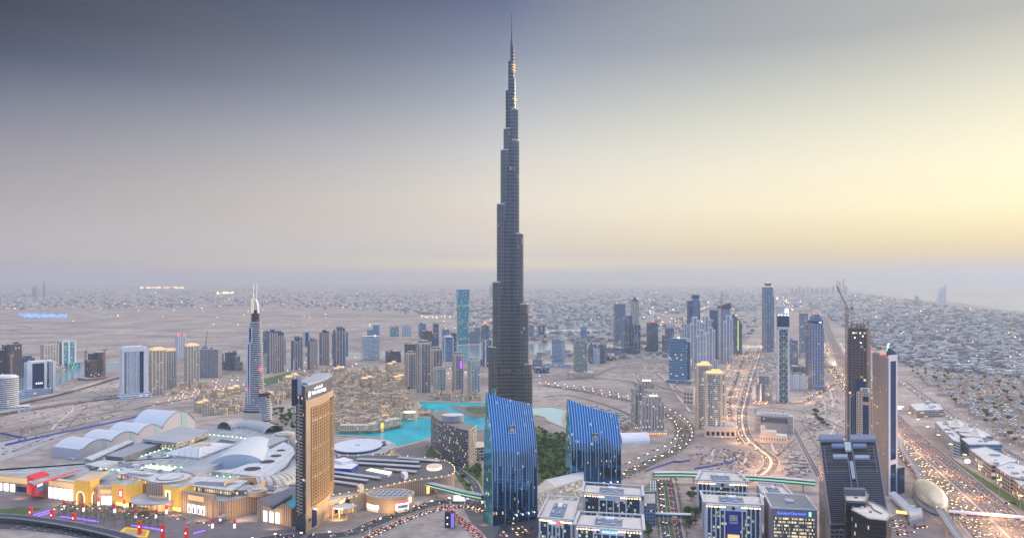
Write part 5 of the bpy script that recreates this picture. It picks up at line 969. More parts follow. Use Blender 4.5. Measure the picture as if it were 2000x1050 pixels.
# ================================================================ brown hotel slab by the mall
facade('f_hotelside', (.07, .06, .07), (.04, .045, .06), 3, 3.6, .8, .7, .03, 1, .4, .2)
facade('f_hotelwin', (.30, .19, .12), (.05, .03, .03), 3.6, 3.55, .7, .8, .10, 1.1, .2, .4, litc=(1, .55, .2))
facade('f_pinhole', (.62, .43, .26), (.18, .12, .10), 2.6, 3.55, .22, .22, 0, 0, .1, .6)
def brown_hotel():
    T = Thing('hotel_tower', 'tall brown hotel slab with amber window grid and dark sign top by the mall', 'tower', (-232, 900, 0))
    cur = smooth_line([(-228, 850), (-222.5, 873), (-219, 897), (-218, 922), (-220, 944), (-224, 962)], 4); back = [(-246, 960), (-247, 900), (-243, 868)]
    mb = MB(); mb.prism(cur + back, 0, 147.5, 0, 1); T.part('wall', ['f_pinhole', 'roofgrey'], mb)
    # framed window field on the long face: real piers and floor bands over dark glazing
    S_ = [p for p in cur]; ln = [0]
    for a, b in zip(S_, S_[1:]): ln.append(ln[-1] + math.hypot(b[0] - a[0], b[1] - a[1]))
    def at(s, off):
        for i in range(len(ln) - 1):
            if ln[i] <= s <= ln[i + 1] + 1e-6:
                u = (s - ln[i]) / (ln[i + 1] - ln[i]); a, b = Vector(S_[i]), Vector(S_[i + 1]); d = (b - a).normalized(); p = a + (b - a) * u + Vector((d.y, -d.x)) * off; return (p.x, p.y)
        return S_[-1]
    s0, s1 = 12, ln[-1] - 1; g = MB(); n = 24
    for i in range(n): quadbox(g, at(s0 + (s1 - s0) * i / n, .15), at(s0 + (s1 - s0) * (i + 1) / n, .15), 26, 138, .1)
    T.part('glazing', 'f_hotelwin', g)
    p = MB(); n = 17
    for i in range(n + 1): s = s0 + (s1 - s0) * i / n; quadbox(p, at(max(0, s - .55), .35), at(min(ln[-1], s + .55), .35), 26, 138, -.9)
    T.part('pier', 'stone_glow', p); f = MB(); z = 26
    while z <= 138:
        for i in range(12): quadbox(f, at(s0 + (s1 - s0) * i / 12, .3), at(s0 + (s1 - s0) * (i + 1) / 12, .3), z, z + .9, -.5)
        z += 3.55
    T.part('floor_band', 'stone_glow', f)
    mb = MB(); quadbox(mb, at(ln[-1] * .62, .6), at(ln[-1] * .72, .6), 40, 140, -.5); T.part('dark_bay', 'f_hotelside', mb)
    # dark glazed end with balconies
    mb = MB(); quadbox(mb, (-243.6, 866.8), (-229.2, 850.2), 0, 152, -.6); T.part('end_glass', 'f_hotelside', mb)
    A, B_ = Vector((-243.6, 866.8)), Vector((-229.2, 850.2)); b = MB()
    for i in range(33):
        z = 22 + i * 3.7; u0, u1 = .25, .82; a_, c_ = on(A, B_, u0), on(A, B_, u1); a_, c_ = out(a_, c_, 2.2); quadbox(b, a_, c_, z, z + 1.1, 1.8)
    T.part('balcony', 'beige', b); b = MB(); a_, c_ = out(on(A, B_, .5), on(A, B_, .56), 2.6); quadbox(b, a_, c_, 18, 150, 1); T.part('end_rib', 'steel', b)
    b = MB(); b.box(-247, -241, 861, 873, 140, 170); T.part('lift_core', 'f_hotelside', b)
    # sign crown: curved dark screen inside the parapet with a pale roof
    cr = [(x - 1.2, y + 1) for x, y in cur]; mb = MB(); mb.prism(cr + [(-244, 962), (-245, 900), (-239, 868)], 147.5, 163, 0, 1); T.part('sign_screen', ['screen_grey', 'roofgrey'], mb)
    mb = MB(); mb.prism([(x - 3, y) for x, y in cur][2:] + [(-243, 958), (-244, 900), (-238, 872)], 163.1, 165, 0, 0); T.part('crown_roof', 'roofmetal', mb)
    rz = math.atan2(cur[6][1] - cur[2][1], cur[6][0] - cur[2][0]); 
    def face(s): x, y = at(s, -.4); return x + .1, y + .8
    x, y = face(30); text('THE ADDRESS', 5.2, (x + .5, y, 153.5), rz, 'sign_white', T, sx=1.15)
    for k, (s, w_, h_) in enumerate(((20, 4, 1.2), (26, 1, 3), (29, 3, 1.2), (33, .8, 2.6), (36, 3.4, 1.4), (40, .8, 3.2))):
        x, y = at(s, -.3); x2, y2 = at(s + w_, -.3); mb = MB(); quadbox(mb, (x + .3, y), (x2 + .3, y2), 157.6, 157.6 + h_, .3); T.part('script_stroke', 'sign_white', mb)
    x, y = at(4.5, -.2); x2, y2 = at(11, -.2); mb = MB(); quadbox(mb, (x, y), (x2, y2), 149.5, 157, .3); T.part('emblem', 'steel_pale', mb); x, y = face(7.2); text('A', 6.5, (x + .4, y, 153.2), rz, 'sign_white', T)
    mb = MB(); mb.ell(-245, 862, 1.0, 1.0, 120, 192, 8, rx2=.4); T.part('mast', 'steel', mb); mb = MB(); mb.box(-241, -236, 862, 868, 150, 172); T.part('mast_base', 'steel', mb)
    mb = MB(); mb.prism([(-240, 852), (-229, 848.2), (-227.4, 850), (-222.5, 872), (-224, 873), (-245, 868)], 0, .6); T.part('plinth', 'brown', mb)
    for z in (141.5, 100): mb = MB(); mb.box(-243.5, -242.5, 865, 866, z, z + 1.2); T.part('warning_lamp', 'lamp_red', mb)
    mb = MB(); quadbox(mb, at(6, .3), at(10, .3), 12, 15, -.3); T.part('emblem', 'black', mb); mb = MB(); quadbox(mb, at(13, .3), at(24, .3), 3, 24, -.3); T.part('dark_bay', 'glass_navy', mb)
    mb = MB(); mb.prism([(-214, 905), (-192, 898), (-184, 915), (-206, 928)], 12, 13.2, 0, 0, bottom=True); T.part('porch_canopy', 'roofpale', mb)
    for x, y in ((-212, 907), (-203, 903), (-193, 900), (-186, 914)): mb = MB(); mb.ell(x, y, .7, .7, 0, 12, 10); T.part('column', 'beige', mb)
    mb = MB(); quadbox(mb, (-214, 915), (-190, 930), 0, 11, 2); T.part('lit_lobby', 'f_shop', mb)
    flood((-203, 898, 9), (-205, 915, 2), 6e3)
    for i in range(6): x, y = at(14 + i * 15, 14); flood((x, y, 14), (at(14 + i * 15, 0)[0], at(14 + i * 15, 0)[1], 90), 3e3, 6)
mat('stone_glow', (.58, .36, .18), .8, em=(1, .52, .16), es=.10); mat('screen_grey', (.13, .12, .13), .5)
brown_hotel()
# ================================================================ curved dark office block on the lake shore
def crescent():
    D = [(841, 847), (848, 861), (862, 874), (880, 886), (900, 896), (915, 902)]  # base line, front
    base = [tuple(P(x, y + 6)[:2]) for x, y in [(842, 866), (850, 878), (862, 888), (880, 898), (899, 906), (914, 910)]]
    cur = smooth_line(base, 5); H = 58; bk = [(cur[-1][0] + 8, cur[-1][1] + 26), (cur[-1][0] - 12, cur[-1][1] + 62), (cur[2][0] + 20, cur[2][1] + 36)]
    T = Thing('crescent_block', 'dark crescent shaped block with curved bands of windows on the lake shore', 'office block', (cur[12][0], cur[12][1] + 30, 0))
    mb = MB(); mb.prism(cur + bk, 0, H, 0, 1); T.part('wall', ['f_crescent', 'roofdark'], mb); s = MB(); z = 4
    while z < H + 1: s.prism(offset(cur + bk, .9), z, z + 1.0, 0, 0, bottom=True); z += 4.1
    T.part('floor_band', 'bronze', s); c = Vector((cur[14][0] + 4, cur[14][1] + 26)); mb = MB(); polybox(mb, c, 17, 14, H + 1, H + 11, 28, 0, 1); T.part('roof_drum', ['concrete', 'roofpale'], mb)
    p = MB()
    for i in range(4): q = on(cur[-1], bk[0], i / 3); p.beam((q[0] + 1, q[1], 0), (q[0] + 1, q[1], H + 2), .9, .9)
    for i in range(14): z = 3 + i * 4.1; p.beam((cur[-1][0] + 1.6, cur[-1][1], z), (bk[0][0] + 3.5, bk[0][1] + 6, z + 3), 1.2, 1.2)
    T.part('end_screen', 'beige_pale', p)
    mb = MB(); polybox(mb, tuple(P(925, 893)[:2]), 26, 22, 0, 20, 30, 0, 1); T.part('low_wing', ['f_crescent', 'roofgrey'], mb); mb = MB()
    for z in (6, 11, 16, 20): polybox(mb, tuple(P(925, 893)[:2]), 27.5, 23.5, z, z + .9, 30)
    T.part('wing_band', 'beige_pale', mb)
facade('f_crescent', (.24, .20, .19), (.07, .08, .12), 2.2, 4.1, .85, .6, .10, .9, .45, .2, litc=(1, .8, .3)); mat('bronze', (.30, .25, .23), .45, .4)
crescent()
# ================================================================ blue curved glass towers
def plaza_tower(label, x0, y0, x1, y1, hl, hr, dpt, emx, emz, side='steel'):
    a, b = P(x0, y0), P(x1, y1); a, b = Vector(a[:2]), Vector(b[:2]); d = (b - a).normalized(); n = Vector((-d.y, d.x)); L = (b - a).length
    T = Thing('glass_tower', label, 'tower', (*((a + b) / 2 + n * 12), 0), 'blue glass towers with slanted roofs')
    Ht = lambda u: hl + (hr - hl) * u - 5 * (u - u * u)
    def lean(z, H): t = z / H; return max(0, (t - .42) / .58) ** 1.9 * dpt * .62
    def bow(u): return -sin(pi * u) * 3.0
    def pt(u, t, off=0): H = Ht(u); z = H * t; p = a + d * (L * u) + n * (bow(u) + lean(z, H) - off); return (p.x, p.y, z)
    NU, NT = 24, 26; mb = MB()
    for i in range(NU):
        for j in range(NT):
            u0, u1, t0, t1 = i / NU, (i + 1) / NU, j / NT, (j + 1) / NT
            mb.face([pt(u0, t0), pt(u1, t0), pt(u1, t1), pt(u0, t1)], 0, [(u0 * L, t0 * hl), (u1 * L, t0 * hl), (u1 * L, t1 * hl), (u0 * L, t1 * hl)])
    T.part('curtain_wall', 'f_blueglass', mb)
    def bk(t): return dpt * (1 - t ** 2.2 * .30)
    w = MB()
    for u, s in ((0, 0), (1, 1)):
        for j in range(NT):
            t0, t1 = j / NT, (j + 1) / NT; H = Ht(u); p0 = a + d * (L * u); q = [pt(u, t0), pt(u, t1), (*(p0 + n * bk(t1)), H * t1), (*(p0 + n * bk(t0)), H * t0)]
            w.face(q if not s else q[::-1], 0, [(0, H * t0), (0, H * t1), (dpt, H * t1), (dpt, H * t0)])
    for i in range(8):
        for j in range(NT):
            u0, u1, t0, t1 = i / 8, (i + 1) / 8, j / NT, (j + 1) / NT; w.face([(*(a + d * (L * u) + n * (bk(t) + 4 * sin(pi * u))), Ht(u) * t) for u, t in ((u1, t0), (u0, t0), (u0, t1), (u1, t1))], 0, [(u1 * L, t0 * hl), (u0 * L, t0 * hl), (u0 * L, t1 * hl), (u1 * L, t1 * hl)])
    for i in range(8): u0, u1 = i / 8, (i + 1) / 8; w.face([pt(u0, 1), pt(u1, 1), (*(a + d * (L * u1) + n * (bk(1) + 4 * sin(pi * u1))), Ht(u1)), (*(a + d * (L * u0) + n * (bk(1) + 4 * sin(pi * u0))), Ht(u0))], 1)
    T.part('rear_wall', ['f_tealglass', 'roofdark'], w)
    f = MB(); NF = 19
    for k in range(NF + 1):
        u = k / NF; lo = (.0, .34, .12, .46, .26)[k % 5] if k not in (0, NF) else 0
        f1 = [pt(min(1, u + .0085), lo + (1 - lo) * j / 12, 1.1) for j in range(13)]; f0 = [pt(max(0, u - .0085), lo + (1 - lo) * j / 12, 1.1) for j in range(13)]
        for j in range(12):
            f.face([f0[j], f1[j], f1[j + 1], f0[j + 1]]); g0 = pt(max(0, u - .0085), lo + (1 - lo) * j / 12, 0); g1 = pt(max(0, u - .0085), lo + (1 - lo) * (j + 1) / 12, 0); f.face([g0, f0[j], f0[j + 1], g1]); g0 = pt(min(1, u + .0085), lo + (1 - lo) * j / 12, 0); g1 = pt(min(1, u + .0085), lo + (1 - lo) * (j + 1) / 12, 0); f.face([f1[j], g0, g1, f1[j + 1]])
    T.part('fin', 'fin_silver', f)
    # emblem: square frame with a sunburst over a name bar
    u = emx; e = MB(); s = 4.2; z0 = emz; tt = z0 / Ht(u); p = Vector(pt(u, tt, 2.2)); D3 = Vector((d.x, d.y, 0)); Z = Vector((0, 0, 1)); q = lambda x, z: p + D3 * x + Z * z
    bk_ = MB(); N3 = Vector((n.x, n.y, 0)); bk_.face([q(-s, -s) + N3 * .3, q(s, -s) + N3 * .3, q(s, s) + N3 * .3, q(-s, s) + N3 * .3]); T.part('emblem_back', 'glass_navy', bk_)
    for A, B_ in (((-s, -s), (s, -s)), ((s, -s), (s, s)), ((s, s), (-s, s)), ((-s, s), (-s, -s)), ((-s, -1.6), (s, -1.6))): e.beam(q(*A), q(*B_), .45, .4)
    for k in range(9): an = pi * (k + .0) / 8; e.beam(q(.9 * cos(an), -1.4 + .9 * sin(an)), q(min(s, 5.2) * cos(an) * .78, -1.4 + 5.2 * sin(an) * .9), .42, .3)
    T.part('emblem', 'emblem_white', e); 
    text('EMAAR', 1.7, q(0, -2.9) - N3 * .2, math.atan2(d.y, d.x), 'emblem_white', T)
    for z in (3,): 
        for k in range(4): pl = pt(.5 + k * .14, (z + 6) / 140, 1.5); mb = MB(); mb.box(pl[0] - .5, pl[0] + .5, pl[1] - 1, pl[1], pl[2], pl[2] + .9); T.part('wall_lamp', 'lamp_white', mb)
    return T
facade('f_blueglass', (.01, .04, .10), (.05, .24, .52), 1.5, 4.0, .9, .84, .012, .8, .92, .05, .2, wm=.8, gvar=.45, litc=(1, .75, .35)); facade('f_tealglass', (.05, .16, .19), (.04, .22, .26), 1.6, 4.0, .92, .88, .03, .8, .7, .08, .3, wm=.5, litc=(.9, 1, .5))
mat('fin_silver', (.42, .66, .90), .25, .7); mat('emblem_white', (.75, .75, .72), .5, em=(1, 1, 1), es=.12)
plaza_tower('larger blue glass tower with slanted roof in front of the skyscraper', 961, 1026, 1049, 1012, 150, 133, 24, .44, 108)
plaza_tower('shorter blue glass tower with slanted roof right of the larger one', 1115, 955, 1213, 948, 119, 95, 24, .47, 70)
# left side leaf of the larger tower: teal edge wall with the dark recess
a, b = P(959, 1022), P(945, 1000); T = Thing('side_leaf', 'narrow teal glass leaf wall standing at the left edge of the larger blue tower', 'wall', (a.x - 4, a.y + 15, 0)); mb = MB(); n = 20
for i in range(n):
    t0, t1 = i / n, (i + 1) / n; pt = lambda t: Vector((b.x + 10.0 * t ** 2.2, b.y + 5 * t ** 2)); p0, p1 = pt(t0), pt(t1); H = 150
    for dx0, dy0, dx1, dy1 in ((0, 0, 4.2, -4), (4.2, -4, 5.2, -2), (5.2, -2, 3, 26), (3, 26, 0, 0)): mb.face([(p0.x + dx0, p0.y + dy0, H * t0), (p0.x + dx1, p0.y + dy1, H * t0), (p1.x + dx1, p1.y + dy1, H * t1), (p1.x + dx0, p1.y + dy0, H * t1)], 0, [(0, H * t0), (5, H * t0), (5, H * t1), (0, H * t1)])
T.part('glass', 'f_tealleaf', mb); facade('f_tealleaf', (.20, .42, .42), (.08, .30, .32), 2, 4.0, .8, .8, .03, .8, .5, .12, litc=(.9, 1, .5)); flood((a.x - 8, a.y - 10, 3), (a.x - 6, a.y + 8, 18), 5e3, 4)
# podium with lit square windows
facade('f_podium', (.66, .60, .52), (.10, .09, .08), 3.0, 4.4, .42, .42, .62, 1.3, .1, .4, litc=(1, .72, .3))
pts = [P(1001, 1021), P(1052, 1002), P(1085, 985), P(1140, 968), P(1140, 944)]; T = Thing('podium_block', 'long pale podium with rows of small lit windows joining the blue towers', 'building', (pts[1].x, pts[1].y + 15, 0)); 
poly = [(pts[0].x, pts[0].y), (pts[2].x, pts[2].y - 4), (pts[3].x, pts[3].y), (pts[3].x + 4, pts[3].y + 40), (pts[2].x - 10, pts[2].y + 34), (pts[0].x + 16, pts[0].y + 26)]
mb = MB(); mb.prism(ccw(poly), 0, 23, 0, 1); T.part('wall', ['f_podium', 'roofpale'], mb); mb = MB()
for i in range(14): u = (i + .5) / 14; p = on(poly[5], poly[4], u); r_ = on(poly[0], poly[1], u); mb.beam((*p, 23.8), (*r_, 23.8), .8, .8)
T.part('roof_rib', 'beige_pale', mb)
# ================================================================ office square
facade('f_office', (.06, .07, .10), (.035, .05, .10), 2.4, 4.0, .9, .62, .16, .7, .4, .15, litc=(.75, .9, .35))
def office(label, roof, z, logo=None, banner=False, seed=1, drop=0, cols=(0, .27, .40, .52, .62, .74, 1)):
    """roof: back-left, back-right, front-right, front-left corners as map readings at height z"""
    q = qs(roof, z); c = Vector((sum(p[0] for p in q) / 4, sum(p[1] for p in q) / 4)); T = Thing('office_block', label, 'office block', (*c, 0), 'office blocks with flat framed roofs')
    inn = [tuple(c + (Vector(p) - c) * .90) for p in q]; mb = MB(); mb.prism(ccw(inn), 0, z - 3.5, 0, 1); T.part('wall', ['f_office', 'roof_office'], mb)
    bl, br, fr, fl = [Vector(p) for p in inn]; p = MB()
    for (A, B_) in ((fl, fr), (fr, br), (bl, fl)):
        for u in cols:
            P_ = A + (B_ - A) * u; d = (B_ - A).normalized(); o = Vector((d.y, -d.x)) * .8; s = .9 if u in (0, 1) else .7; P_ = A + (B_ - A) * min(.985, max(.015, u))
            p = MB(); p.prism(ccw([tuple(P_ + o - d * s), tuple(P_ + o + d * s), tuple(P_ - o * .3 + d * s), tuple(P_ - o * .3 - d * s)]), 0, z - 3.6); T.part('column', 'white', p)
    b = MB()
    for (A, B_) in ((fl, fr), (fr, br), (bl, fl)): a2, b2 = out(A, B_, .5); b2 = Vector(b2); a2 = Vector(a2); quadbox(b, on(a2, b2, .27), on(a2, b2, .74), z - 9, z - 3.7, .4)
    T.part('fascia', 'white', b)
    g = MB(); s = 2.6
    Qv = [Vector(p) for p in q]
    for i in range(4):
        A, B_ = Qv[i], Qv[(i + 1) % 4]; ci, cj = (c - A).normalized() * s * 1.35, (c - B_).normalized() * s * 1.35; g.prism(ccw([tuple(A), tuple(B_), tuple(B_ + cj), tuple(A + ci)]), z - 1.3, z, bottom=True)
        for k in range(7): P_ = A + ci * 1.2 + (B_ + cj * 1.2 - A - ci * 1.2) * (k / 6); g.beam((*P_, z - 3.6), (*P_, z - 1), .5, .5)
    T.part('roof_frame', 'frame_white', g)
    l = MB(); A, B_ = fl, fr
    for k in range(22):
        if 7 < k < 14: continue
        P_ = A + (B_ - A) * ((k + .5) / 22); d = (B_ - A).normalized(); o = Vector((d.y, -d.x)); l.prism(ccw([tuple(P_ + o * .9 - d * .7), tuple(P_ + o * .9 + d * .7), tuple(P_ + o * .5 + d * .7), tuple(P_ + o * .5 - d * .7)]), z - 5.4, z - 4.4)
    T.part('soffit_lamp_row', 'lamp_warm', l)
    def inner(k, m): return [tuple(c + (Vector(p) - c) * 1 * Vector((1, 1)).x * 0 + Vector(((Qv[1] - Qv[0]) / 2) * k[i][0] * 1 + ((Qv[0] - Qv[3]) / 2) * k[i][1])) for i, p in enumerate(q)]
    def rp(x0, x1, y0, y1): X = (Qv[1] - Qv[0] + Qv[2] - Qv[3]) / 4; Y_ = (Qv[0] - Qv[3] + Qv[1] - Qv[2]) / 4; return ccw([tuple(c + X * x + Y_ * y) for x, y in ((x0, y0), (x1, y0), (x1, y1), (x0, y1))])
    mb = MB(); mb.prism(rp(-.42, .36, -.68, .45), z - 3.5, z - 2.2, 0, 0); T.part('plant_deck', 'roofslate', mb); mb = MB(); mb.prism(rp(-.12, .12, -.05, .3), z - 2.2, z + .6); T.part('roof_box', 'white', mb)
    for x, y in ((-.3, .1), (.27, .1), (-.28, -.4), (.1, -.45)): mb = MB(); mb.prism(rp(x - .05, x + .05, y - .1, y + .1), z - 2.2, z - .6); T.part('roof_unit', 'roofgrey', mb)
    d = (fr - fl).normalized(); o = Vector((d.y, -d.x)); M_ = (fl + fr) / 2 + o * 1.3; rz = math.atan2(d.y, d.x)
    if logo == 'b': text('BARCLAYS', 3.3, (M_.x + 1.2, M_.y, z - 6.3), rz, 'sign_cyan', T); mb = MB(); P_ = M_ - d * 11; mb.prism(ccw([tuple(P_ - d * 1.4), tuple(P_ + d * 1.4), tuple(P_ + d * 1.2 - o * .3), tuple(P_ - d * 1.2 - o * .3)]), z - 7.8, z - 4.8); T.part('sign_emblem', 'blue', mb)
    if logo == 'h': text('HSBC', 3.2, (M_.x - 3, M_.y, z - 6), rz, 'sign_white', T); mb = MB(); P_ = M_ + d * 4.6; mb.face([(*(P_ - d * 2.6), z - 6), (*P_, z - 8.2), (*(P_ + d * 2.6), z - 6), (*P_, z - 3.8)]); T.part('sign_emblem', 'sign_red', mb)
    if logo == 'e': mb = MB(); quadbox(mb, M_ - d * 1.6, M_ + d * 1.6, z - 7.4, z - 4.4, .3); T.part('emblem', 'black', mb)
    if banner:
        m1, m2 = (fl + fr) / 2 - d * 7 + o * 1.2, (fl + fr) / 2 + d * 7 + o * 1.2; mb = MB(); quadbox(mb, m1, m2, 7, z - 9, .4); T.part('banner', 'banner_blue', mb); C3 = (m1 + m2) / 2 + o * .3; zc = z * .56; q3 = lambda x, h: (*(C3 + d * x), zc + h)
        mb = MB(); mb.face([q3(-3.6, -1), q3(3.6, -1), q3(3.6, 4.5), q3(-3.6, 4.5)]); T.part('banner_emblem', 'gold_print', mb); mb = MB(); 
        for k in range(9): an = pi * k / 8; mb.beam((*(C3 + o * .15 + d * .8 * cos(an)), zc - .8 + .8 * sin(an)), (*(C3 + o * .15 + d * 3.4 * cos(an)), zc - .8 + 5 * sin(an)), .35, .15)
        for A2, B2 in (((-3.8, -4), (3.8, -4)), ((3.8, -4), (3.8, 4.7)), ((3.8, 4.7), (-3.8, 4.7)), ((-3.8, 4.7), (-3.8, -4))): mb.beam(q3(*A2), q3(*B2), .3, .3)
        T.part('banner_ray', 'emblem_white', mb); text('EMAAR', 1.8, (C3.x + o.x * .3, C3.y + o.y * .3, zc - 2.6), rz, 'emblem_white', T)
        mb = MB(); quadbox(mb, (fl + fr) / 2 - d * 6 + o * 5, (fl + fr) / 2 + d * 6 + o * 5, 0, 7, 4); T.part('porch', 'lit_gold_wall', mb)
    return T
mat('frame_white', (.58, .58, .60), .6); mat('roof_office', (.66, .60, .54), .85, var=.10, vs=.1); mat('roofslate', (.20, .24, .30), .8, var=.2, vs=.15); glow('sign_cyan', (.35, .75, 1), 2.0); mat('banner_blue', (.01, .03, .30), .6); mat('gold_print', (.42, .36, .22), .6)
office('front left office block of the square with a red hexagon sign', [(1070, 966), (1132, 969), (1120, 1014), (1049, 1007)], 32, 'h'); office('rear office block of the square below the shorter blue tower', [(1139, 939), (1257, 947), (1259, 967), (1134, 959)], 36, None); office('front office block with a cyan lit name above dark windows', [(1129, 996), (1258, 1003), (1261, 1033), (1118, 1022)], 34, 'b')
office('stepped office block with square emblem behind the banner block', [(1366, 917), (1444, 920), (1466, 940), (1357, 935)], 40, 'e', cols=(0, .1, .18, .26, .34, .66, .74, .82, .9, 1)); office('office block with a tall blue banner over its entrance', [(1366, 956), (1489, 963), (1493, 985), (1373, 979)], 41, 'e', True, cols=(0, .1, .18, .26, .34, .66, .74, .82, .9, 1)); office('low framed roof office block behind the lettered brown block', [(1476, 939), (1530, 943), (1550, 964), (1488, 961)], 33)
B4 = qs([(1492, 961), (1574, 966), (1596, 994), (1507, 990)], 45); c = Vector((sum(p[0] for p in B4) / 4, sum(p[1] for p in B4) / 4)); T = Thing('office_block', 'brown grey office block with blue lettering over yellow lit windows', 'office block', (*c, 0)); mb = MB(); mb.prism(ccw(B4), 0, 44, 0, 1); T.part('wall', ['stoneplate', 'slat_roof'], mb); mat('stoneplate', (.25, .22, .24), .7, var=.12, vs=.1); mat('slat_roof', (.36, .34, .32), .85, var=.15, vs=.3)
fl, fr = Vector(B4[3]), Vector(B4[2]); d = (fr - fl).normalized(); o = Vector((d.y, -d.x)); rz = math.atan2(d.y, d.x); facade('f_ylit', (.12, .12, .14), (.10, .10, .12), 1.5, 3.6, .86, .55, .72, 1.1, .2, .3, litc=(1, .80, .30))
mb = MB(); quadbox(mb, fl + d * 2 + o * .4, fr - d * 2 + o * .4, 1, 35.5, .3); T.part('window_field', 'f_ylit', mb); mb = MB()
for k in range(6): p = fl + d * (2 + k * ((fr - fl).length - 4) / 5) + o * .5; quadbox(mb, p - d * .5, p + d * .5, 1, 36, .6)
T.part('pier', 'stoneplate', mb); text('Standard Chartered', 3.5, (*((fl + fr) / 2 + o * .6 - d * 3), 39.7), rz, 'sign_blue', T); mb = MB(); P_ = (fl + fr) / 2 + o * .5 + d * 15.5; quadbox(mb, P_ - d * 1.2, P_ + d * 1.2, 37.4, 42, .3); T.part('sign_emblem', 'sign_teal', mb); mb = MB(); quadbox(mb, P_ - d * .4 + o * .2, P_ + d * .4 + o * .2, 38, 41.4, .2); T.part('emblem_stroke', 'sign_white', mb)
mb = MB(); 
for i in range(4): A, B_ = Vector(B4[i]), Vector(B4[(i + 1) % 4]); mb.beam((*A, 44.6), (*B_, 44.6), .8, 1.4)
T.part('parapet', 'white', mb)
mb = MB(); q = [tuple(c + (Vector(p) - c) * .2) for p in B4]; mb.prism(ccw(q), 44, 46); T.part('plant_room', 'roofgrey', mb)
for k in range(12): mb = MB(); A = Vector(on(B4[3], B4[0], (k + .5) / 12)); B_ = Vector(on(B4[2], B4[1], (k + .5) / 12)); mb.beam((*(A + (B_ - A) * .03), 44.3), (*(A + (B_ - A) * .97), 44.3), .35, .5); T.part('roof_slat', 'roofgrey', mb)
q = qs([(1252, 962), (1280, 963), (1281, 995), (1257, 997)], 20); T = Thing('link_building', 'grey ribbed link block beside the rear office block', 'building', (*q[0], 0)); mb = MB(); slab(mb, qs([(1257, 963), (1279, 963), (1280, 982), (1258, 982)], 26), 0, 26, 0, 1); T.part('wall', ['f_grey', 'concrete'], mb)
T = Thing('trellis_roof', 'green planted trellis roof by the covered walkway', 'trellis', (*P(1268, 948)[:2], 0)); mb = MB(); gq = qs([(1252, 957), (1276, 932), (1280, 932), (1279, 960)], 12)
slab(mb, gq, 0, 10); T.part('planted_roof', 'lawn', mb); mb = MB()
for k in range(9): y = 934 + k * 3.2; mb.beam((*Q(1277 - k * 2.6, y, 12), 12.4), (*Q(1280, y, 12), 12.4), .9, .7)
for x in (1271, 1276, 1280): mb.beam((*Q(x, 940, 12), 13.2), (*Q(x, 960, 12), 13.2), .8, .6)
T.part('beam_grid', 'white', mb)
# covered walkway on stilts
def walkway(label, pts, z, w, h, roofm, litm, name='covered_walkway', every=30, glassm='glass_navy'):
    L = smooth_line([Q(x, y, z) for x, y in pts], 5); nn = normals(L); T = Thing(name, label, 'walkway', (*L[len(L) // 2], 0)); r, g, l, b = MB(), MB(), MB(), MB()
    for mbx, o0, o1, z0, z1 in ((r, -w / 2 - .6, w / 2 + .6, z + h, z + h + .7), (b, -w / 2 - .3, w / 2 + .3, z - 1.2, z), (g, -w / 2, w / 2, z, z + h)):
        for i in range(len(L) - 1):
            A, B_ = L[i], L[i + 1]; n0, n1 = nn[i], nn[i + 1]; c4 = [(A[0] + n0[0] * o0, A[1] + n0[1] * o0), (B_[0] + n1[0] * o0, B_[1] + n1[1] * o0), (B_[0] + n1[0] * o1, B_[1] + n1[1] * o1), (A[0] + n0[0] * o1, A[1] + n0[1] * o1)]
            mbx.prism(ccw(c4), z0, z1, bottom=True)
    for i in range(len(L) - 1):
        for s in (-1, 1): A = (L[i][0] + nn[i][0] * s * (w / 2 + .15), L[i][1] + nn[i][1] * s * (w / 2 + .15)); B_ = (L[i + 1][0] + nn[i + 1][0] * s * (w / 2 + .15), L[i + 1][1] + nn[i + 1][1] * s * (w / 2 + .15)); l.beam((*A, z + h * .45), (*B_, z + h * .45), .15, h * .42)
    T.part('roof', roofm, r); T.part('glass', glassm, g); T.part('deck', 'concrete', b); T.part('light_band', litm, l); acc = 0
    for i in range(len(L) - 1):
        acc += math.hypot(L[i + 1][0] - L[i][0], L[i + 1][1] - L[i][1])
        if acc > every: acc = 0; mb = MB(); mb.ell(L[i][0], L[i][1], 1.1, 1.1, 0, z - 1.2, 10); T.part('column', 'concrete', mb)
    return T
walkway('long green lit covered walkway behind the stepped office block', [(1277, 929), (1340, 929), (1420, 933), (1500, 938), (1560, 943), (1592, 946)], 11, 8, 5, 'roofpale', 'led_green'); walkway('covered walkway crossing from the parking wing to the larger blue tower', [(795, 938), (830, 947), (870, 957), (905, 966), (944, 974)], 11, 8, 4.5, 'roofgrey', 'led_green')
mb = MB(); T = Thing('footbridge', 'short covered footbridge over the avenue between office blocks', 'footbridge', (*P(1315, 1020)[:2], 0)); a, b = Vector(Q(1279, 1008, 8)), Vector(Q(1351, 1010, 8)); quadbox(mb, a, b, 6.6, 7.4, 7); T.part('deck', 'concrete', mb); mb = MB(); quadbox(mb, a, b, 10.4, 11.2, 7); T.part('roof', 'roofpale', mb); mb = MB(); quadbox(mb, a + Vector((0, .5)), b + Vector((0, .5)), 7.4, 10.4, 6); T.part('glass', 'f_footglass', mb); facade('f_footglass', (.45, .45, .48), (.08, .10, .15), 5, 3, .8, 1, .1, .6)
for u in (0, .45, 1): p = a + (b - a) * u; mb = MB(); mb.box(p.x - .8, p.x + .8, p.y + 2, p.y + 4, 0, 6.6); T.part('column', 'concrete', mb)
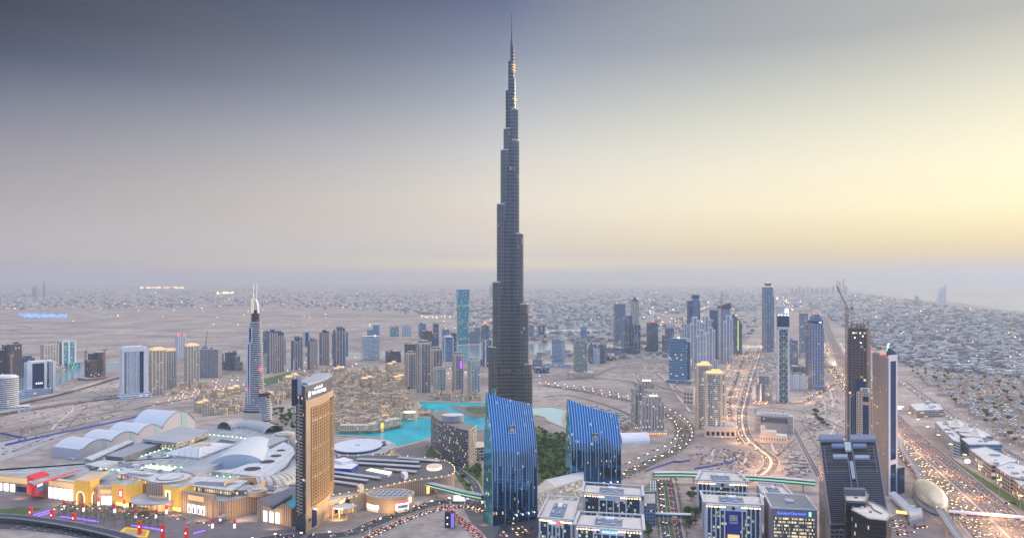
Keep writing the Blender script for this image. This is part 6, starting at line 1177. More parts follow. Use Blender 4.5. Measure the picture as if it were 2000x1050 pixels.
# ================================================================ dark louvred tower and the octagonal tower, lower right
def louvre_tower():
    Yb, Yf = 832, 760; bl, br = Vector(((1600 - CX) / F * Yb, Yb)), Vector(((1709 - CX) / F * Yb, Yb)); fl, fr = Vector(((1622 - CX) / F * Yf, Yf)), Vector(((1737 - CX) / F * Yf, Yf)); Hb, Hf = top(853, Yb), top(1024, Yf)
    T = Thing('louvred_tower', 'dark tower whose sloping roof of louvres faces the viewer, lower right', 'tower', (*((bl + fr) / 2), 0)); w = MB(); w.prism([tuple(fl), tuple(fr), tuple(br), tuple(bl)], 0, lambda p: Hb - 4 if p[1] > 800 else Hf - 4, 0, 1); T.part('wall', ['f_stonegrid', 'black'], w)
    pt = lambda u, v, h=0: Vector((*(bl + (br - bl) * u) * (1 - v) + Vector((*(fl + (fr - fl) * u),)) * v, Hb + (Hf - Hb) * v + h)) if False else Vector(((bl + (br - bl) * u) * (1 - v) + (fl + (fr - fl) * u) * v).to_3d()) + Vector((0, 0, Hb + (Hf - Hb) * v + h))
    lo = MB(); n = 46
    for i in range(n):
        v = .07 + .93 * i / n
        if v < .10: continue
        for u0, u1 in ((.02, .46), (.56, .98)):
            if .12 < v < .26: u0, u1 = ((.02, .2) if u0 < .4 else (.84, .98))
            if v < .45 and i % 2: continue
            lo.beam(pt(u0, v), pt(u1, v), .75 if v > .45 else .6, .35)
        if v > .52: lo.beam(pt(.47, v), pt(.55, v), .7, .3)
    T.part('louvre', 'louvre_blue', lo); e = MB()
    for u in (0, 1): e.beam(pt(u, 0, .5), pt(u, 1, .5), 1.2, 1.6)
    e.beam(pt(0, 0, .5), pt(1, 0, .5), 1.2, 1.6); e.beam(pt(0, 1, .5), pt(1, 1, .5), 1, 1.2)
    for u in (.455, .56): e.beam(pt(u, .05, .8), pt(u, .96, .8), .7, 1.0)
    for v in (.3, .42): e.beam(pt(.03, v, .8), pt(.45, v, .8), .5, .5); e.beam(pt(.56, v, .8), pt(.97, v, .8), .5, .5)
    for u in (.06, .94): e.beam(pt(u, .12, .8), pt(u, .45, .8), .5, .5)
    T.part('roof_frame', 'steel_plum', e)
    def plate(u0, u1, v0, v1, h, m, nm, t=1): mb = MB(); q = [pt(u0, v1, h), pt(u1, v1, h), pt(u1, v0, h), pt(u0, v0, h)]; mb.face(q); q2 = [p - Vector((0, 0, t)) for p in q]; mb.face(q2[::-1]); [mb.face([q[k - 1], q2[k - 1], q2[k], q[k]]) for k in range(4)]; T.part(nm, m, mb)
    plate(.48, .54, .30, .50, 1, 'roofgrey', 'spine_panel'); plate(0, .42, -.0, .06, 3, 'screen_slate', 'roof_screen', 3); plate(.55, 1, .0, .06, 3, 'screen_slate', 'roof_screen', 3); plate(.2, .42, .10, .14, 2, 'louvre_blue', 'roof_screen', 2); plate(.58, .82, .10, .14, 2, 'louvre_blue', 'roof_screen', 2); plate(.2, .45, .23, .265, 2, 'roofgrey', 'roof_screen', 2); plate(.58, .84, .24, .275, 2, 'roofgrey', 'roof_screen', 2); plate(.43, .54, .08, .18, 2, 'roofpale', 'roof_hatch', 2)
    return T
mat('screen_slate', (.27, .29, .35), .7); mat('louvre_blue', (.17, .22, .33), .4, .3); mat('steel_plum', (.24, .20, .25), .5); facade('f_stonegrid', (.27, .235, .24), (.10, .09, .11), 4.2, 4.2, .72, .55, .02, .8, .3, .25)
louvre_tower()
def octagon():
    z = 66; q = qs([(1663, 995), (1696, 1012), (1731, 1016), (1741, 1004), (1722, 990), (1700, 979), (1676, 978)], z); c = Vector((sum(p[0] for p in q) / 7, sum(p[1] for p in q) / 7)); T = Thing('octagonal_tower', 'black octagonal tower with a pale railed terrace roof at the lower right', 'tower', (*c, 0))
    mb = MB(); mb.prism(ccw(q), 0, z, 0, 1); T.part('wall', ['f_black', 'roof_office'], mb); r = MB(); qq = ccw(q)
    for i in range(len(qq)):
        a, b = qq[i], qq[(i + 1) % len(qq)]; r.beam((*a, z + .3), (*b, z + .3), .9, .8); r.beam((*a, z + 1.8), (*b, z + 1.8), .15, .15)
        for k in range(5): p = on(a, b, k / 5); r.beam((*p, z), (*p, z + 1.8), .15, .15)
    T.part('railing', 'steel', r); u = qs([(1652, 976), (1690, 978), (1696, 962), (1688, 952), (1648, 951)], 72); mb = MB(); mb.prism(ccw(u), 0, 70, 0, 1); T.part('upper_block', ['f_black', 'roof_office'], mb); mb = MB(); qq = ccw(u)
    for i in range(5): mb.beam((*qq[i], 71), (*qq[(i + 1) % 5], 71), .8, 2)
    mb.prism(ccw(qs([(1650, 955), (1690, 956), (1689, 951.5), (1648, 950.5)], 76)), 70, 76); T.part('roof_screen', 'steel_dark', mb)
    mb = MB(); t = smooth_line(qs([(1686, 984), (1700, 987), (1706, 995), (1722, 1003)], z), 4)
    for i in range(len(t) - 1): mb.beam((*t[i], z + .5), (*t[i + 1], z + .5), 1.2, .9)
    T.part('roof_track', 'steel_dark', mb)
    for x, y, m, s in ((1693, 984, 'red', 1.2), (1684, 992, 'white', 1.4), (1700, 1000, 'rust', 1.0), (1690, 988, 'roofgrey', 1.6), (1672, 972, 'rust', 1.4), (1668, 965, 'black', 1.8), (1680, 962, 'concrete', 1.2), (1676, 984, 'steel', 2.0)):
        zz = z if y > 977 else 70; p = Q(x, y, zz); mb = MB(); mb.box(p[0] - s, p[0] + s, p[1] - s * .7, p[1] + s * .7, zz, zz + 1.6); T.part('roof_unit', m, mb)
facade('f_black', (.03, .028, .035), (.015, .015, .02), 1.6, 4, .9, .85, .01, 1, .4, .15)
octagon()
# ================================================================ tall towers beside the highway
B = Bld('construction_tower', 'unfinished dark tower with scaffolded top beside the luffing crane', 1659, 1698, 905, 636, -12, .8, 'tower'); B.part('frame', ['f_constr', 'concrete_dark'], ('b', -.5, .5, -.5, .5, .5, .97)); B.part('wall', 'f_navydark', ('b', -.47, .47, -.47, .5, 0, .62)); B.part('floor_slab', 'rust_dark', ('s', -.5, .5, -.5, .5, .6, .98, 4.2, .9, .7)); B.part('pier', 'steel_dark', ('f', -.5, .5, -.5, .5, .0, .97, 5, 4, .9, .5)); B.part('side_frame', 'f_constr', ('b', -.56, -.5, -.5, .4, 0, .9), ('b', .5, .56, -.3, .5, 0, .55)); B.part('glass_bay', 'glass_navy', ('b', -.15, .42, -.53, -.48, 0, .60)); B.part('hoist_mast', 'steel', ('b', -.43, -.38, -.6, -.53, 0, .5), ('b', .3, .34, -.6, -.54, 0, .5)); mat('rust_dark', (.20, .13, .13), .8, var=.3, vs=.2)
r = random.Random(4); mb = MB()
for k in range(120):
    x, y = r.uniform(-.5, .5) * B.w, r.uniform(-.5, .5) * B.d; z = r.uniform(.93, 1.0) * B.H; mb.beam((x, y, z), (x + r.choice((0, 0, r.uniform(-5, 5))), y + r.choice((0, r.uniform(-4, 4))), z + r.uniform(2, 8)), .5)
mb.build('scaffold', 'rust_dark', B.e)
for x in (-.45, .2, .45): B.part('mast', 'steel_dark', ('m', x, .2, .97, 1.05, .5, .3))
B.part('work_lamp', 'lamp_white', *[('l', r.uniform(-.45, .3), -.53, r.uniform(.86, .95), .6) for _ in range(5)])
def crane(label, x, yb, ytop, jx, jy, jl=None, back=8):
    Y = depth(yb); X = (x - CX) / F * Y; H = top(ytop, Y); T = Thing('tower_crane', label, 'crane', (X, Y, 0)); m = MB(); s = 1.6
    for i in range(int(H / 5)):
        z0, z1 = i * 5, (i + 1) * 5
        for a, b in (((-s, -s), (s, -s)), ((s, -s), (s, s)), ((s, s), (-s, s)), ((-s, s), (-s, -s))): m.beam((X + a[0], Y + a[1], z0), (X + a[0], Y + a[1], z1), .5); m.beam((X + a[0], Y + a[1], z0), (X + b[0], Y + b[1], z1), .4)
    T.part('mast', 'rust_crane', m); m = MB(); m.box(X - 3, X + 3, Y - 2.5, Y + 2.5, H, H + 2.5); m.beam((X, Y, H + 1), (X + back, Y, H + 2), 2, 1.5); m.box(X + back - 3, X + back, Y - 2, Y + 2, H - 1, H + 4); m.beam((X + back * .6, Y, H + 2), (X + back * .9, Y, H + 16), .6); m.beam((X, Y, H), (X + back * .9, Y, H + 16), .4); T.part('cab', 'rust_crane', m)
    tx, tz = (jx - CX) / F * Y, top(jy, Y); a, b = Vector((X, Y, H + 2)), Vector((tx, Y - 3, tz)); m = MB(); d = (b - a).normalized(); u = Vector((0, 1, 0)).cross(d).normalized(); n = max(6, int((b - a).length / 4))
    for o in (Vector((0, -1.1, 0)), Vector((0, 1.1, 0)), u * 1.8): m.beam(a + o, b + o * .4, .45)
    for i in range(n): p = a + (b - a) * i / n; q = a + (b - a) * (i + 1) / n; m.beam(p + Vector((0, -1.1, 0)), q + u * 1.6, .35); m.beam(p + u * 1.6, q + Vector((0, 1.1, 0)), .35)
    T.part('jib', 'rust_crane', m); m = MB(); m.beam(b, (X + back * .9, Y, H + 16 if jl is None else H + 8), .25); T.part('cable', 'steel_dark', m); return T
mat('rust_crane', (.42, .26, .22), .7)
crane('big luffing crane with raised jib beside the unfinished dark tower', 1654, 900, 604, 1632, 558, back=10)
for lb, x, yb, yt, jx, jy in (('crane above the crowned white tower right of centre', 1409, 704, 577, 1424, 577), ('small crane behind the long grid block', 400, 730, 678, 406, 646), ('crane beside the unfinished brown tower by the canal', 204, 740, 684, 213, 682), ('crane left of the unfinished brown tower by the canal', 167, 740, 688, 167, 684), ('far crane behind the grey group past the olive tower', 1184, 706, 668, 1189, 666), ('tiny crane on the tower right of the crowned one', 1436, 690, 608, 1442, 606), ('crane at the left edge dark towers', 22, 742, 696, 30, 690)): crane(lb, x, yb, yt, jx, jy, 1, back=6)
B = Bld('office_tower', 'beige and navy tower tucked between unfinished tower and tall beige tower', 1674, 1708, 912, 764, -14, .8, 'tower'); B.part('wall', ['f_beige', 'roofgrey'], ('b', -.5, .5, -.5, .5, 0, .98), ('b', -.3, .2, -.3, .3, .98, 1.03)); B.part('glass_bay', 'glass_navy', ('b', -.08, .3, -.56, -.5, 0, .82), ('b', -.08, .3, -.56, -.5, .86, .93)); B.part('pier', 'beige', ('b', -.14, -.08, -.57, -.5, 0, 1), ('b', .3, .36, -.57, -.5, 0, 1), ('b', -.08, .3, -.57, -.5, .82, .86))
def beige_tower():
    Y0 = depth(975); a = Vector(((1704 - CX) / F * 1075, 1075)); b = Vector(((1735 - CX) / F * 1000, 1000)); c = Vector(((1752 - CX) / F * 1012, 1012)); dd = a + (c - b) + Vector((8, 6)); H = top(698, 1000); T = Thing('residential_tower', 'tall beige tower with white framed blue glass strip and dark curved crown by the highway', 'tower', (*((a + c) / 2), 0))
    mb = MB(); mb.prism(ccw([tuple(a), tuple(b), tuple(c), tuple(dd)]), 0, H, 0, 1); T.part('wall', ['f_beigetallr', 'roofdark'], mb)
    q0, q1 = Vector(on(a, b, .56)), b; o0, o1 = out(q0, q1, 2); mb = MB(); quadbox(mb, o0, o1, 0, H + .5, 1.9); T.part('bay', 'beige_rib', mb)
    d = (c - b).normalized(); o = Vector((d.y, -d.x)); mb = MB(); L = (c - b).length
    quadbox(mb, b + o * .8, b + d * L * .18 + o * .8, 0, H + 3, .9); quadbox(mb, b + d * L * .82 + o * .8, c + o * .8, 0, H + 3, .9); quadbox(mb, b + d * L * .18 + o * .8, b + d * L * .82 + o * .8, H - 5, H + 3, .9); quadbox(mb, b + d * L * .18 + o * .8, b + d * L * .82 + o * .8, 40, 46, .9); T.part('frame', 'white', mb); mb = MB(); quadbox(mb, b + d * L * .18 + o * .5, b + d * L * .82 + o * .5, 0, H - 5, .5); T.part('glass_strip', 'glass_navy', mb)
    mb = MB(); n = 10; m0 = Vector(on(b, c, .0)) + Vector((1, 6)); 
    for i in range(n): t0, t1 = i / n, (i + 1) / n; p0 = m0 + (c - b + Vector((3, 3))) * t0; p1 = m0 + (c - b + Vector((3, 3))) * t1; mb.prism(ccw([tuple(p0), tuple(p1), tuple(p1 + Vector((0, 1.5))), tuple(p0 + Vector((0, 1.5)))]), H, H + 11 * cos(t0 * pi / 2 * .9) + 1)
    T.part('crown', 'glass_navy', mb); mb = MB(); mb.prism(ccw([tuple(a + (b - a) * .2 + Vector((3, 2))), tuple(b + Vector((2, 4))), tuple(c + Vector((0, 3))), tuple(dd - Vector((3, 0)))]), H, H + 1.5); T.part('roof_deck', 'stone', mb); mb = MB(); p = m0; mb.beam((p.x, p.y, H + 8), (p.x + 1, p.y, H + 17), .6); mb.box(p.x + 1, p.x + 2.5, p.y, p.y + 1, H + 12, H + 17); T.part('beacon', 'lamp_green', mb)
    mb = MB(); mb.prism(ccw([tuple(c + Vector((1, -3))), tuple(c + Vector((12, 4))), tuple(c + Vector((8, 22))), tuple(c + Vector((-2, 14)))]), 0, 34, 0, 1); T.part('annex', ['glass_navy', 'roofgrey'], mb)
    for p in (a, b, on(a, b, .56)): mb = MB(); mb.box(p[0] - .6, p[0] + .6, p[1] - .6, p[1] + .6, H + .5, H + 2); T.part('warning_lamp', 'lamp_red', mb)
facade('f_beigetallr', (.33, .28, .26), (.10, .10, .13), 7.0, 3.8, .72, .52, .03, 1, .2, .3); facade('beige_rib', (.36, .29, .26), (.13, .10, .11), 7.2, 3.8, .28, .55, .03, 1, .2, .3); glow('lamp_green', (.5, 1, .6), 1.5)
beige_tower()
# ================================================================ metro: shell station, viaduct, tube bridge
LV = smooth_line([(760, 1640), (686, 1370), (630, 1240), (572, 1080), (540, 1010), (505, 905), (478, 830), (455, 760), (440, 700)], 8)
def viaduct(label, L, z, w=9, name='rail_viaduct', m='concrete', every=32, rails=True, cat='viaduct', par='concrete'):
    T = Thing(name, label, cat, (*L[len(L) // 2][:2], 0)); nn = normals(L); d, r, rl = MB(), MB(), MB()
    for i in range(len(L) - 1):
        A, B_ = L[i], L[i + 1]; q = lambda o: ((A[0] + nn[i][0] * o, A[1] + nn[i][1] * o), (B_[0] + nn[i + 1][0] * o, B_[1] + nn[i + 1][1] * o)); a0, b0 = q(-w / 2); a1, b1 = q(w / 2); d.prism(ccw([a0, b0, b1, a1]), z - 2, z, bottom=True)
        for s in (-1, 1): a, b = q(s * w / 2); r.beam((*a, z + .6), (*b, z + .6), .4, 1.4)
        if rails:
            for o in (-2.8, -1.4, 1.4, 2.8): a, b = q(o); rl.beam((*a, z + .15), (*b, z + .15), .3, .3)
    T.part('deck', m, d); T.part('parapet', par, r)
    if rails: T.part('rail', 'steel_dark', rl)
    acc = 99
    for i in range(len(L) - 1):
        acc += math.hypot(L[i + 1][0] - L[i][0], L[i + 1][1] - L[i][1])
        if acc > every: acc = 0; mb = MB(); mb.ell(L[i][0], L[i][1], 1.2, 1.2, 0, z - 2, 10); T.part('column', 'concrete', mb)
    return T
viaduct('curving grey rail viaduct running into the golden shell station', LV, 10); viaduct('far rail viaduct beside the wide highway near the rounded blue tower', smooth_line(px([(1640, 738), (1634, 725), (1627, 717), (1618, 706), (1608, 694)]), 5), 9, every=60)
def shell(label, cx, cyy, ang, L, W, H, z0, group='golden shell stations'):
    T = Thing('shell_station', label, 'station', (cx, cyy, 0), group); ax = Vector((sin(ang), cos(ang))); nv = Vector((ax.y, -ax.x)); NU, NV = 26, 14; mb = MB()
    def pt(u, v, k=1.0):
        s = -1 + 2 * u; wd = W * max(0, 1 - abs(s) ** 2.3) ** .62 * (1 - .12 * s); hh = H * max(0, 1 - abs(s) ** 2.2) ** .6 * (1 - .1 * s); t = pi * v; p = Vector((cx, cyy)) + ax * (L / 2 * s) + nv * (cos(t) * wd / 2 * k); return (p.x, p.y, z0 + sin(t) ** .85 * hh * k)
    for i in range(NU):
        for j in range(NV): mb.face([pt(i / NU, j / NV), pt((i + 1) / NU, j / NV), pt((i + 1) / NU, (j + 1) / NV), pt(i / NU, (j + 1) / NV)])
    T.part('shell_roof', 'shell_gold', mb, smooth=True); mb = MB(); pl = [tuple(pt(i / 20, 0)[:2]) for i in range(21)] + [tuple(pt(1 - i / 20, 1)[:2]) for i in range(1, 20)]; pl = [tuple(Vector((cx, cyy)) + (Vector(p) - Vector((cx, cyy))) * .93) for p in pl]; mb.prism(ccw(pl), 2, z0 + .5); T.part('glass_base', 'steel_pale', mb); mb = MB()
    for i in range(3, 23): a, b = pt(i / 26, 0), pt((i + 1) / 26, 0); mb.beam((a[0], a[1], z0 - .2), (b[0], b[1], z0 - .2), .8, 1.2); a, b = pt(i / 26, 1), pt((i + 1) / 26, 1); mb.beam((a[0], a[1], z0 - .2), (b[0], b[1], z0 - .2), .8, 1.2)
    T.part('rim', 'glass_navy', mb); e = Vector((cx, cyy)) - ax * (L / 2 - 5); mb = MB(); mb.box(e.x - 5, e.x + 5, e.y - 1, e.y, z0 + 1, z0 + 2.6); T.part('portal_light', 'lit_gold', mb); return T
mat('shell_gold', (.60, .54, .40), .4, .35, var=.15, vs=.15); shell('large golden shell station beside the highway, lower right', 524, 965, .28, 118, 31, 17, 10)
q = P(1621, 716); shell('small far shell station by the highway near the rounded blue tower', q.x, q.y, .38, 110, 36, 20, 8)
def tube():
    a, b = Vector(Q(1852, 1001, 10)), Vector(Q(2060, 1018, 10)); T = Thing('tube_bridge', 'silver tube footbridge crossing the highway from the shell station', 'footbridge', (*((a + b) / 2), 0)); d = (b - a).normalized(); n = Vector((-d.y, d.x)); m, g, k = MB(), MB(), MB(); R = 3.2
    for i in range(8): t0, t1 = pi * i / 8, pi * (i + 1) / 8; m.face([(*(a + n * cos(t) * R), 11.5 + sin(t) * R * .8) if s == 0 else (*(b + n * cos(t) * R), 11.5 + sin(t) * R * .8) for s, t in ((0, t0), (1, t0), (1, t1), (0, t1))])
    quadbox(g, a - n * (R - .4), b - n * (R - .4), 9, 11.6, R * 2 - .8); quadbox(k, a - n * R, b - n * R, 8, 9, R * 2); T.part('roof', 'silver', m, smooth=True); T.part('glass', 'f_tubeglass', g); T.part('deck', 'concrete_dark', k); L = (b - a).length
    for u in (.05, .3, .55, .8): p = a + (b - a) * u; mb = MB(); mb.ell(p.x, p.y, 1.2, 1.2, 0, 8, 10); T.part('column', 'concrete', mb)
mat('silver', (.62, .60, .68), .35, .5); facade('f_tubeglass', (.25, .25, .28), (.12, .12, .14), 6, 3, .85, 1, .3, .7, .2, .3, litc=(1, .8, .4)); tube()
B4 = qs([(1735, 962), (1748, 960), (1793, 1000), (1778, 1005)], 9); T = Thing('link_corridor', 'silver roofed corridor leading to the shell station', 'walkway', (*B4[0], 0)); mb = MB(); slab(mb, B4, 6, 10, 0, 1, True); T.part('wall', ['steel_pale', 'roofgrey'], mb)
q = qs([(1774, 993), (1800, 990), (1802, 1003), (1778, 1007)], 12); mb = MB(); slab(mb, q, 0, 12, 0, 1); T.part('stair_block', ['steel_pale', 'roofgrey'], mb); mb = MB(); quadbox(mb, Vector(Q(1750, 997, 8)), Vector(Q(1774, 1000, 8)), 5.5, 9, .4); T.part('lit_sign', 'lit_yellow', mb)
p = Q(1780, 985, 6); mb = MB(); mb.ell(p[0], p[1], 9, 7, 0, 5, 20, rx2=5, ry2=4); T.part('dome', 'teal_pale', mb)
# ================================================================ placing many things
RR = random.Random(11)
def inside(p, poly):
    c = False; n = len(poly)
    for i in range(n):
        a, b = poly[i - 1], poly[i]
        if (a[1] > p[1]) != (b[1] > p[1]) and p[0] < (b[0] - a[0]) * (p[1] - a[1]) / (b[1] - a[1]) + a[0]: c = not c
    return c
GRID = {}
def hold(x, y, r, k=25):
    for i in range(int((x - r) // k), int((x + r) // k) + 1):
        for j in range(int((y - r) // k), int((y + r) // k) + 1): GRID.setdefault((i, j), []).append((x, y, r))
def free(x, y, r, k=25):
    for i in range(int((x - r) // k), int((x + r) // k) + 1):
        for j in range(int((y - r) // k), int((y + r) // k) + 1):
            for a, b, q in GRID.get((i, j), ()):
                if (a - x) ** 2 + (b - y) ** 2 < (q + r) ** 2: return False
    return True
for L_, w_ in ROADS.values():
    for a, b in zip(L_, L_[1:]):
        n_ = max(1, int(math.hypot(b[0] - a[0], b[1] - a[1]) / (w_ * .6)))
        for i in range(n_): hold(a[0] + (b[0] - a[0]) * i / n_, a[1] + (b[1] - a[1]) * i / n_, w_ / 2 + 1)
for o in list(COL.objects):
    if o.parent and o.parent.get('category') and o.type == 'MESH' and o.name.split('.')[0] in ('wall', 'podium', 'frame'):
        m_ = o.parent.matrix_basis; vs = [m_ @ v.co for v in o.data.vertices]; x0, x1 = min(v.x for v in vs), max(v.x for v in vs); y0, y1 = min(v.y for v in vs), max(v.y for v in vs)
        if x1 - x0 > 260: continue
        r_ = min(x1 - x0, y1 - y0) / 2; n_ = max(1, int(max(x1 - x0, y1 - y0) / max(r_, 1)))
        for i in range(n_): u = (i + .5) / n_; hold(x0 + (x1 - x0) * (u if x1 - x0 > y1 - y0 else .5), y0 + (y1 - y0) * (u if y1 - y0 >= x1 - x0 else .5), r_ + 2)
hold(-2, 1572, 62)
WATER = [ccw([tuple(v.co[:2]) for v in o.data.vertices]) for o in COL.objects if o.name.split('.')[0] in ('lake', 'creek', 'pond', 'sea')]
MALLP = ccw(front + back)
def scatter(pp, sp, r, jit=.35, ang=0, world=False, hold_=True, water=True):
    q = pp if world else px(pp); x0, x1 = min(p[0] for p in q), max(p[0] for p in q); y0, y1 = min(p[1] for p in q), max(p[1] for p in q); cx, c_y = (x0 + x1) / 2, (y0 + y1) / 2; R_2 = math.hypot(x1 - x0, y1 - y0) / 2; n = int(R_2 / sp) + 1; res = []
    for i in range(-n, n + 1):
        for j in range(-n, n + 1):
            a, b = (i + RR.uniform(-jit, jit)) * sp, (j + RR.uniform(-jit, jit)) * sp; x, y = cx + a * cos(ang) - b * sin(ang), c_y + a * sin(ang) + b * cos(ang)
            if inside((x, y), q) and free(x, y, r) and not (water and any(inside((x, y), w_) for w_ in WATER)) and not inside((x, y), MALLP):
                res.append((x, y)); 
                if hold_: hold(x, y, r)
    return res
# ---------------------------------------------------------------- leaves and trees
def crown(mb, r, h, z0, n, seed, s=.9, mi=0):
    q = random.Random(seed); lob = [(q.uniform(-.45, .45) * r, q.uniform(-.45, .45) * r, q.uniform(.3, .75) * h, q.uniform(.45, .7) * r) for _ in range(6)]
    for i in range(n):
        lx, ly, lz, lr = lob[i % 6]; th, ph = q.uniform(0, 2 * pi), math.acos(q.uniform(-.7, 1)); k = lr * q.uniform(.6, 1.05)
        c = Vector((lx + k * sin(ph) * cos(th), ly + k * sin(ph) * sin(th), z0 + lz + k * .7 * cos(ph))); a = Vector((q.uniform(-1, 1), q.uniform(-1, 1), q.uniform(-.6, .6))).normalized() * s; b = a.cross(Vector((q.uniform(-1, 1), q.uniform(-1, 1), q.uniform(-1, 1)))).normalized() * s * .8
        mb.face([c - a, c - b, c + a, c + b], mi)
def make_tree(label, r, h, tr, n, seed, m='leaf', group='park trees'):
    e = empty('tree', (0, -900, 0), 0, label, 'tree', group); t = MB(); t.ell(0, 0, .35, .35, 0, tr + h * .4, 7, rx2=.15)
    q = random.Random(seed)
    for _ in range(4): a = q.uniform(0, 6.28); t.beam((0, 0, tr), (cos(a) * r * .6, sin(a) * r * .6, tr + h * .5), .2)
    t.build('trunk', 'bark', e); c = MB(); crown(c, r, h, tr, n, seed, r * .22); c.build('crown', m, e); return e
def make_palm():
    e = empty('palm_tree', (0, -900, 0), 0, 'palm', 'palm tree', 'palms'); t = MB(); t.ell(0, 0, .38, .38, 0, 8.5, 7, rx2=.26); t.build('trunk', 'bark_palm', e); c = MB(); q = random.Random(5)
    for k in range(15):
        a = 2 * pi * k / 15 + q.uniform(-.15, .15); up = q.uniform(.1, .9); p = Vector((0, 0, 8.4)); d = Vector((cos(a), sin(a), 0)); w = Vector((-sin(a), cos(a), 0)) * .55; pts = [p + d * s + Vector((0, 0, up * s * .8 - s * s * .16)) for s in (0, 1.2, 2.5, 3.7)]
        for i in range(3): c.face([pts[i] - w * (1 - .2 * i), pts[i + 1] - w * (.8 - .25 * i), pts[i + 1] + w * (.8 - .25 * i), pts[i] + w * (1 - .2 * i)])
    c.build('crown', 'palm_leaf', e); return e
mat('bark_palm', (.34, .25, .16), .9)
def place(proto, used, x, y, rz, label, group, s=1.0, z=0):
    if not used: used.append(1); o = proto; o.location = (x, y, z); o.rotation_euler = (0, 0, rz); o['label'] = label; o['group'] = group
    else: o = dup(proto, (x, y, z), rz, label, None, group)
    o.scale = (s, s, s); return o
palm = make_palm(); pu = []; trees = [make_tree('t', 4.2, 5, 2.2, 230, k, ('leaf', 'leaf2', 'leaf')[k]) for k in range(3)]; tu = [[], [], []]
def palms_along(key, offs, step, label, a=0, b=1, world_line=None):
    L = world_line or ROADS[key][0]; n = len(L); L = L[int(a * (n - 1)):int(b * (n - 1)) + 1]; nn = normals(L); acc = 0
    for i in range(len(L) - 1):
        p, q = Vector(L[i][:2]), Vector(L[i + 1][:2]); l = (q - p).length; s = acc
        while s < l:
            c = p + (q - p) * (s / l)
            for o_ in offs: place(palm, pu, c.x + nn[i][0] * o_, c.y + nn[i][1] * o_, RR.uniform(0, 6), label, 'palms ' + label.split('palm ')[-1][:40], RR.uniform(.85, 1.15)); hold(c.x + nn[i][0] * o_, c.y + nn[i][1] * o_, 2)
            s += step
        acc = s - l
palms_along('boulevard', (-15.5, 15.5), 17, 'lamp lit palm lining the curved boulevard right of the shorter blue tower', .42, 1); palms_along('boulevard', (-15.5, 15.5), 20, 'palm on the far stretch of boulevard behind the blue towers', 0, .42)
palms_along('office_avenue', (-15, 15), 16, 'palm beside the avenue between the office blocks'); palms_along('jam_road', (-10.5,), 15, 'palm on the verge of the jammed road at the bottom')
for x, y in scatter([(108, 1000), (150, 992), (300, 1008), (330, 1020), (300, 1040), (205, 1026), (120, 1014)], 10, 2.5): place(palm, pu, x, y, RR.uniform(0, 6), 'palm standing on the paved forecourt of the mall', 'palms on the mall forecourt', RR.uniform(.9, 1.2))
for x, y in scatter([(838, 868), (852, 882), (905, 905), (925, 912), (930, 925), (890, 918), (845, 896), (833, 880)], 11, 2.5): place(palm, pu, x, y, RR.uniform(0, 6), 'palm at the foot of the dark crescent block', 'palms round the crescent block', RR.uniform(.9, 1.15))
for x, y in scatter([(822, 797), (850, 806), (846, 815), (815, 806)], 14, 2.5, water=False): place(palm, pu, x, y, RR.uniform(0, 6), 'palm on the small promontory in the turquoise lake', 'palms on the lake promontory')
def trees_in(pp, sp, label, group, lim=999, smin=.8, smax=1.5, water=True):
    pts = scatter(pp, sp, 2.0 if 'quarter' in group else 3.0, water=water); RR.shuffle(pts)
    for i, (x, y) in enumerate(pts[:lim]): k = RR.randrange(3); place(trees[k], tu[k], x, y, RR.uniform(0, 6), label, group, RR.uniform(smin, smax))
trees_in([(1050, 866), (1112, 860), (1114, 940), (1052, 946), (1047, 900)], 11.5, 'leafy tree in the dark green park between the blue towers', 'trees in the park between the blue towers', 95)
trees_in([(1010, 826), (1055, 838), (1108, 852), (1108, 862), (1010, 866)], 14, 'leafy tree in the garden behind the blue towers', 'trees in the garden behind the blue towers', 40); trees_in([(905, 905), (942, 912), (942, 960), (918, 962), (890, 926)], 10, 'leafy tree on the green strip left of the larger blue tower', 'trees left of the larger blue tower', 50)
trees_in([(1335, 1000), (1352, 960), (1362, 960), (1366, 1050), (1345, 1050)], 9, 'leafy tree in the gap left of the banner office block', 'trees beside the banner office block', 18); trees_in([(1244, 1000), (1266, 1000), (1272, 1050), (1262, 1050)], 9, 'leafy tree right of the cyan lettered office block', 'trees right of the front office block', 14)
trees_in([(985, 1015), (1048, 998), (1055, 1010), (1030, 1050), (975, 1050)], 16, 'small tree between the parked cars at the bottom centre', 'trees in the bottom car park', 20, .5, .8); trees_in([(1757, 852), (1764, 846), (1840, 895), (1920, 950), (1992, 995), (1985, 1003), (1880, 935)], 13, 'tree in the strip between the wide highway and its service road', 'trees beside the service road', 70, .7, 1.1)
trees_in([(1584, 802), (1604, 812), (1622, 846), (1600, 830)], 12, 'bush like tree clump on the sand near the unfinished dark tower', 'trees on the sand', 12)
trees_in([(522, 800), (575, 800), (580, 845), (530, 838)], 13, 'tree in the garden right of the masted white tower', 'trees beside the masted white tower', 30)
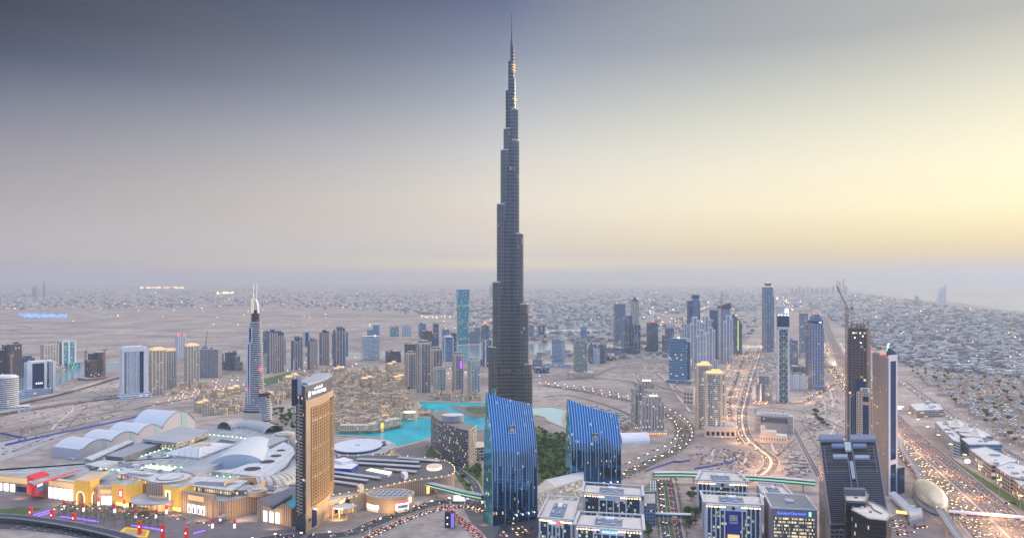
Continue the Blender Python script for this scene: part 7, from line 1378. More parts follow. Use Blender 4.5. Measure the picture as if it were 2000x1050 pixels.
# ---------------------------------------------------------------- old quarter houses
def make_house(k):
    q = random.Random(40 + k); e = empty('courtyard_house', (0, -900, 0), 0, 'h', 'house'); w, r, a = MB(), MB(), MB(); blocks = []
    for i in range(4 + k % 3): bw, bd, h = q.uniform(4, 8), q.uniform(4, 8), q.choice((7.5, 11, 14.5, 11, 18)); cx, c_y = q.uniform(-8, 8), q.uniform(-8, 8); blocks.append((cx - bw, cx + bw, c_y - bd, c_y + bd, h + i * .07))
    for x0, x1, y0, y1, h in blocks:
        w.box(x0, x1, y0, y1, 0, h, 0, 1, False); t = .5
        for b_ in ((x0, x1, y0, y0 + t), (x0, x1, y1 - t, y1), (x0, x0 + t, y0 + t, y1 - t), (x1 - t, x1, y0 + t, y1 - t)): r.box(*b_, h, h + 1.1)
    x0, x1, y0, y1, h = blocks[0]; a.box(x0 + 1, x0 + 4.5, y0 + 1, y0 + 4.5, h, h + 5.5); a.prism([(x0 + .6, y0 + .6), (x0 + 4.9, y0 + .6), (x0 + 4.9, y0 + 4.9), (x0 + .6, y0 + 4.9)], h + 5.5, h + 6.6)
    w.build('wall', ['f_old' if k % 2 else 'f_oldpale', 'roof_old'], e); r.build('parapet', 'beige_pale' if k % 2 else 'beige', e); a.build('wind_tower', 'stone', e)
    if k in (1, 3): l = MB(); x0, x1, y0, y1, h = blocks[-1]; l.box(x0 + .2, x1 - .2, y0 - .25, y0 - .05, h - 1.6, h - .5); l.build('lit_cornice', 'lit_gold', e)
    return e
mat('roof_old', (.74, .60, .45), .9, var=.2, vs=.2); houses = [make_house(k) for k in range(6)]; hu = [[] for _ in range(6)]
def houses_in(pp, sp, ang, label, group, smin=.75, smax=1.1, lim=999):
    pts = scatter(pp, sp, sp * .40, .22, ang); RR.shuffle(pts)
    for x, y in pts[:lim]: k = RR.randrange(6); place(houses[k], hu[k], x, y, ang + RR.choice((0, pi / 2, pi, -pi / 2)), label, group, RR.uniform(smin, smax))
houses_in([(652, 800), (700, 795), (775, 802), (782, 826), (736, 838), (709, 843), (655, 840)], 20, .35, 'sandstone house on the lakeside promontory beside the brown hotel', 'old style houses on the lakeside promontory', .85, 1.1)
houses_in([(655, 765), (700, 752), (790, 762), (812, 785), (806, 800), (775, 802), (700, 795), (655, 800)], 23, .2, 'sandstone house in the middle of the old quarter', 'old style houses in the middle of the quarter')
houses_in([(540, 752), (600, 735), (700, 728), (800, 722), (815, 745), (790, 760), (700, 750), (655, 764), (578, 780), (530, 790)], 30, .1, 'sandstone house at the far edge of the old quarter below the slate towers', 'old style houses at the far edge of the quarter', .9, 1.3, 110)
houses_in([(382, 782), (420, 772), (468, 772), (466, 805), (420, 812), (385, 806)], 25, .2, 'sandstone house just left of the masted white tower', 'old style houses left of the masted tower', .9, 1.2); houses_in([(300, 776), (330, 764), (400, 750), (404, 757), (340, 775)], 26, .5, 'low terrace house below the beige lit towers', 'terrace houses below the beige towers', .8, 1.0); houses_in([(846, 775), (900, 772), (935, 776), (935, 784), (880, 784), (846, 782)], 23, 0, 'pale lowrise house on the far lake shore', 'lowrise houses on the far shore', .8, 1)
trees_in([(560, 750), (700, 735), (800, 745), (810, 800), (775, 802), (655, 835), (655, 770)], 34, 'green tree between the sandstone houses of the old quarter', 'trees in the old quarter', 60, 1.1, 1.7)
# taller beige blocks of the quarter and the round waterside pavilion
for lb, x0, x1, yb, yt in (('beige block with lit roof right of the slate towers garden', 553, 585, 760, 733), ('beige block with lit roof behind the brown hotel mast', 648, 672, 738, 718), ('beige lit block far left of the masted tower base', 381, 409, 806, 784), ('beige lit block touching the left of the masted tower', 441, 470, 781, 756), ('twin stepped beige block below the white banded twin', 754, 776, 730, 708), ('beige block in front of the lakeside cluster left', 702, 730, 757, 737), ('beige block right of the masted tower base', 510, 535, 791, 768), ('broad beige block near the tallest lakeside tower', 765, 792, 752, 734)):
    B = Bld('apartment_block', lb, x0, x1, yb, yt, 18, .8, 'apartment block', 'mid rise beige blocks of the old quarter'); B.part('wall', ['f_old', 'roof_old'], ('b', -.5, 0, -.5, .5, 0, .86), ('b', 0, .5, -.5, .5, 0, .98)); B.part('pier', 'beige', ('f', -.5, .5, -.5, .5, 0, .88, 5, 4, 1.6, .6)); B.part('lit_roof', 'lit_crown2', ('b', -.35, .0, -.4, .3, .86, .95), ('b', .1, .4, -.4, .3, .98, 1.08))
c = P(800, 820); T = Thing('round_pavilion', 'round lit waterside pavilion on the lake promontory', 'pavilion', (c.x, c.y, 0)); mb = MB(); polybox(mb, c, 15, 15, 0, 15, 28, 0, 1); T.part('wall', ['f_old', 'roof_old'], mb); mb = MB(); polybox(mb, c, 16, 16, 15, 16.2, 28); polybox(mb, c, 16, 16, 8, 8.8, 28); T.part('terrace', 'beige', mb); mb = MB(); mb.prism(ellpts(c.x, c.y, 12, 12, 24), 16.2, 17); T.part('lit_terrace', 'lit_cream', mb); c = P(845, 811); T = Thing('domed_pavilion', 'cluster of small domed waterside cafes at the promontory tip', 'pavilion', (c.x, c.y, 0)); mb = MB()
for i in range(5): mb.ell(c.x - 22 + i * 10, c.y + (i % 2) * 7, 6, 6, 0, 5, 12); mb.ell(c.x - 22 + i * 10, c.y + (i % 2) * 7, 7, 7, 5, 8.5, 12, rx2=1.5, ry2=1.5)
T.part('domed_roof', 'stone', mb)
a, b = P(663, 846), P(728, 846); c_ = P(784, 833); T = Thing('arcade_building', 'long sandstone waterfront building with arcade and tall lit arch', 'building', (b.x, b.y + 12, 0)); mb = MB()
for A, B_, h in ((a, b, 15), (b, c_, 17)): quadbox(mb, A, B_, 0, h, 16, 0, 1); 
T.part('wall', ['f_oldpale', 'roof_old'], mb); mb = MB()
for A, B_ in ((a, b), (b, c_)):
    A2, B2 = out(A, B_, 5); quadbox(mb, A2, B2, 5.2, 6.4, 5); n = int((Vector(B2) - Vector(A2)).length / 4)
    for i in range(n + 1): p = on(A2, B2, i / n); mb.box(p[0] - .5, p[0] + .5, p[1] - .5, p[1] + .5, 0, 5.2)
T.part('arcade', 'stone', mb); m1 = Vector(on(b, c_, .2)); m2 = Vector(on(b, c_, .38)); mb = MB(); A2, B2 = out(m1, m2, 2); quadbox(mb, A2, B2, 0, 22, 8); T.part('gate_tower', 'beige', mb); mb = MB(); A2, B2 = out(on(m1, m2, .25), on(m1, m2, .75), 2.4); quadbox(mb, A2, B2, 1, 16, .3); T.part('lit_arch', 'lit_gold', mb)
# ---------------------------------------------------------------- right bank: offices, tents, villas
def lowrise(lb, pts, z, mw, roof='roofpale', extra=None, name='office_building'):
    q = qs(pts, z); T = Thing(name, lb, 'building', (sum(p[0] for p in q) / len(q), sum(p[1] for p in q) / len(q), 0)); mb = MB(); slab(mb, q, 0, z, 0, 1); T.part('wall', [mw, roof], mb); mb = MB(); qq = ccw(q)
    for i in range(len(qq)): mb.beam((*qq[i], z + .5), (*qq[(i + 1) % len(qq)], z + .5), .6, 1.1)
    T.part('parapet', 'concrete', mb); cx, c_y = T.o.x, T.o.y
    for i in range(5): u, v = RR.uniform(-.5, .5), RR.uniform(-.5, .5); x, y = cx + (qq[0][0] - cx) * u + (qq[1][0] - cx) * v, c_y + (qq[0][1] - c_y) * u + (qq[1][1] - c_y) * v; s = RR.uniform(1.5, 4); mb = MB(); mb.box(x - s, x + s, y - s * .7, y + s * .7, z, z + 2.4); T.part('roof_unit', RR.choice(('roofgrey', 'white', 'concrete')), mb)
    hold(cx, c_y, 30); return T
facade('f_rowhouse', (.40, .36, .36), (.06, .07, .10), 7, 5, .72, .7, .16, 1.2, .3, .2)
lowrise('long beige office with roof parking beside the highway bend', [(1775, 788), (1800, 786), (1836, 788), (1843, 800), (1790, 802)], 14, 'f_bandbeige'); facade('f_bandbeige', (.54, .46, .38), (.12, .10, .10), 9, 4, .94, .45, .1, 1, .2, .4)
lowrise('blue white banded office row below the tents, left wing', [(1826, 823), (1838, 820), (1874, 850), (1875, 864), (1862, 860)], 22, 'f_blueband'); lowrise('blue white banded office at the right of the tents', [(1876, 856), (1900, 852), (1950, 860), (1958, 868), (1892, 868)], 18, 'f_blueband'); T = lowrise('flat roofed building under the cream tents', [(1846, 822), (1872, 818), (1925, 842), (1940, 852), (1900, 852), (1878, 850)], 16, 'f_rowhouse')
for i, (x, y) in enumerate(((1867, 832), (1885, 841), (1904, 851))):
    c = Q(x, y, 17); e_ = Thing('tent_roof', ('topmost', 'middle', 'lowest')[i] + ' cream peaked tent of the three on the roof by the highway', 'tent', (*c, 17)); mb = MB(); n = 16; rg = [(14, 0), (8, 3.2), (4, 7.5), (1.5, 13), (.2, 18)]
    for j in range(4):
        for k in range(n): mb.face([(c[0] + r * cos(2 * pi * kk / n) * 1.25, c[1] + r * sin(2 * pi * kk / n), 17 + h + (.8 * (kk % 2) if j == 0 and h == 0 else 0)) for (r, h), kk in ((rg[j], k), (rg[j], k + 1), (rg[j + 1], k + 1), (rg[j + 1], k))])
    e_.part('canopy', 'tent', mb); mb = MB(); mb.beam((c[0], c[1], 17), (c[0], c[1], 38), .4); e_.part('mast', 'steel', mb)
lowrise('long grey shop block with a courtyard on its roof', [(1893, 877), (1925, 872), (1990, 898), (1965, 910), (1935, 908)], 20, 'f_rowhouse'); lowrise('grey shop block with dark red roof box', [(1945, 912), (1975, 902), (2030, 915), (2020, 940), (1972, 930)], 22, 'f_rowhouse'); lowrise('shop block cut by the right edge of the picture', [(1977, 934), (2010, 925), (2060, 950), (2010, 962)], 20, 'f_rowhouse')
for lb, x, y, m, w_, z in (('white lit billboard left of the long green verge', 1889, 908, 'sign_white', 8, 9), ('white lit billboard by the beige tower and highway', 1757, 803, 'sign_white', 8, 12), ('big white lit screen at the end of the covered walkway', 898, 984, 'sign_white', 15, 11), ('purple and black advert cube beside the red traffic jam', 878, 1030, 'advert', 11, 14)):
    c = P(x, y); T = Thing('billboard', lb, 'billboard', (c.x, c.y, 0)); mb = MB(); 
    if m == 'advert': mb.box(c.x - 5.5, c.x + 5.5, c.y, c.y + 8, 0, 17); T.part('panel', 'advert', mb); mb = MB(); mb.box(c.x + 1.5, c.x + 5.3, c.y - .2, c.y, .5, 16.5); T.part('lit_face', 'violet_face', mb); [T.part('emblem', 'sign_white', MB().box(c.x - 3.2, c.x - 1.7, c.y - .25, c.y, z_, z_ + 1.6)) for z_ in (3.6, 11)]
    else: mb.box(c.x - w_ / 2, c.x + w_ / 2, c.y - .6, c.y, z * .4, z); T.part('panel', m, mb); mb = MB(); mb.box(c.x - w_ / 2 + .5, c.x - w_ / 2 + 1.1, c.y, c.y + .6, 0, z); mb.box(c.x + w_ / 2 - 1.1, c.x + w_ / 2 - .5, c.y, c.y + .6, 0, z); T.part('post', 'steel_dark', mb)
mat('advert', (.03, .02, .06), .5); mat('violet_face', (.2, .15, .5), .5, em=(.4, .3, 1), es=.5)
def make_villa(k):
    q = random.Random(70 + k); e = empty('villa', (0, -900, 0), 0, 'v', 'villa'); w, r = MB(), MB(); a, b, h = q.uniform(6, 9), q.uniform(5, 8), q.choice((7, 7.5, 8, 4.5)); w.box(-a, a, -b, b, 0, h, 0, 1, False); w.box(-a * .4, a * .7, -b - 3, -b + .1, 0, h * .55, 0, 1, False); w.box(-a * .3, a * .3, -b * .4, b * .5, h, h + 3, 0, 1, False)
    for b_ in ((-a - 5, a + 5, -b - 7, -b - 6.7), (-a - 5, -a - 4.7, -b - 6.7, b + 5), (a + 4.7, a + 5, -b - 6.7, b + 5), (-a - 4.7, a + 4.7, b + 4.7, b + 5)): r.box(*b_, 0, 2.2)
    w.build('wall', ['f_villa', ('roofgrey', 'concrete', 'rust', 'roof_old')[k % 4]], e); r.build('garden_wall', 'beige', e); return e
villas = [make_villa(k) for k in range(5)]; vu = [[] for _ in range(5)]; vp = scatter([(1762, 712), (1860, 728), (2030, 742), (2050, 930), (1990, 880), (1900, 812), (1850, 780), (1800, 745)], 29, 10, .2, -.5); vp.sort(key=lambda p: p[1])
for x, y in vp[:230]: k = RR.randrange(5); place(villas[k], vu[k], x, y, -.5 + RR.choice((0, pi / 2)), 'walled villa in the residential district beyond the right hand road', 'walled villas at the right', RR.uniform(.8, 1.15))
trees_in([(1762, 712), (1860, 726), (2030, 740), (2050, 925), (1990, 876), (1900, 810), (1850, 778), (1800, 743)], 30, 'dark tree among the villas at the right', 'trees among the villas', 110, .9, 1.5)
# ---------------------------------------------------------------- the far city, its trees and lights as masses
def mass(name, pts, f, m, ms=None):
    mb = MB(); 
    for i, p in enumerate(pts): f(mb, i, *p)
    return tag(mb.build(name, m), kind='stuff')
def rnd(pp, n, near=0):
    q = px(pp); x0, x1, res = min(p[0] for p in q), max(p[0] for p in q), []; ys = [p[1] for p in pp]; g = 0
    while len(res) < n and g < n * 30:
        g += 1; y = RR.uniform(min(ys), max(ys)); X_ = RR.uniform(min(p[0] for p in pp), max(p[0] for p in pp)); p = P(X_, y)
        if inside((X_, y), pp) and free(p.x, p.y, 9) and not any(inside((p.x, p.y), w_) for w_ in WATER): res.append((p.x, p.y))
    return res
def bx_(mb, i, x, y): s = 5 + y / 900; a = RR.uniform(-.6, .6); w_, d_, h = RR.uniform(.6, 1.5) * s, RR.uniform(.6, 1.3) * s, RR.choice((5, 7, 8, 10, 12)) * (1 + y / 12000); mb.prism([(x + u * cos(a) - v * sin(a), y + u * sin(a) + v * cos(a)) for u, v in ((-w_, -d_), (w_, -d_), (w_, d_), (-w_, d_))], 0, h, RR.randrange(4))
FM = ['far_white', 'far_beige', 'concrete_dark', 'far_grey']; mat('far_white', (.60, .60, .60), .8); mat('far_beige', (.50, .46, .42), .8); mat('far_grey', (.26, .27, .31), .8)
FARR = [(1050, 563), (1300, 561), (1600, 561), (1700, 577), (1830, 594), (2010, 616), (2010, 745), (1860, 726), (1762, 712), (1650, 640), (1600, 610), (1500, 608), (1300, 612), (1050, 640)]
mass('distant_houses', rnd(FARR, 4600), bx_, FM); mass('distant_houses', rnd([(-10, 560), (1060, 560), (1060, 610), (900, 618), (700, 606), (500, 598), (250, 602), (0, 605)], 2600), bx_, FM); mass('distant_houses', rnd([(1050, 645), (1300, 616), (1480, 614), (1480, 640), (1420, 692), (1200, 702), (1050, 700)], 420), bx_, FM); mass('distant_houses', rnd([(900, 620), (1200, 610), (1200, 668), (900, 664)], 500), bx_, FM)
def tuft(mb, i, x, y): s = RR.uniform(3.5, 7) * (1 + y / 4500); crown(mb, s, s * .9, 0, 16, i, s * .5)
mass('distant_trees', rnd([(1700, 606), (2010, 630), (2010, 730), (1850, 716), (1760, 700), (1700, 650)], 1500) + rnd([(1745, 655), (2010, 662), (2010, 680), (1740, 676)], 900) + rnd([(0, 590), (110, 594), (100, 612), (0, 612)], 260) + rnd([(1060, 628), (1200, 634), (1196, 642), (1060, 640)], 160), tuft, 'leaf')
mass('distant_trees', rnd([(640, 604), (900, 612), (900, 622), (700, 616)], 200) + rnd([(1180, 645), (1200, 640), (1320, 650), (1320, 690), (1240, 700)], 120) + rnd([(280, 755), (440, 745), (470, 760), (400, 768), (300, 780)], 120) + rnd([(500, 728), (640, 722), (640, 740), (500, 752)], 160) + rnd([(560, 780), (800, 765), (806, 800), (660, 830), (560, 810)], 170) + rnd([(1040, 760), (1230, 780), (1220, 800), (1100, 790)], 130), lambda mb, i, x, y: crown(mb, 5, 5, 1, 20, i, 1.8), 'leaf')
mass('shrubs', rnd([(0, 700), (240, 740), (470, 770), (250, 850), (0, 860)], 260) + rnd([(1240, 700), (1650, 700), (1650, 930), (1250, 930)], 300), lambda mb, i, x, y: crown(mb, 2, 1.2, 0, 8, i, .9), 'leaf2')
def litdot(s): 
    def f(mb, i, x, y): r = s * (y / 1500) * RR.uniform(.6, 1.5); z = RR.uniform(6, 14); mb.box(x - r, x + r, y - r, y + r, z, z + 2 * r * .8, RR.choice((0, 0, 1, 2)))
    return f
LM = ['lamp_warm', 'lamp_orange', 'lamp_white']
mass('distant_lights', rnd(FARR, 150) + rnd([(0, 560), (1060, 560), (1060, 660), (500, 640), (0, 625)], 90) + rnd([(240, 790), (440, 745), (640, 700), (960, 700), (1060, 740), (800, 762), (500, 760)], 120), litdot(.4), LM)
mass('distant_lights', rnd([(275, 561), (370, 561), (370, 564), (275, 564)], 50) + rnd([(424, 572), (456, 572), (456, 575), (424, 575)], 24), litdot(.8), ['lamp_warm'] * 3); mass('distant_lights', rnd([(820, 619), (890, 619), (890, 623), (830, 623)], 16) + rnd([(1500, 575), (1530, 580), (1560, 608), (1545, 608)], 34) + rnd([(1235, 584), (1400, 590), (1395, 640), (1240, 640)], 60), litdot(.5), LM); mass('distant_lights', rnd([(36, 616), (130, 618), (134, 622), (50, 622)], 120), litdot(1.0), ['lit_blue'] * 3)
mass('site_lamps', rnd([(1415, 700), (1450, 690), (1490, 690), (1500, 790), (1410, 860)], 150), lambda mb, i, x, y: mb.box(x - .5, x + .5, y - .5, y + .5, 5, 6), ['lamp_orange'])
SANDS = ([(1250, 700), (1440, 690), (1420, 800), (1400, 860), (1260, 730)], [(1500, 800), (1650, 800), (1640, 930), (1510, 925)], [(0, 790), (230, 770), (280, 800), (140, 850), (0, 890)], [(1050, 700), (1300, 690), (1300, 745), (1060, 740)], [(1340, 870), (1470, 880), (1490, 930), (1360, 915)], [(0, 740), (230, 735), (500, 730), (440, 760), (240, 790)], [(1130, 790), (1230, 815), (1225, 850)], [(1620, 700), (1650, 780), (1600, 830), (1560, 760)])
for k in range(46):
    pp = SANDS[k % 8]; q = rnd(pp, 4)
    if len(q) == 4:
        q.sort(key=lambda p: p[k % 2]); L = smooth_line(q, 8); mb = MB(); strip(mb, L, -RR.uniform(1, 2.6), RR.uniform(1, 2.6), .03 + k * .0009); tag(mb.build('dirt_track', ('track_dark', 'track_pale')[k % 3 == 0]), kind='structure')
mat('track_dark', (.20, .165, .15), .95, var=.3, vs=.1); mat('track_pale', (.60, .50, .42), .95, var=.2, vs=.1)
for k, pp in enumerate(SANDS): mass('site_materials', rnd(pp, 130), lambda mb, i, x, y: mb.prism([(x + RR.uniform(1, 3) * cos(a), y + RR.uniform(1, 3) * sin(a)) for a in (.3, 1.8, 3.6, 5.1)], 0, RR.uniform(.4, 2.4), RR.randrange(4)), ['concrete_dark', 'rust', 'far_white', 'track_dark'])
# ---------------------------------------------------------------- far landmarks on the coast
q = P(1840, 593); T = Thing('sail_hotel', 'far sail shaped tower standing by the sea at the right', 'tower', (q.x, q.y, 0)); mb = MB(); n = 14
for i in range(n):
    t0, t1 = i / n, (i + 1) / n; pr = lambda t: (-46 * (1 - t ** 1.8 * .8), 42); (l0, r0), (l1, r1) = pr(t0), pr(t1); mb.prism([(q.x + l0, q.y), (q.x + r0, q.y), (q.x + r0, q.y + 40), (q.x + l0, q.y + 40)], 195 * t0, 195 * t1, poly2=[(q.x + l1, q.y), (q.x + r1, q.y), (q.x + r1, q.y + 40), (q.x + l1, q.y + 40)], cap=i == n - 1)
T.part('wall', 'white', mb); mb = MB(); mb.beam((q.x + 44, q.y, 0), (q.x + 44, q.y, 240), 6); mb.beam((q.x - 40, q.y, 30), (q.x + 44, q.y, 215), 5); T.part('mast', 'steel', mb)
q = P(1792, 591); T = Thing('wave_hotel', 'far low wave shaped block on the shore left of the sail tower', 'building', (q.x, q.y, 0)); mb = MB(); mb.prism([(q.x - 60, q.y), (q.x + 60, q.y), (q.x + 60, q.y + 30), (q.x - 60, q.y + 30)], 0, lambda p: 78 if abs(p[0] - q.x) < 1 else 30); mb.box(q.x - 18, q.x + 14, q.y - 2, q.y + 28, 0, 82); mb.build; T.part('wall', 'far_grey', mb)
for i, (x, yt, w_) in enumerate(((1548, 561, 3), (1556, 563, 4), (1562, 558, 3), (1570, 562, 4), (1578, 559, 3.5), (1586, 561, 4), (1596, 562, 5), (1606, 560, 4), (1616, 562, 5), (1628, 559, 4), (1636, 545, 2.6), (1641, 549, 3), (1648, 543, 2.6), (1653, 558, 5))):
    Y = 15500 + i * 90; X = (x - CX) / F * Y; s = w_ / F * Y / 2; T = Thing('hazy_tower', 'hazy tower in the far skyline on the horizon above the crane', 'tower', (X, Y, 0), 'hazy towers on the horizon'); mb = MB(); H = top(yt, Y); mb.box(X - s, X + s, Y, Y + s * 2, 0, H * .85); mb.box(X - s * .6, X + s * .5, Y + 2, Y + s * 1.6, H * .85, H); T.part('wall', 'far_grey', mb)
for x, yt, w_ in ((67, 558, 9), (86, 550, 5), (959, 556, 6)): Y = 13000; X = (x - CX) / F * Y; s = w_ / F * Y / 2; T = Thing('hazy_tower', 'faint hazy tower on the desert horizon at the far left' if x < 500 else 'faint hazy tower on the horizon left of the skyscraper', 'tower', (X, Y, 0), 'faint hazy towers' if x < 500 else None); mb = MB(); H = top(yt, Y); mb.box(X - s, X + s, Y, Y + 60, 0, H * .8); mb.box(X - s * .6, X + s * .4, Y + 4, Y + 50, H * .8, H); T.part('wall', 'far_grey', mb)
# ---------------------------------------------------------------- elevated roads, fences, small structures
viaduct('elevated road crossing the sand at the left towards the white slab tower', smooth_line(px([(-40, 818), (30, 806), (100, 794), (170, 784), (236, 775)]), 5), 8, 14, 'elevated_road', every=34, rails=False); viaduct('second elevated road behind the white slab tower', smooth_line(px([(30, 790), (120, 770), (190, 750), (240, 736), (300, 726)]), 5), 6, 14, 'elevated_road', every=50, rails=False); viaduct('curving elevated road at the bottom left in front of the mall', smooth_line(px([(-60, 1016), (20, 1018), (90, 1026), (150, 1036), (220, 1052), (260, 1064)]), 5), 6, 12, 'elevated_road', rails=False, m='asphalt', par='kerb')
def fence(lb, pts, m='blue', h=2.6):
    L = px(pts); T = Thing('fence', lb, 'fence', (*L[0], 0)); mb = MB()
    for a, b in zip(L, L[1:]): mb.beam((*a, h / 2), (*b, h / 2), .25, h)
    T.part('panel', m, mb); mb = MB()
    for a, b in zip(L, L[1:]):
        n = max(1, int(math.hypot(b[0] - a[0], b[1] - a[1]) / 9))
        for i in range(n): p = on(a, b, i / n); mb.box(p[0] - .15, p[0] + .15, p[1] - .35, p[1] - .12, 0, h + .3)
    T.part('post', 'steel_dark', mb)
fence('long bright blue hoarding across the sand left of the wave roofed hall', [(10, 870), (100, 850), (200, 830), (281, 811)], 'blue', 3.4); fence('blue hoarding zigzag on the sand at the far left', [(0, 846), (52, 857)], 'blue'); fence('blue hoarding around the round sand lot right of the curved boulevard', [(1262, 920), (1316, 902), (1330, 903), (1348, 899)], 'blue'); fence('blue hoarding on the sand behind the stepped office block', [(1356, 916), (1372, 914), (1425, 904), (1440, 898), (1432, 885)], 'blue')
c0, c1 = P(1216, 868), P(1262, 866); T = Thing('fabric_hall', 'white barrel roofed fabric hall right of the shorter blue tower', 'hall', (*((c0 + c1) / 2)[:2], 0)); mb = MB(); n = 10
for i in range(n): t0, t1 = pi * i / n, pi * (i + 1) / n; mb.face([(c0.x, c0.y + 32 - cos(t0) * 26, sin(t0) * 13), (c1.x + 8, c1.y + 32 - cos(t0) * 26, sin(t0) * 13), (c1.x + 8, c1.y + 32 - cos(t1) * 26, sin(t1) * 13), (c0.x, c0.y + 32 - cos(t1) * 26, sin(t1) * 13)])
T.part('fabric_roof', 'white', mb); mb = MB(); [mb.face([(x, c1.y + 32 - cos(pi * i / 12) * 26, sin(pi * i / 12) * 13) for i in range(13)]) for x in (c1.x + 8, c0.x)]; T.part('end_wall', 'concrete_dark', mb)
hut = empty('site_hut', (0, -900, 0), 0, 'x', 'hut'); MB().box(-6, 6, -2.5, 2.5, 0, 3).build('wall', ['f_villa'], hut); MB().box(-6.3, 6.3, -2.8, 2.8, 3, 3.25).build('roof', 'roofmetal', hut); hu_ = []
for x, y in scatter([(1532, 890), (1570, 886), (1598, 925), (1588, 934), (1524, 928)], 13, 5.5, .2, .1): place(hut, hu_, x, y, RR.choice((0, 0, pi / 2)), 'pale site hut in the yard left of the louvred tower', 'site huts left of the louvred tower', RR.uniform(.7, 1.2))
for x, y in scatter([(1575, 820), (1640, 828), (1640, 838), (1590, 840)], 16, 6, .3): place(hut, hu_, x, y, RR.uniform(0, 3), 'scattered site hut on the sand below the cross street', 'site huts on the sand', 1)
for x, y in scatter([(1460, 690), (1560, 700), (1560, 740), (1470, 745)], 34, 8, .3): place(hut, hu_, x, y, RR.uniform(0, 3), 'small shed left of the braced tower', 'sheds near the braced tower', 1.6)
for x, y in scatter([(1150, 790), (1225, 812), (1225, 845), (1160, 815)], 20, 6, .4): place(hut, hu_, x, y, RR.uniform(0, 3), 'site cabin on the sand behind the shorter blue tower', 'site cabins behind the shorter blue tower', 1.2)
# mall forecourt
def pylon(x, y, h, w_, lb, grp, low=None):
    c = P(x, y); e = empty('pylon', c, 0, lb, 'pylon', grp); MB().box(-w_, w_, -w_, w_, h * (.5 if low else 0), h).build('panel', 'pylon_red', e)
    if low: MB().box(-w_ * .9, w_ * .9, -w_ * .9, w_ * .9, 0, h * .5).build('lit_base', low, e)
    else: MB().box(-w_ * .5, w_ * .3, -w_ - .1, -w_, h * .55, h * .68).build('white_mark', 'sign_white', e)
mat('pylon_red', (.6, .03, .04), .5, em=(1, .05, .04), es=.3)
for x, y in ((60, 1014), (102, 1020), (144, 1026), (273, 1043), (318, 1050), (364, 1056)): pylon(x, y, 15, 1.7, 'tall red pylon beside the elevated road in front of the mall', 'tall red pylons')
for x, y in ((125, 993), (163, 998), (193, 986), (224, 1000), (243, 991), (265, 1010), (305, 1011), (325, 1002), (415, 1030), (430, 1016), (458, 1030)): pylon(x, y, 10, 1.1, 'red and white lit pylon near the mall entrances', 'red and white pylons', 'sign_white')
for pts in ([(66, 1006), (97, 997)], [(74, 1008), (100, 1001)], [(118, 1009), (155, 1013), (192, 1019)], [(258, 1026), (322, 1036)], [(378, 1042), (400, 1036)]):
    L = px(pts); T = Thing('light_strip', 'violet light strip on the mall forecourt', 'light strip', (*L[0], 0), 'violet light strips'); mb = MB(); [mb.beam((*a, .7), (*b, .7), 1.6, 1.0) for a, b in zip(L, L[1:])]; T.part('tube', 'led_violet', mb)
L = px([(165, 1036), (232, 1048)]); T = Thing('tent_row', 'row of small red canopies along the elevated road', 'canopy', (*L[0], 0)); mb = MB(); [mb.ell(*on(*L, (i + .5) / 12), 2.2, 2.2, 2.4, 4.4, 4, rx2=.2, a0=.8, bottom=True) for i in range(12)]; T.part('canopy', 'pylon_red', mb)
L = px([(232, 1046), (284, 1053), (290, 1040), (246, 1034)]); T = Thing('yellow_frame', 'flat yellow rimmed pool like frame at the bottom left', 'frame', (*L[0], 0)); mb = MB(); [mb.beam((*L[i - 1], 1.6), (*L[i], 1.6), 2.4, 2.6) for i in range(4)]; T.part('rim', 'yellow_lit', mb); mb = MB(); slab(mb, L, 0, .8); T.part('floor', 'stone', mb); mat('yellow_lit', (.75, .5, .03), .6, em=(1, .65, .02), es=.35)
for x, y in ((722, 1040), (758, 1032), (792, 1024), (816, 1012), (835, 1006), (852, 1000), (866, 992), (893, 996), (908, 988), (930, 1000), (745, 1046), (880, 984)): c = P(x, y); e = empty('banner_post', c, 0, 'white banner post beside the jammed road at the bottom', 'banner', 'white banner posts'); MB().ell(0, 0, 1.0, .5, 0, 6, 8, rx2=.25).build('banner', 'emblem_white', e)
for i, (x, y) in enumerate(((880, 809), (892, 811))): c = P(x, y); e = empty('boat', c, .4, ('left', 'right')[i] + ' small dark wooden boat of the pair on the turquoise lake', 'boat', 'small boats on the lake'); MB().prism([(-6, -1.2), (5, -1.2), (7.5, 0), (5, 1.2), (-6, 1.2), (-7, 0)], .2, 1.4, bottom=True).build('hull', 'brown', e); MB().box(-3.5, 3, -1.3, 1.3, 3, 3.2).build('canopy', 'roofpale', e)
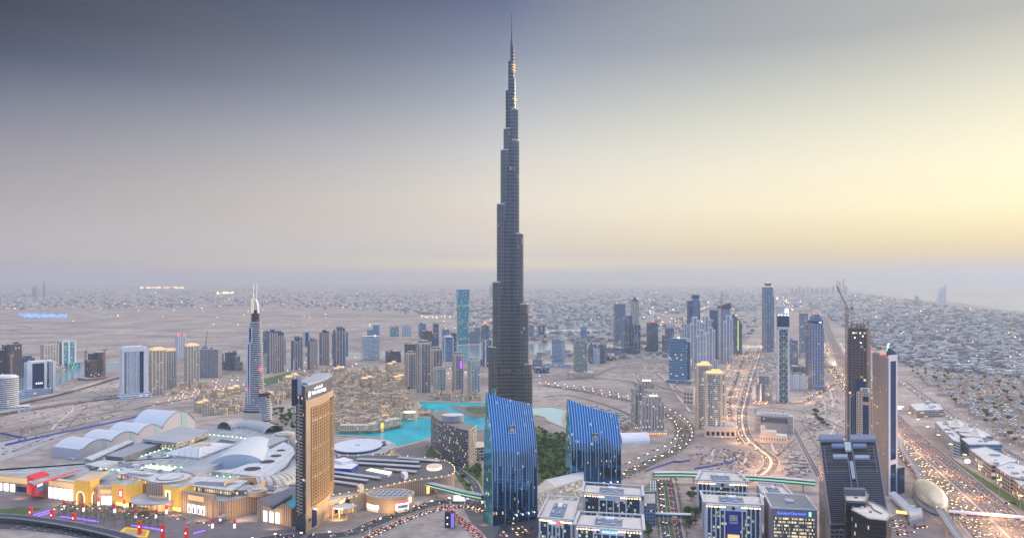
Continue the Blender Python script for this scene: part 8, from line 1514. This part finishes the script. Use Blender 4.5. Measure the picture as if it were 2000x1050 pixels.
# ---------------------------------------------------------------- lamp posts
def make_post(h, n, m, head=1.2):
    e = empty('street_lamp', (0, -900, 0), 0, 'l', 'street lamp'); t = MB(); t.ell(0, 0, .22, .22, 0, h, 7, rx2=.12)
    for k in range(n): a = 2 * pi * k / n; t.beam((0, 0, h - .2), (cos(a) * head * 1.6, sin(a) * head * 1.6, h), .14)
    t.build('pole', 'steel', e)
    for k in range(n): a = 2 * pi * k / n; MB().box(cos(a) * head * 1.6 - .5, cos(a) * head * 1.6 + .5, sin(a) * head * 1.6 - .5, sin(a) * head * 1.6 + .5, h, h + .5).build('lamp_head', m, e)
    return e
hm = make_post(24, 4, 'lamp_warm'); hmu = []; sm = make_post(10, 1, 'lamp_orange', .6); smu = []; wm = make_post(8, 2, 'lamp_white', .5); wmu = []
def posts(proto, used, key, offs, step, lb, grp, y1=1e9, a=0):
    L = ROADS[key][0] if isinstance(key, str) else key; nn = normals(L); acc = a
    for i in range(len(L) - 1):
        p, q = Vector(L[i][:2]), Vector(L[i + 1][:2]); l = (q - p).length; s = acc
        while s < l:
            c = p + (q - p) * (s / l)
            if 620 < c.y < y1 and abs(c.x / c.y) < .7:
                for o_ in offs: place(proto, used, c.x + nn[i][0] * o_, c.y + nn[i][1] * o_, math.atan2(q.y - p.y, q.x - p.x), lb, grp)
            s += step
        acc = s - l
posts(hm, hmu, 'szr', (38.5,), 75, 'high mast lamp along the right edge of the wide highway', 'high mast lamps', 3200); posts(sm, smu, 'szr', (-38.5, 0), 60, 'orange street lamp along the wide highway', 'street lamps of the wide highway', 3400, 20); posts(sm, smu, 'avenue', (12.5,), 40, 'orange street lamp on the S shaped avenue', 'street lamps of the S shaped avenue'); posts(sm, smu, 'street', (7,), 45, 'orange street lamp on the street beside the S shaped avenue', 'street lamps of the side street'); posts(wm, wmu, 'boulevard', (-12.6, 12.6), 34, 'white twin street lamp on the curved boulevard', 'white lamps of the curved boulevard')
posts(sm, smu, 'wasl', (-14,), 60, 'orange street lamp on the road through the villas', 'street lamps of the villa road', 2600); posts(sm, smu, 'cross', (7.5,), 45, 'orange street lamp on the cross street by the braced tower', 'street lamps of the cross street'); posts(wm, wmu, 'front_road', (11,), 30, 'white street lamp along the curving front road', 'lamps of the front road')
for x, y in scatter([(300, 788), (350, 768), (440, 752), (455, 768), (380, 782), (300, 796)], 34, 2, .3, .3): place(sm, smu, x, y, 0, 'orange lamp in the busy car park left of the masted tower', 'lamps of the left car park')
def glowlamp(p, e, r=3, col=(1, .52, .24)): l = bpy.data.lights.new('street_light', 'POINT'); l.energy = e; l.shadow_soft_size = r; l.color = col; o = bpy.data.objects.new('street_light', l); COL.objects.link(o); o.location = p
for i, p in enumerate(ROADS['szr'][0]):
    if 700 < p[1] < 3000 and i % 3 == 0: glowlamp((p[0], p[1], 20), 1.3e5 * min(1, (p[1] / 1300) ** 2, 500 / p[1]) + 1e4)
for k, e, st in (('avenue', 2.4e4, 5), ('street', 3.4e4, 5), ('cross', 2.4e4, 8)):
    for p in ROADS[k][0][2::st]: glowlamp((p[0], p[1], 11), e)
# ---------------------------------------------------------------- cars
def make_car(m, k=0):
    e = empty('car', (0, -900, 0), 0, 'c', 'car'); b = MB(); b.prism([(-2.2, -.9), (2.1, -.9), (2.3, -.6), (2.3, .6), (2.1, .9), (-2.2, .9)], .35, .95, bottom=True); b.build('body', m, e)
    c = MB(); c.prism([(-1.6, -.8), (1.0, -.8), (1.0, .8), (-1.6, .8)], .95, 1.5, 0, 1, poly2=[(-1.2, -.68), (.4, -.68), (.4, .68), (-1.2, .68)]); c.build('cabin', ['black', m], e)
    w = MB(); [w.beam((x, -.92, .33), (x, .92, .33), .64, n=10) for x in (-1.35, 1.35)]; w.build('wheel_pair', 'black', e)
    for s in (-.6, .6): MB().box(2.25, 2.5, s - .3, s + .3, .5, .95).build('headlight', 'head', e); MB().box(-2.4, -2.2, s - .28, s + .28, .55, .95).build('tail_light', 'tail', e)
    return e
CC = {'white': 'carwhite', 'silver': 'carsilver', 'black': 'black', 'red': 'carred', 'blue': 'carblue'}; mat('carwhite', (.7, .7, .7), .3); mat('carsilver', (.4, .41, .43), .25, .6); mat('carred', (.35, .02, .02), .3); mat('carblue', (.03, .06, .22), .3); cars = {c: (make_car(m), []) for c, m in CC.items()}; CN = ['white'] * 5 + ['silver'] * 3 + ['black'] * 2 + ['red', 'blue']; NC = [0]
FARC = []
def traffic(key, lanes, step, where, a=0, b=1, z=None, jam=False, ymax=3500):
    L = ROADS[key][0]; nn = normals(L); n = len(L)
    for off, dr in lanes:
        acc = RR.uniform(0, step)
        for i in range(int(a * (n - 1)), int(b * (n - 1))):
            p, q = Vector(L[i][:2]), Vector(L[i + 1][:2]); l = (q - p).length; s = acc
            while s < l:
                c = p + (q - p) * (s / l); c = c + Vector(nn[i]) * (off + RR.uniform(-.3, .3)); s += step * RR.uniform(.5, 1.6)
                if c.y > ymax or (c.y > 1700 and RR.random() < .45) or abs(c.x / c.y) > .69 or c.y < 690: continue
                rz = math.atan2(q.y - p.y, q.x - p.x) + (0 if dr > 0 else pi); FARC.append((c.x, c.y, rz, where))
            acc = s - l
H3 = [(-34 + i * 3.6, -1) for i in range(9)]; H4 = [(5 + i * 3.6, 1) for i in range(9)]
traffic('szr', H3, 30, 'the wide highway'); traffic('szr', H4, 95, 'the wide highway'); traffic('wasl', [(-8, -1), (-4, -1), (4, 1), (8, 1)], 60, 'the road through the villas'); traffic('boulevard', [(-8, -1), (-4, -1), (4, 1), (8, 1)], 55, 'the curved boulevard'); traffic('avenue', [(-6, -1), (6, 1)], 60, 'the S shaped avenue'); traffic('street', [(-2.5, -1), (2.5, 1)], 50, 'the street beside the S shaped avenue')
traffic('office_avenue', [(-8, -1), (-4.5, -1), (4.5, 1), (8, 1)], 28, 'the avenue between office blocks'); traffic('jam_road', [(-4, 1), (-.5, 1), (3.5, -1)], 8.5, 'the jammed road at the bottom'); traffic('red_road', [(-4.5, -1), (-1.2, -1), (2.2, -1), (5.2, -1)], 7.5, 'the packed red lit road left of the larger blue tower'); traffic('front_road', [(-6, 1), (-2, 1), (3, -1)], 34, 'the curving front road'); traffic('service', [(-3, -1), (3, 1)], 26, 'the service road beside the green verge'); traffic('cross', [(-3, -1), (3, 1)], 30, 'the cross street by the braced tower')
def parked(pp, sp, where, ang, hold_=False):
    for x, y in scatter(pp, sp, 1.6, .12, ang, hold_=False):
        if RR.random() < .6: FARC.append((x, y, ang + RR.choice((0, pi)) + pi / 2, where))
parked([(990, 1016), (1044, 1000), (1052, 1010), (1030, 1048), (975, 1050)], 6.5, 'the car park at the bottom centre', .3); parked([(1742, 1016), (1786, 1000), (1812, 1030), (1790, 1050), (1745, 1050)], 7.5, 'the car park right of the octagonal tower', .4); parked([(60, 980), (140, 986), (200, 992), (330, 1004), (420, 1020), (400, 1030), (300, 1012), (100, 996)], 9, 'the mall forecourt', .1); parked([(300, 786), (350, 768), (440, 752), (455, 768), (380, 780), (300, 794)], 11, 'the busy car park left of the masted tower', .3)
parked([(1760, 848), (1766, 844), (1870, 918), (1990, 1000), (1980, 1002)], 7, 'the service road parking', .6)
FARC.sort(key=lambda c: c[1]); near, far = FARC[:300], FARC[300:1700]
for x, y, rz, wh in near: cn = RR.choice(CN); pr, us = cars[cn]; place(pr, us, x, y, rz, f'{cn} car on {wh}', f'{cn} cars on {wh}', 1.08, .36)
def farcar(mb, i, x, y, rz, wh):
    c, s_ = cos(rz), sin(rz); R2 = lambda u, v: (x + u * c - v * s_, y + u * s_ + v * c); k = 1 + max(0, min(y, 1900) - 1200) / 3500
    mb.prism([R2(-2.3, -.9), R2(2.3, -.9), R2(2.3, .9), R2(-2.3, .9)], .6, 1.5, RR.randrange(3)); mb.prism([R2(-1.5, -.75), R2(.9, -.75), R2(.9, .75), R2(-1.5, .75)], 1.5, 2.1, 2)
    for v in (-.6, .6): r = .38 * k; mb.prism([R2(2.3, v - r), R2(2.6, v - r), R2(2.6, v + r), R2(2.3, v + r)], .9, .9 + r * 1.6, 3); mb.prism([R2(-2.6, v - r), R2(-2.3, v - r), R2(-2.3, v + r), R2(-2.6, v + r)], .9, .9 + r * 1.4, 4)
mass('distant_cars', far, farcar, ['carwhite', 'carsilver', 'black', 'head', 'tail'])
for o in [o for o in COL.objects if o.parent is None and o.location.y == -900 and o.type == 'EMPTY']:
    for c in list(o.children): bpy.data.objects.remove(c)
    bpy.data.objects.remove(o)
# ================================================================ haze
def haze():
    m = bpy.data.materials.new('haze'); m.use_nodes = True; t = m.node_tree; t.nodes.clear(); o = N(t, 'ShaderNodeOutputMaterial'); v = N(t, 'ShaderNodeVolumePrincipled')
    v.inputs['Color'].default_value = (*HAZE_COL, 1); v.inputs['Density'].default_value = HAZE_D; v.inputs['Anisotropy'].default_value = .25
    t.links.new(v.outputs[0], o.inputs['Volume'])
    mb = MB(); mb.box(-61000, 61000, -2600, 70500, -1, 905)
    ob = mb.build('haze', m); tag(ob, kind='stuff')
HAZE_COL = (.575, .62, .685)
haze()
resolve_materials()
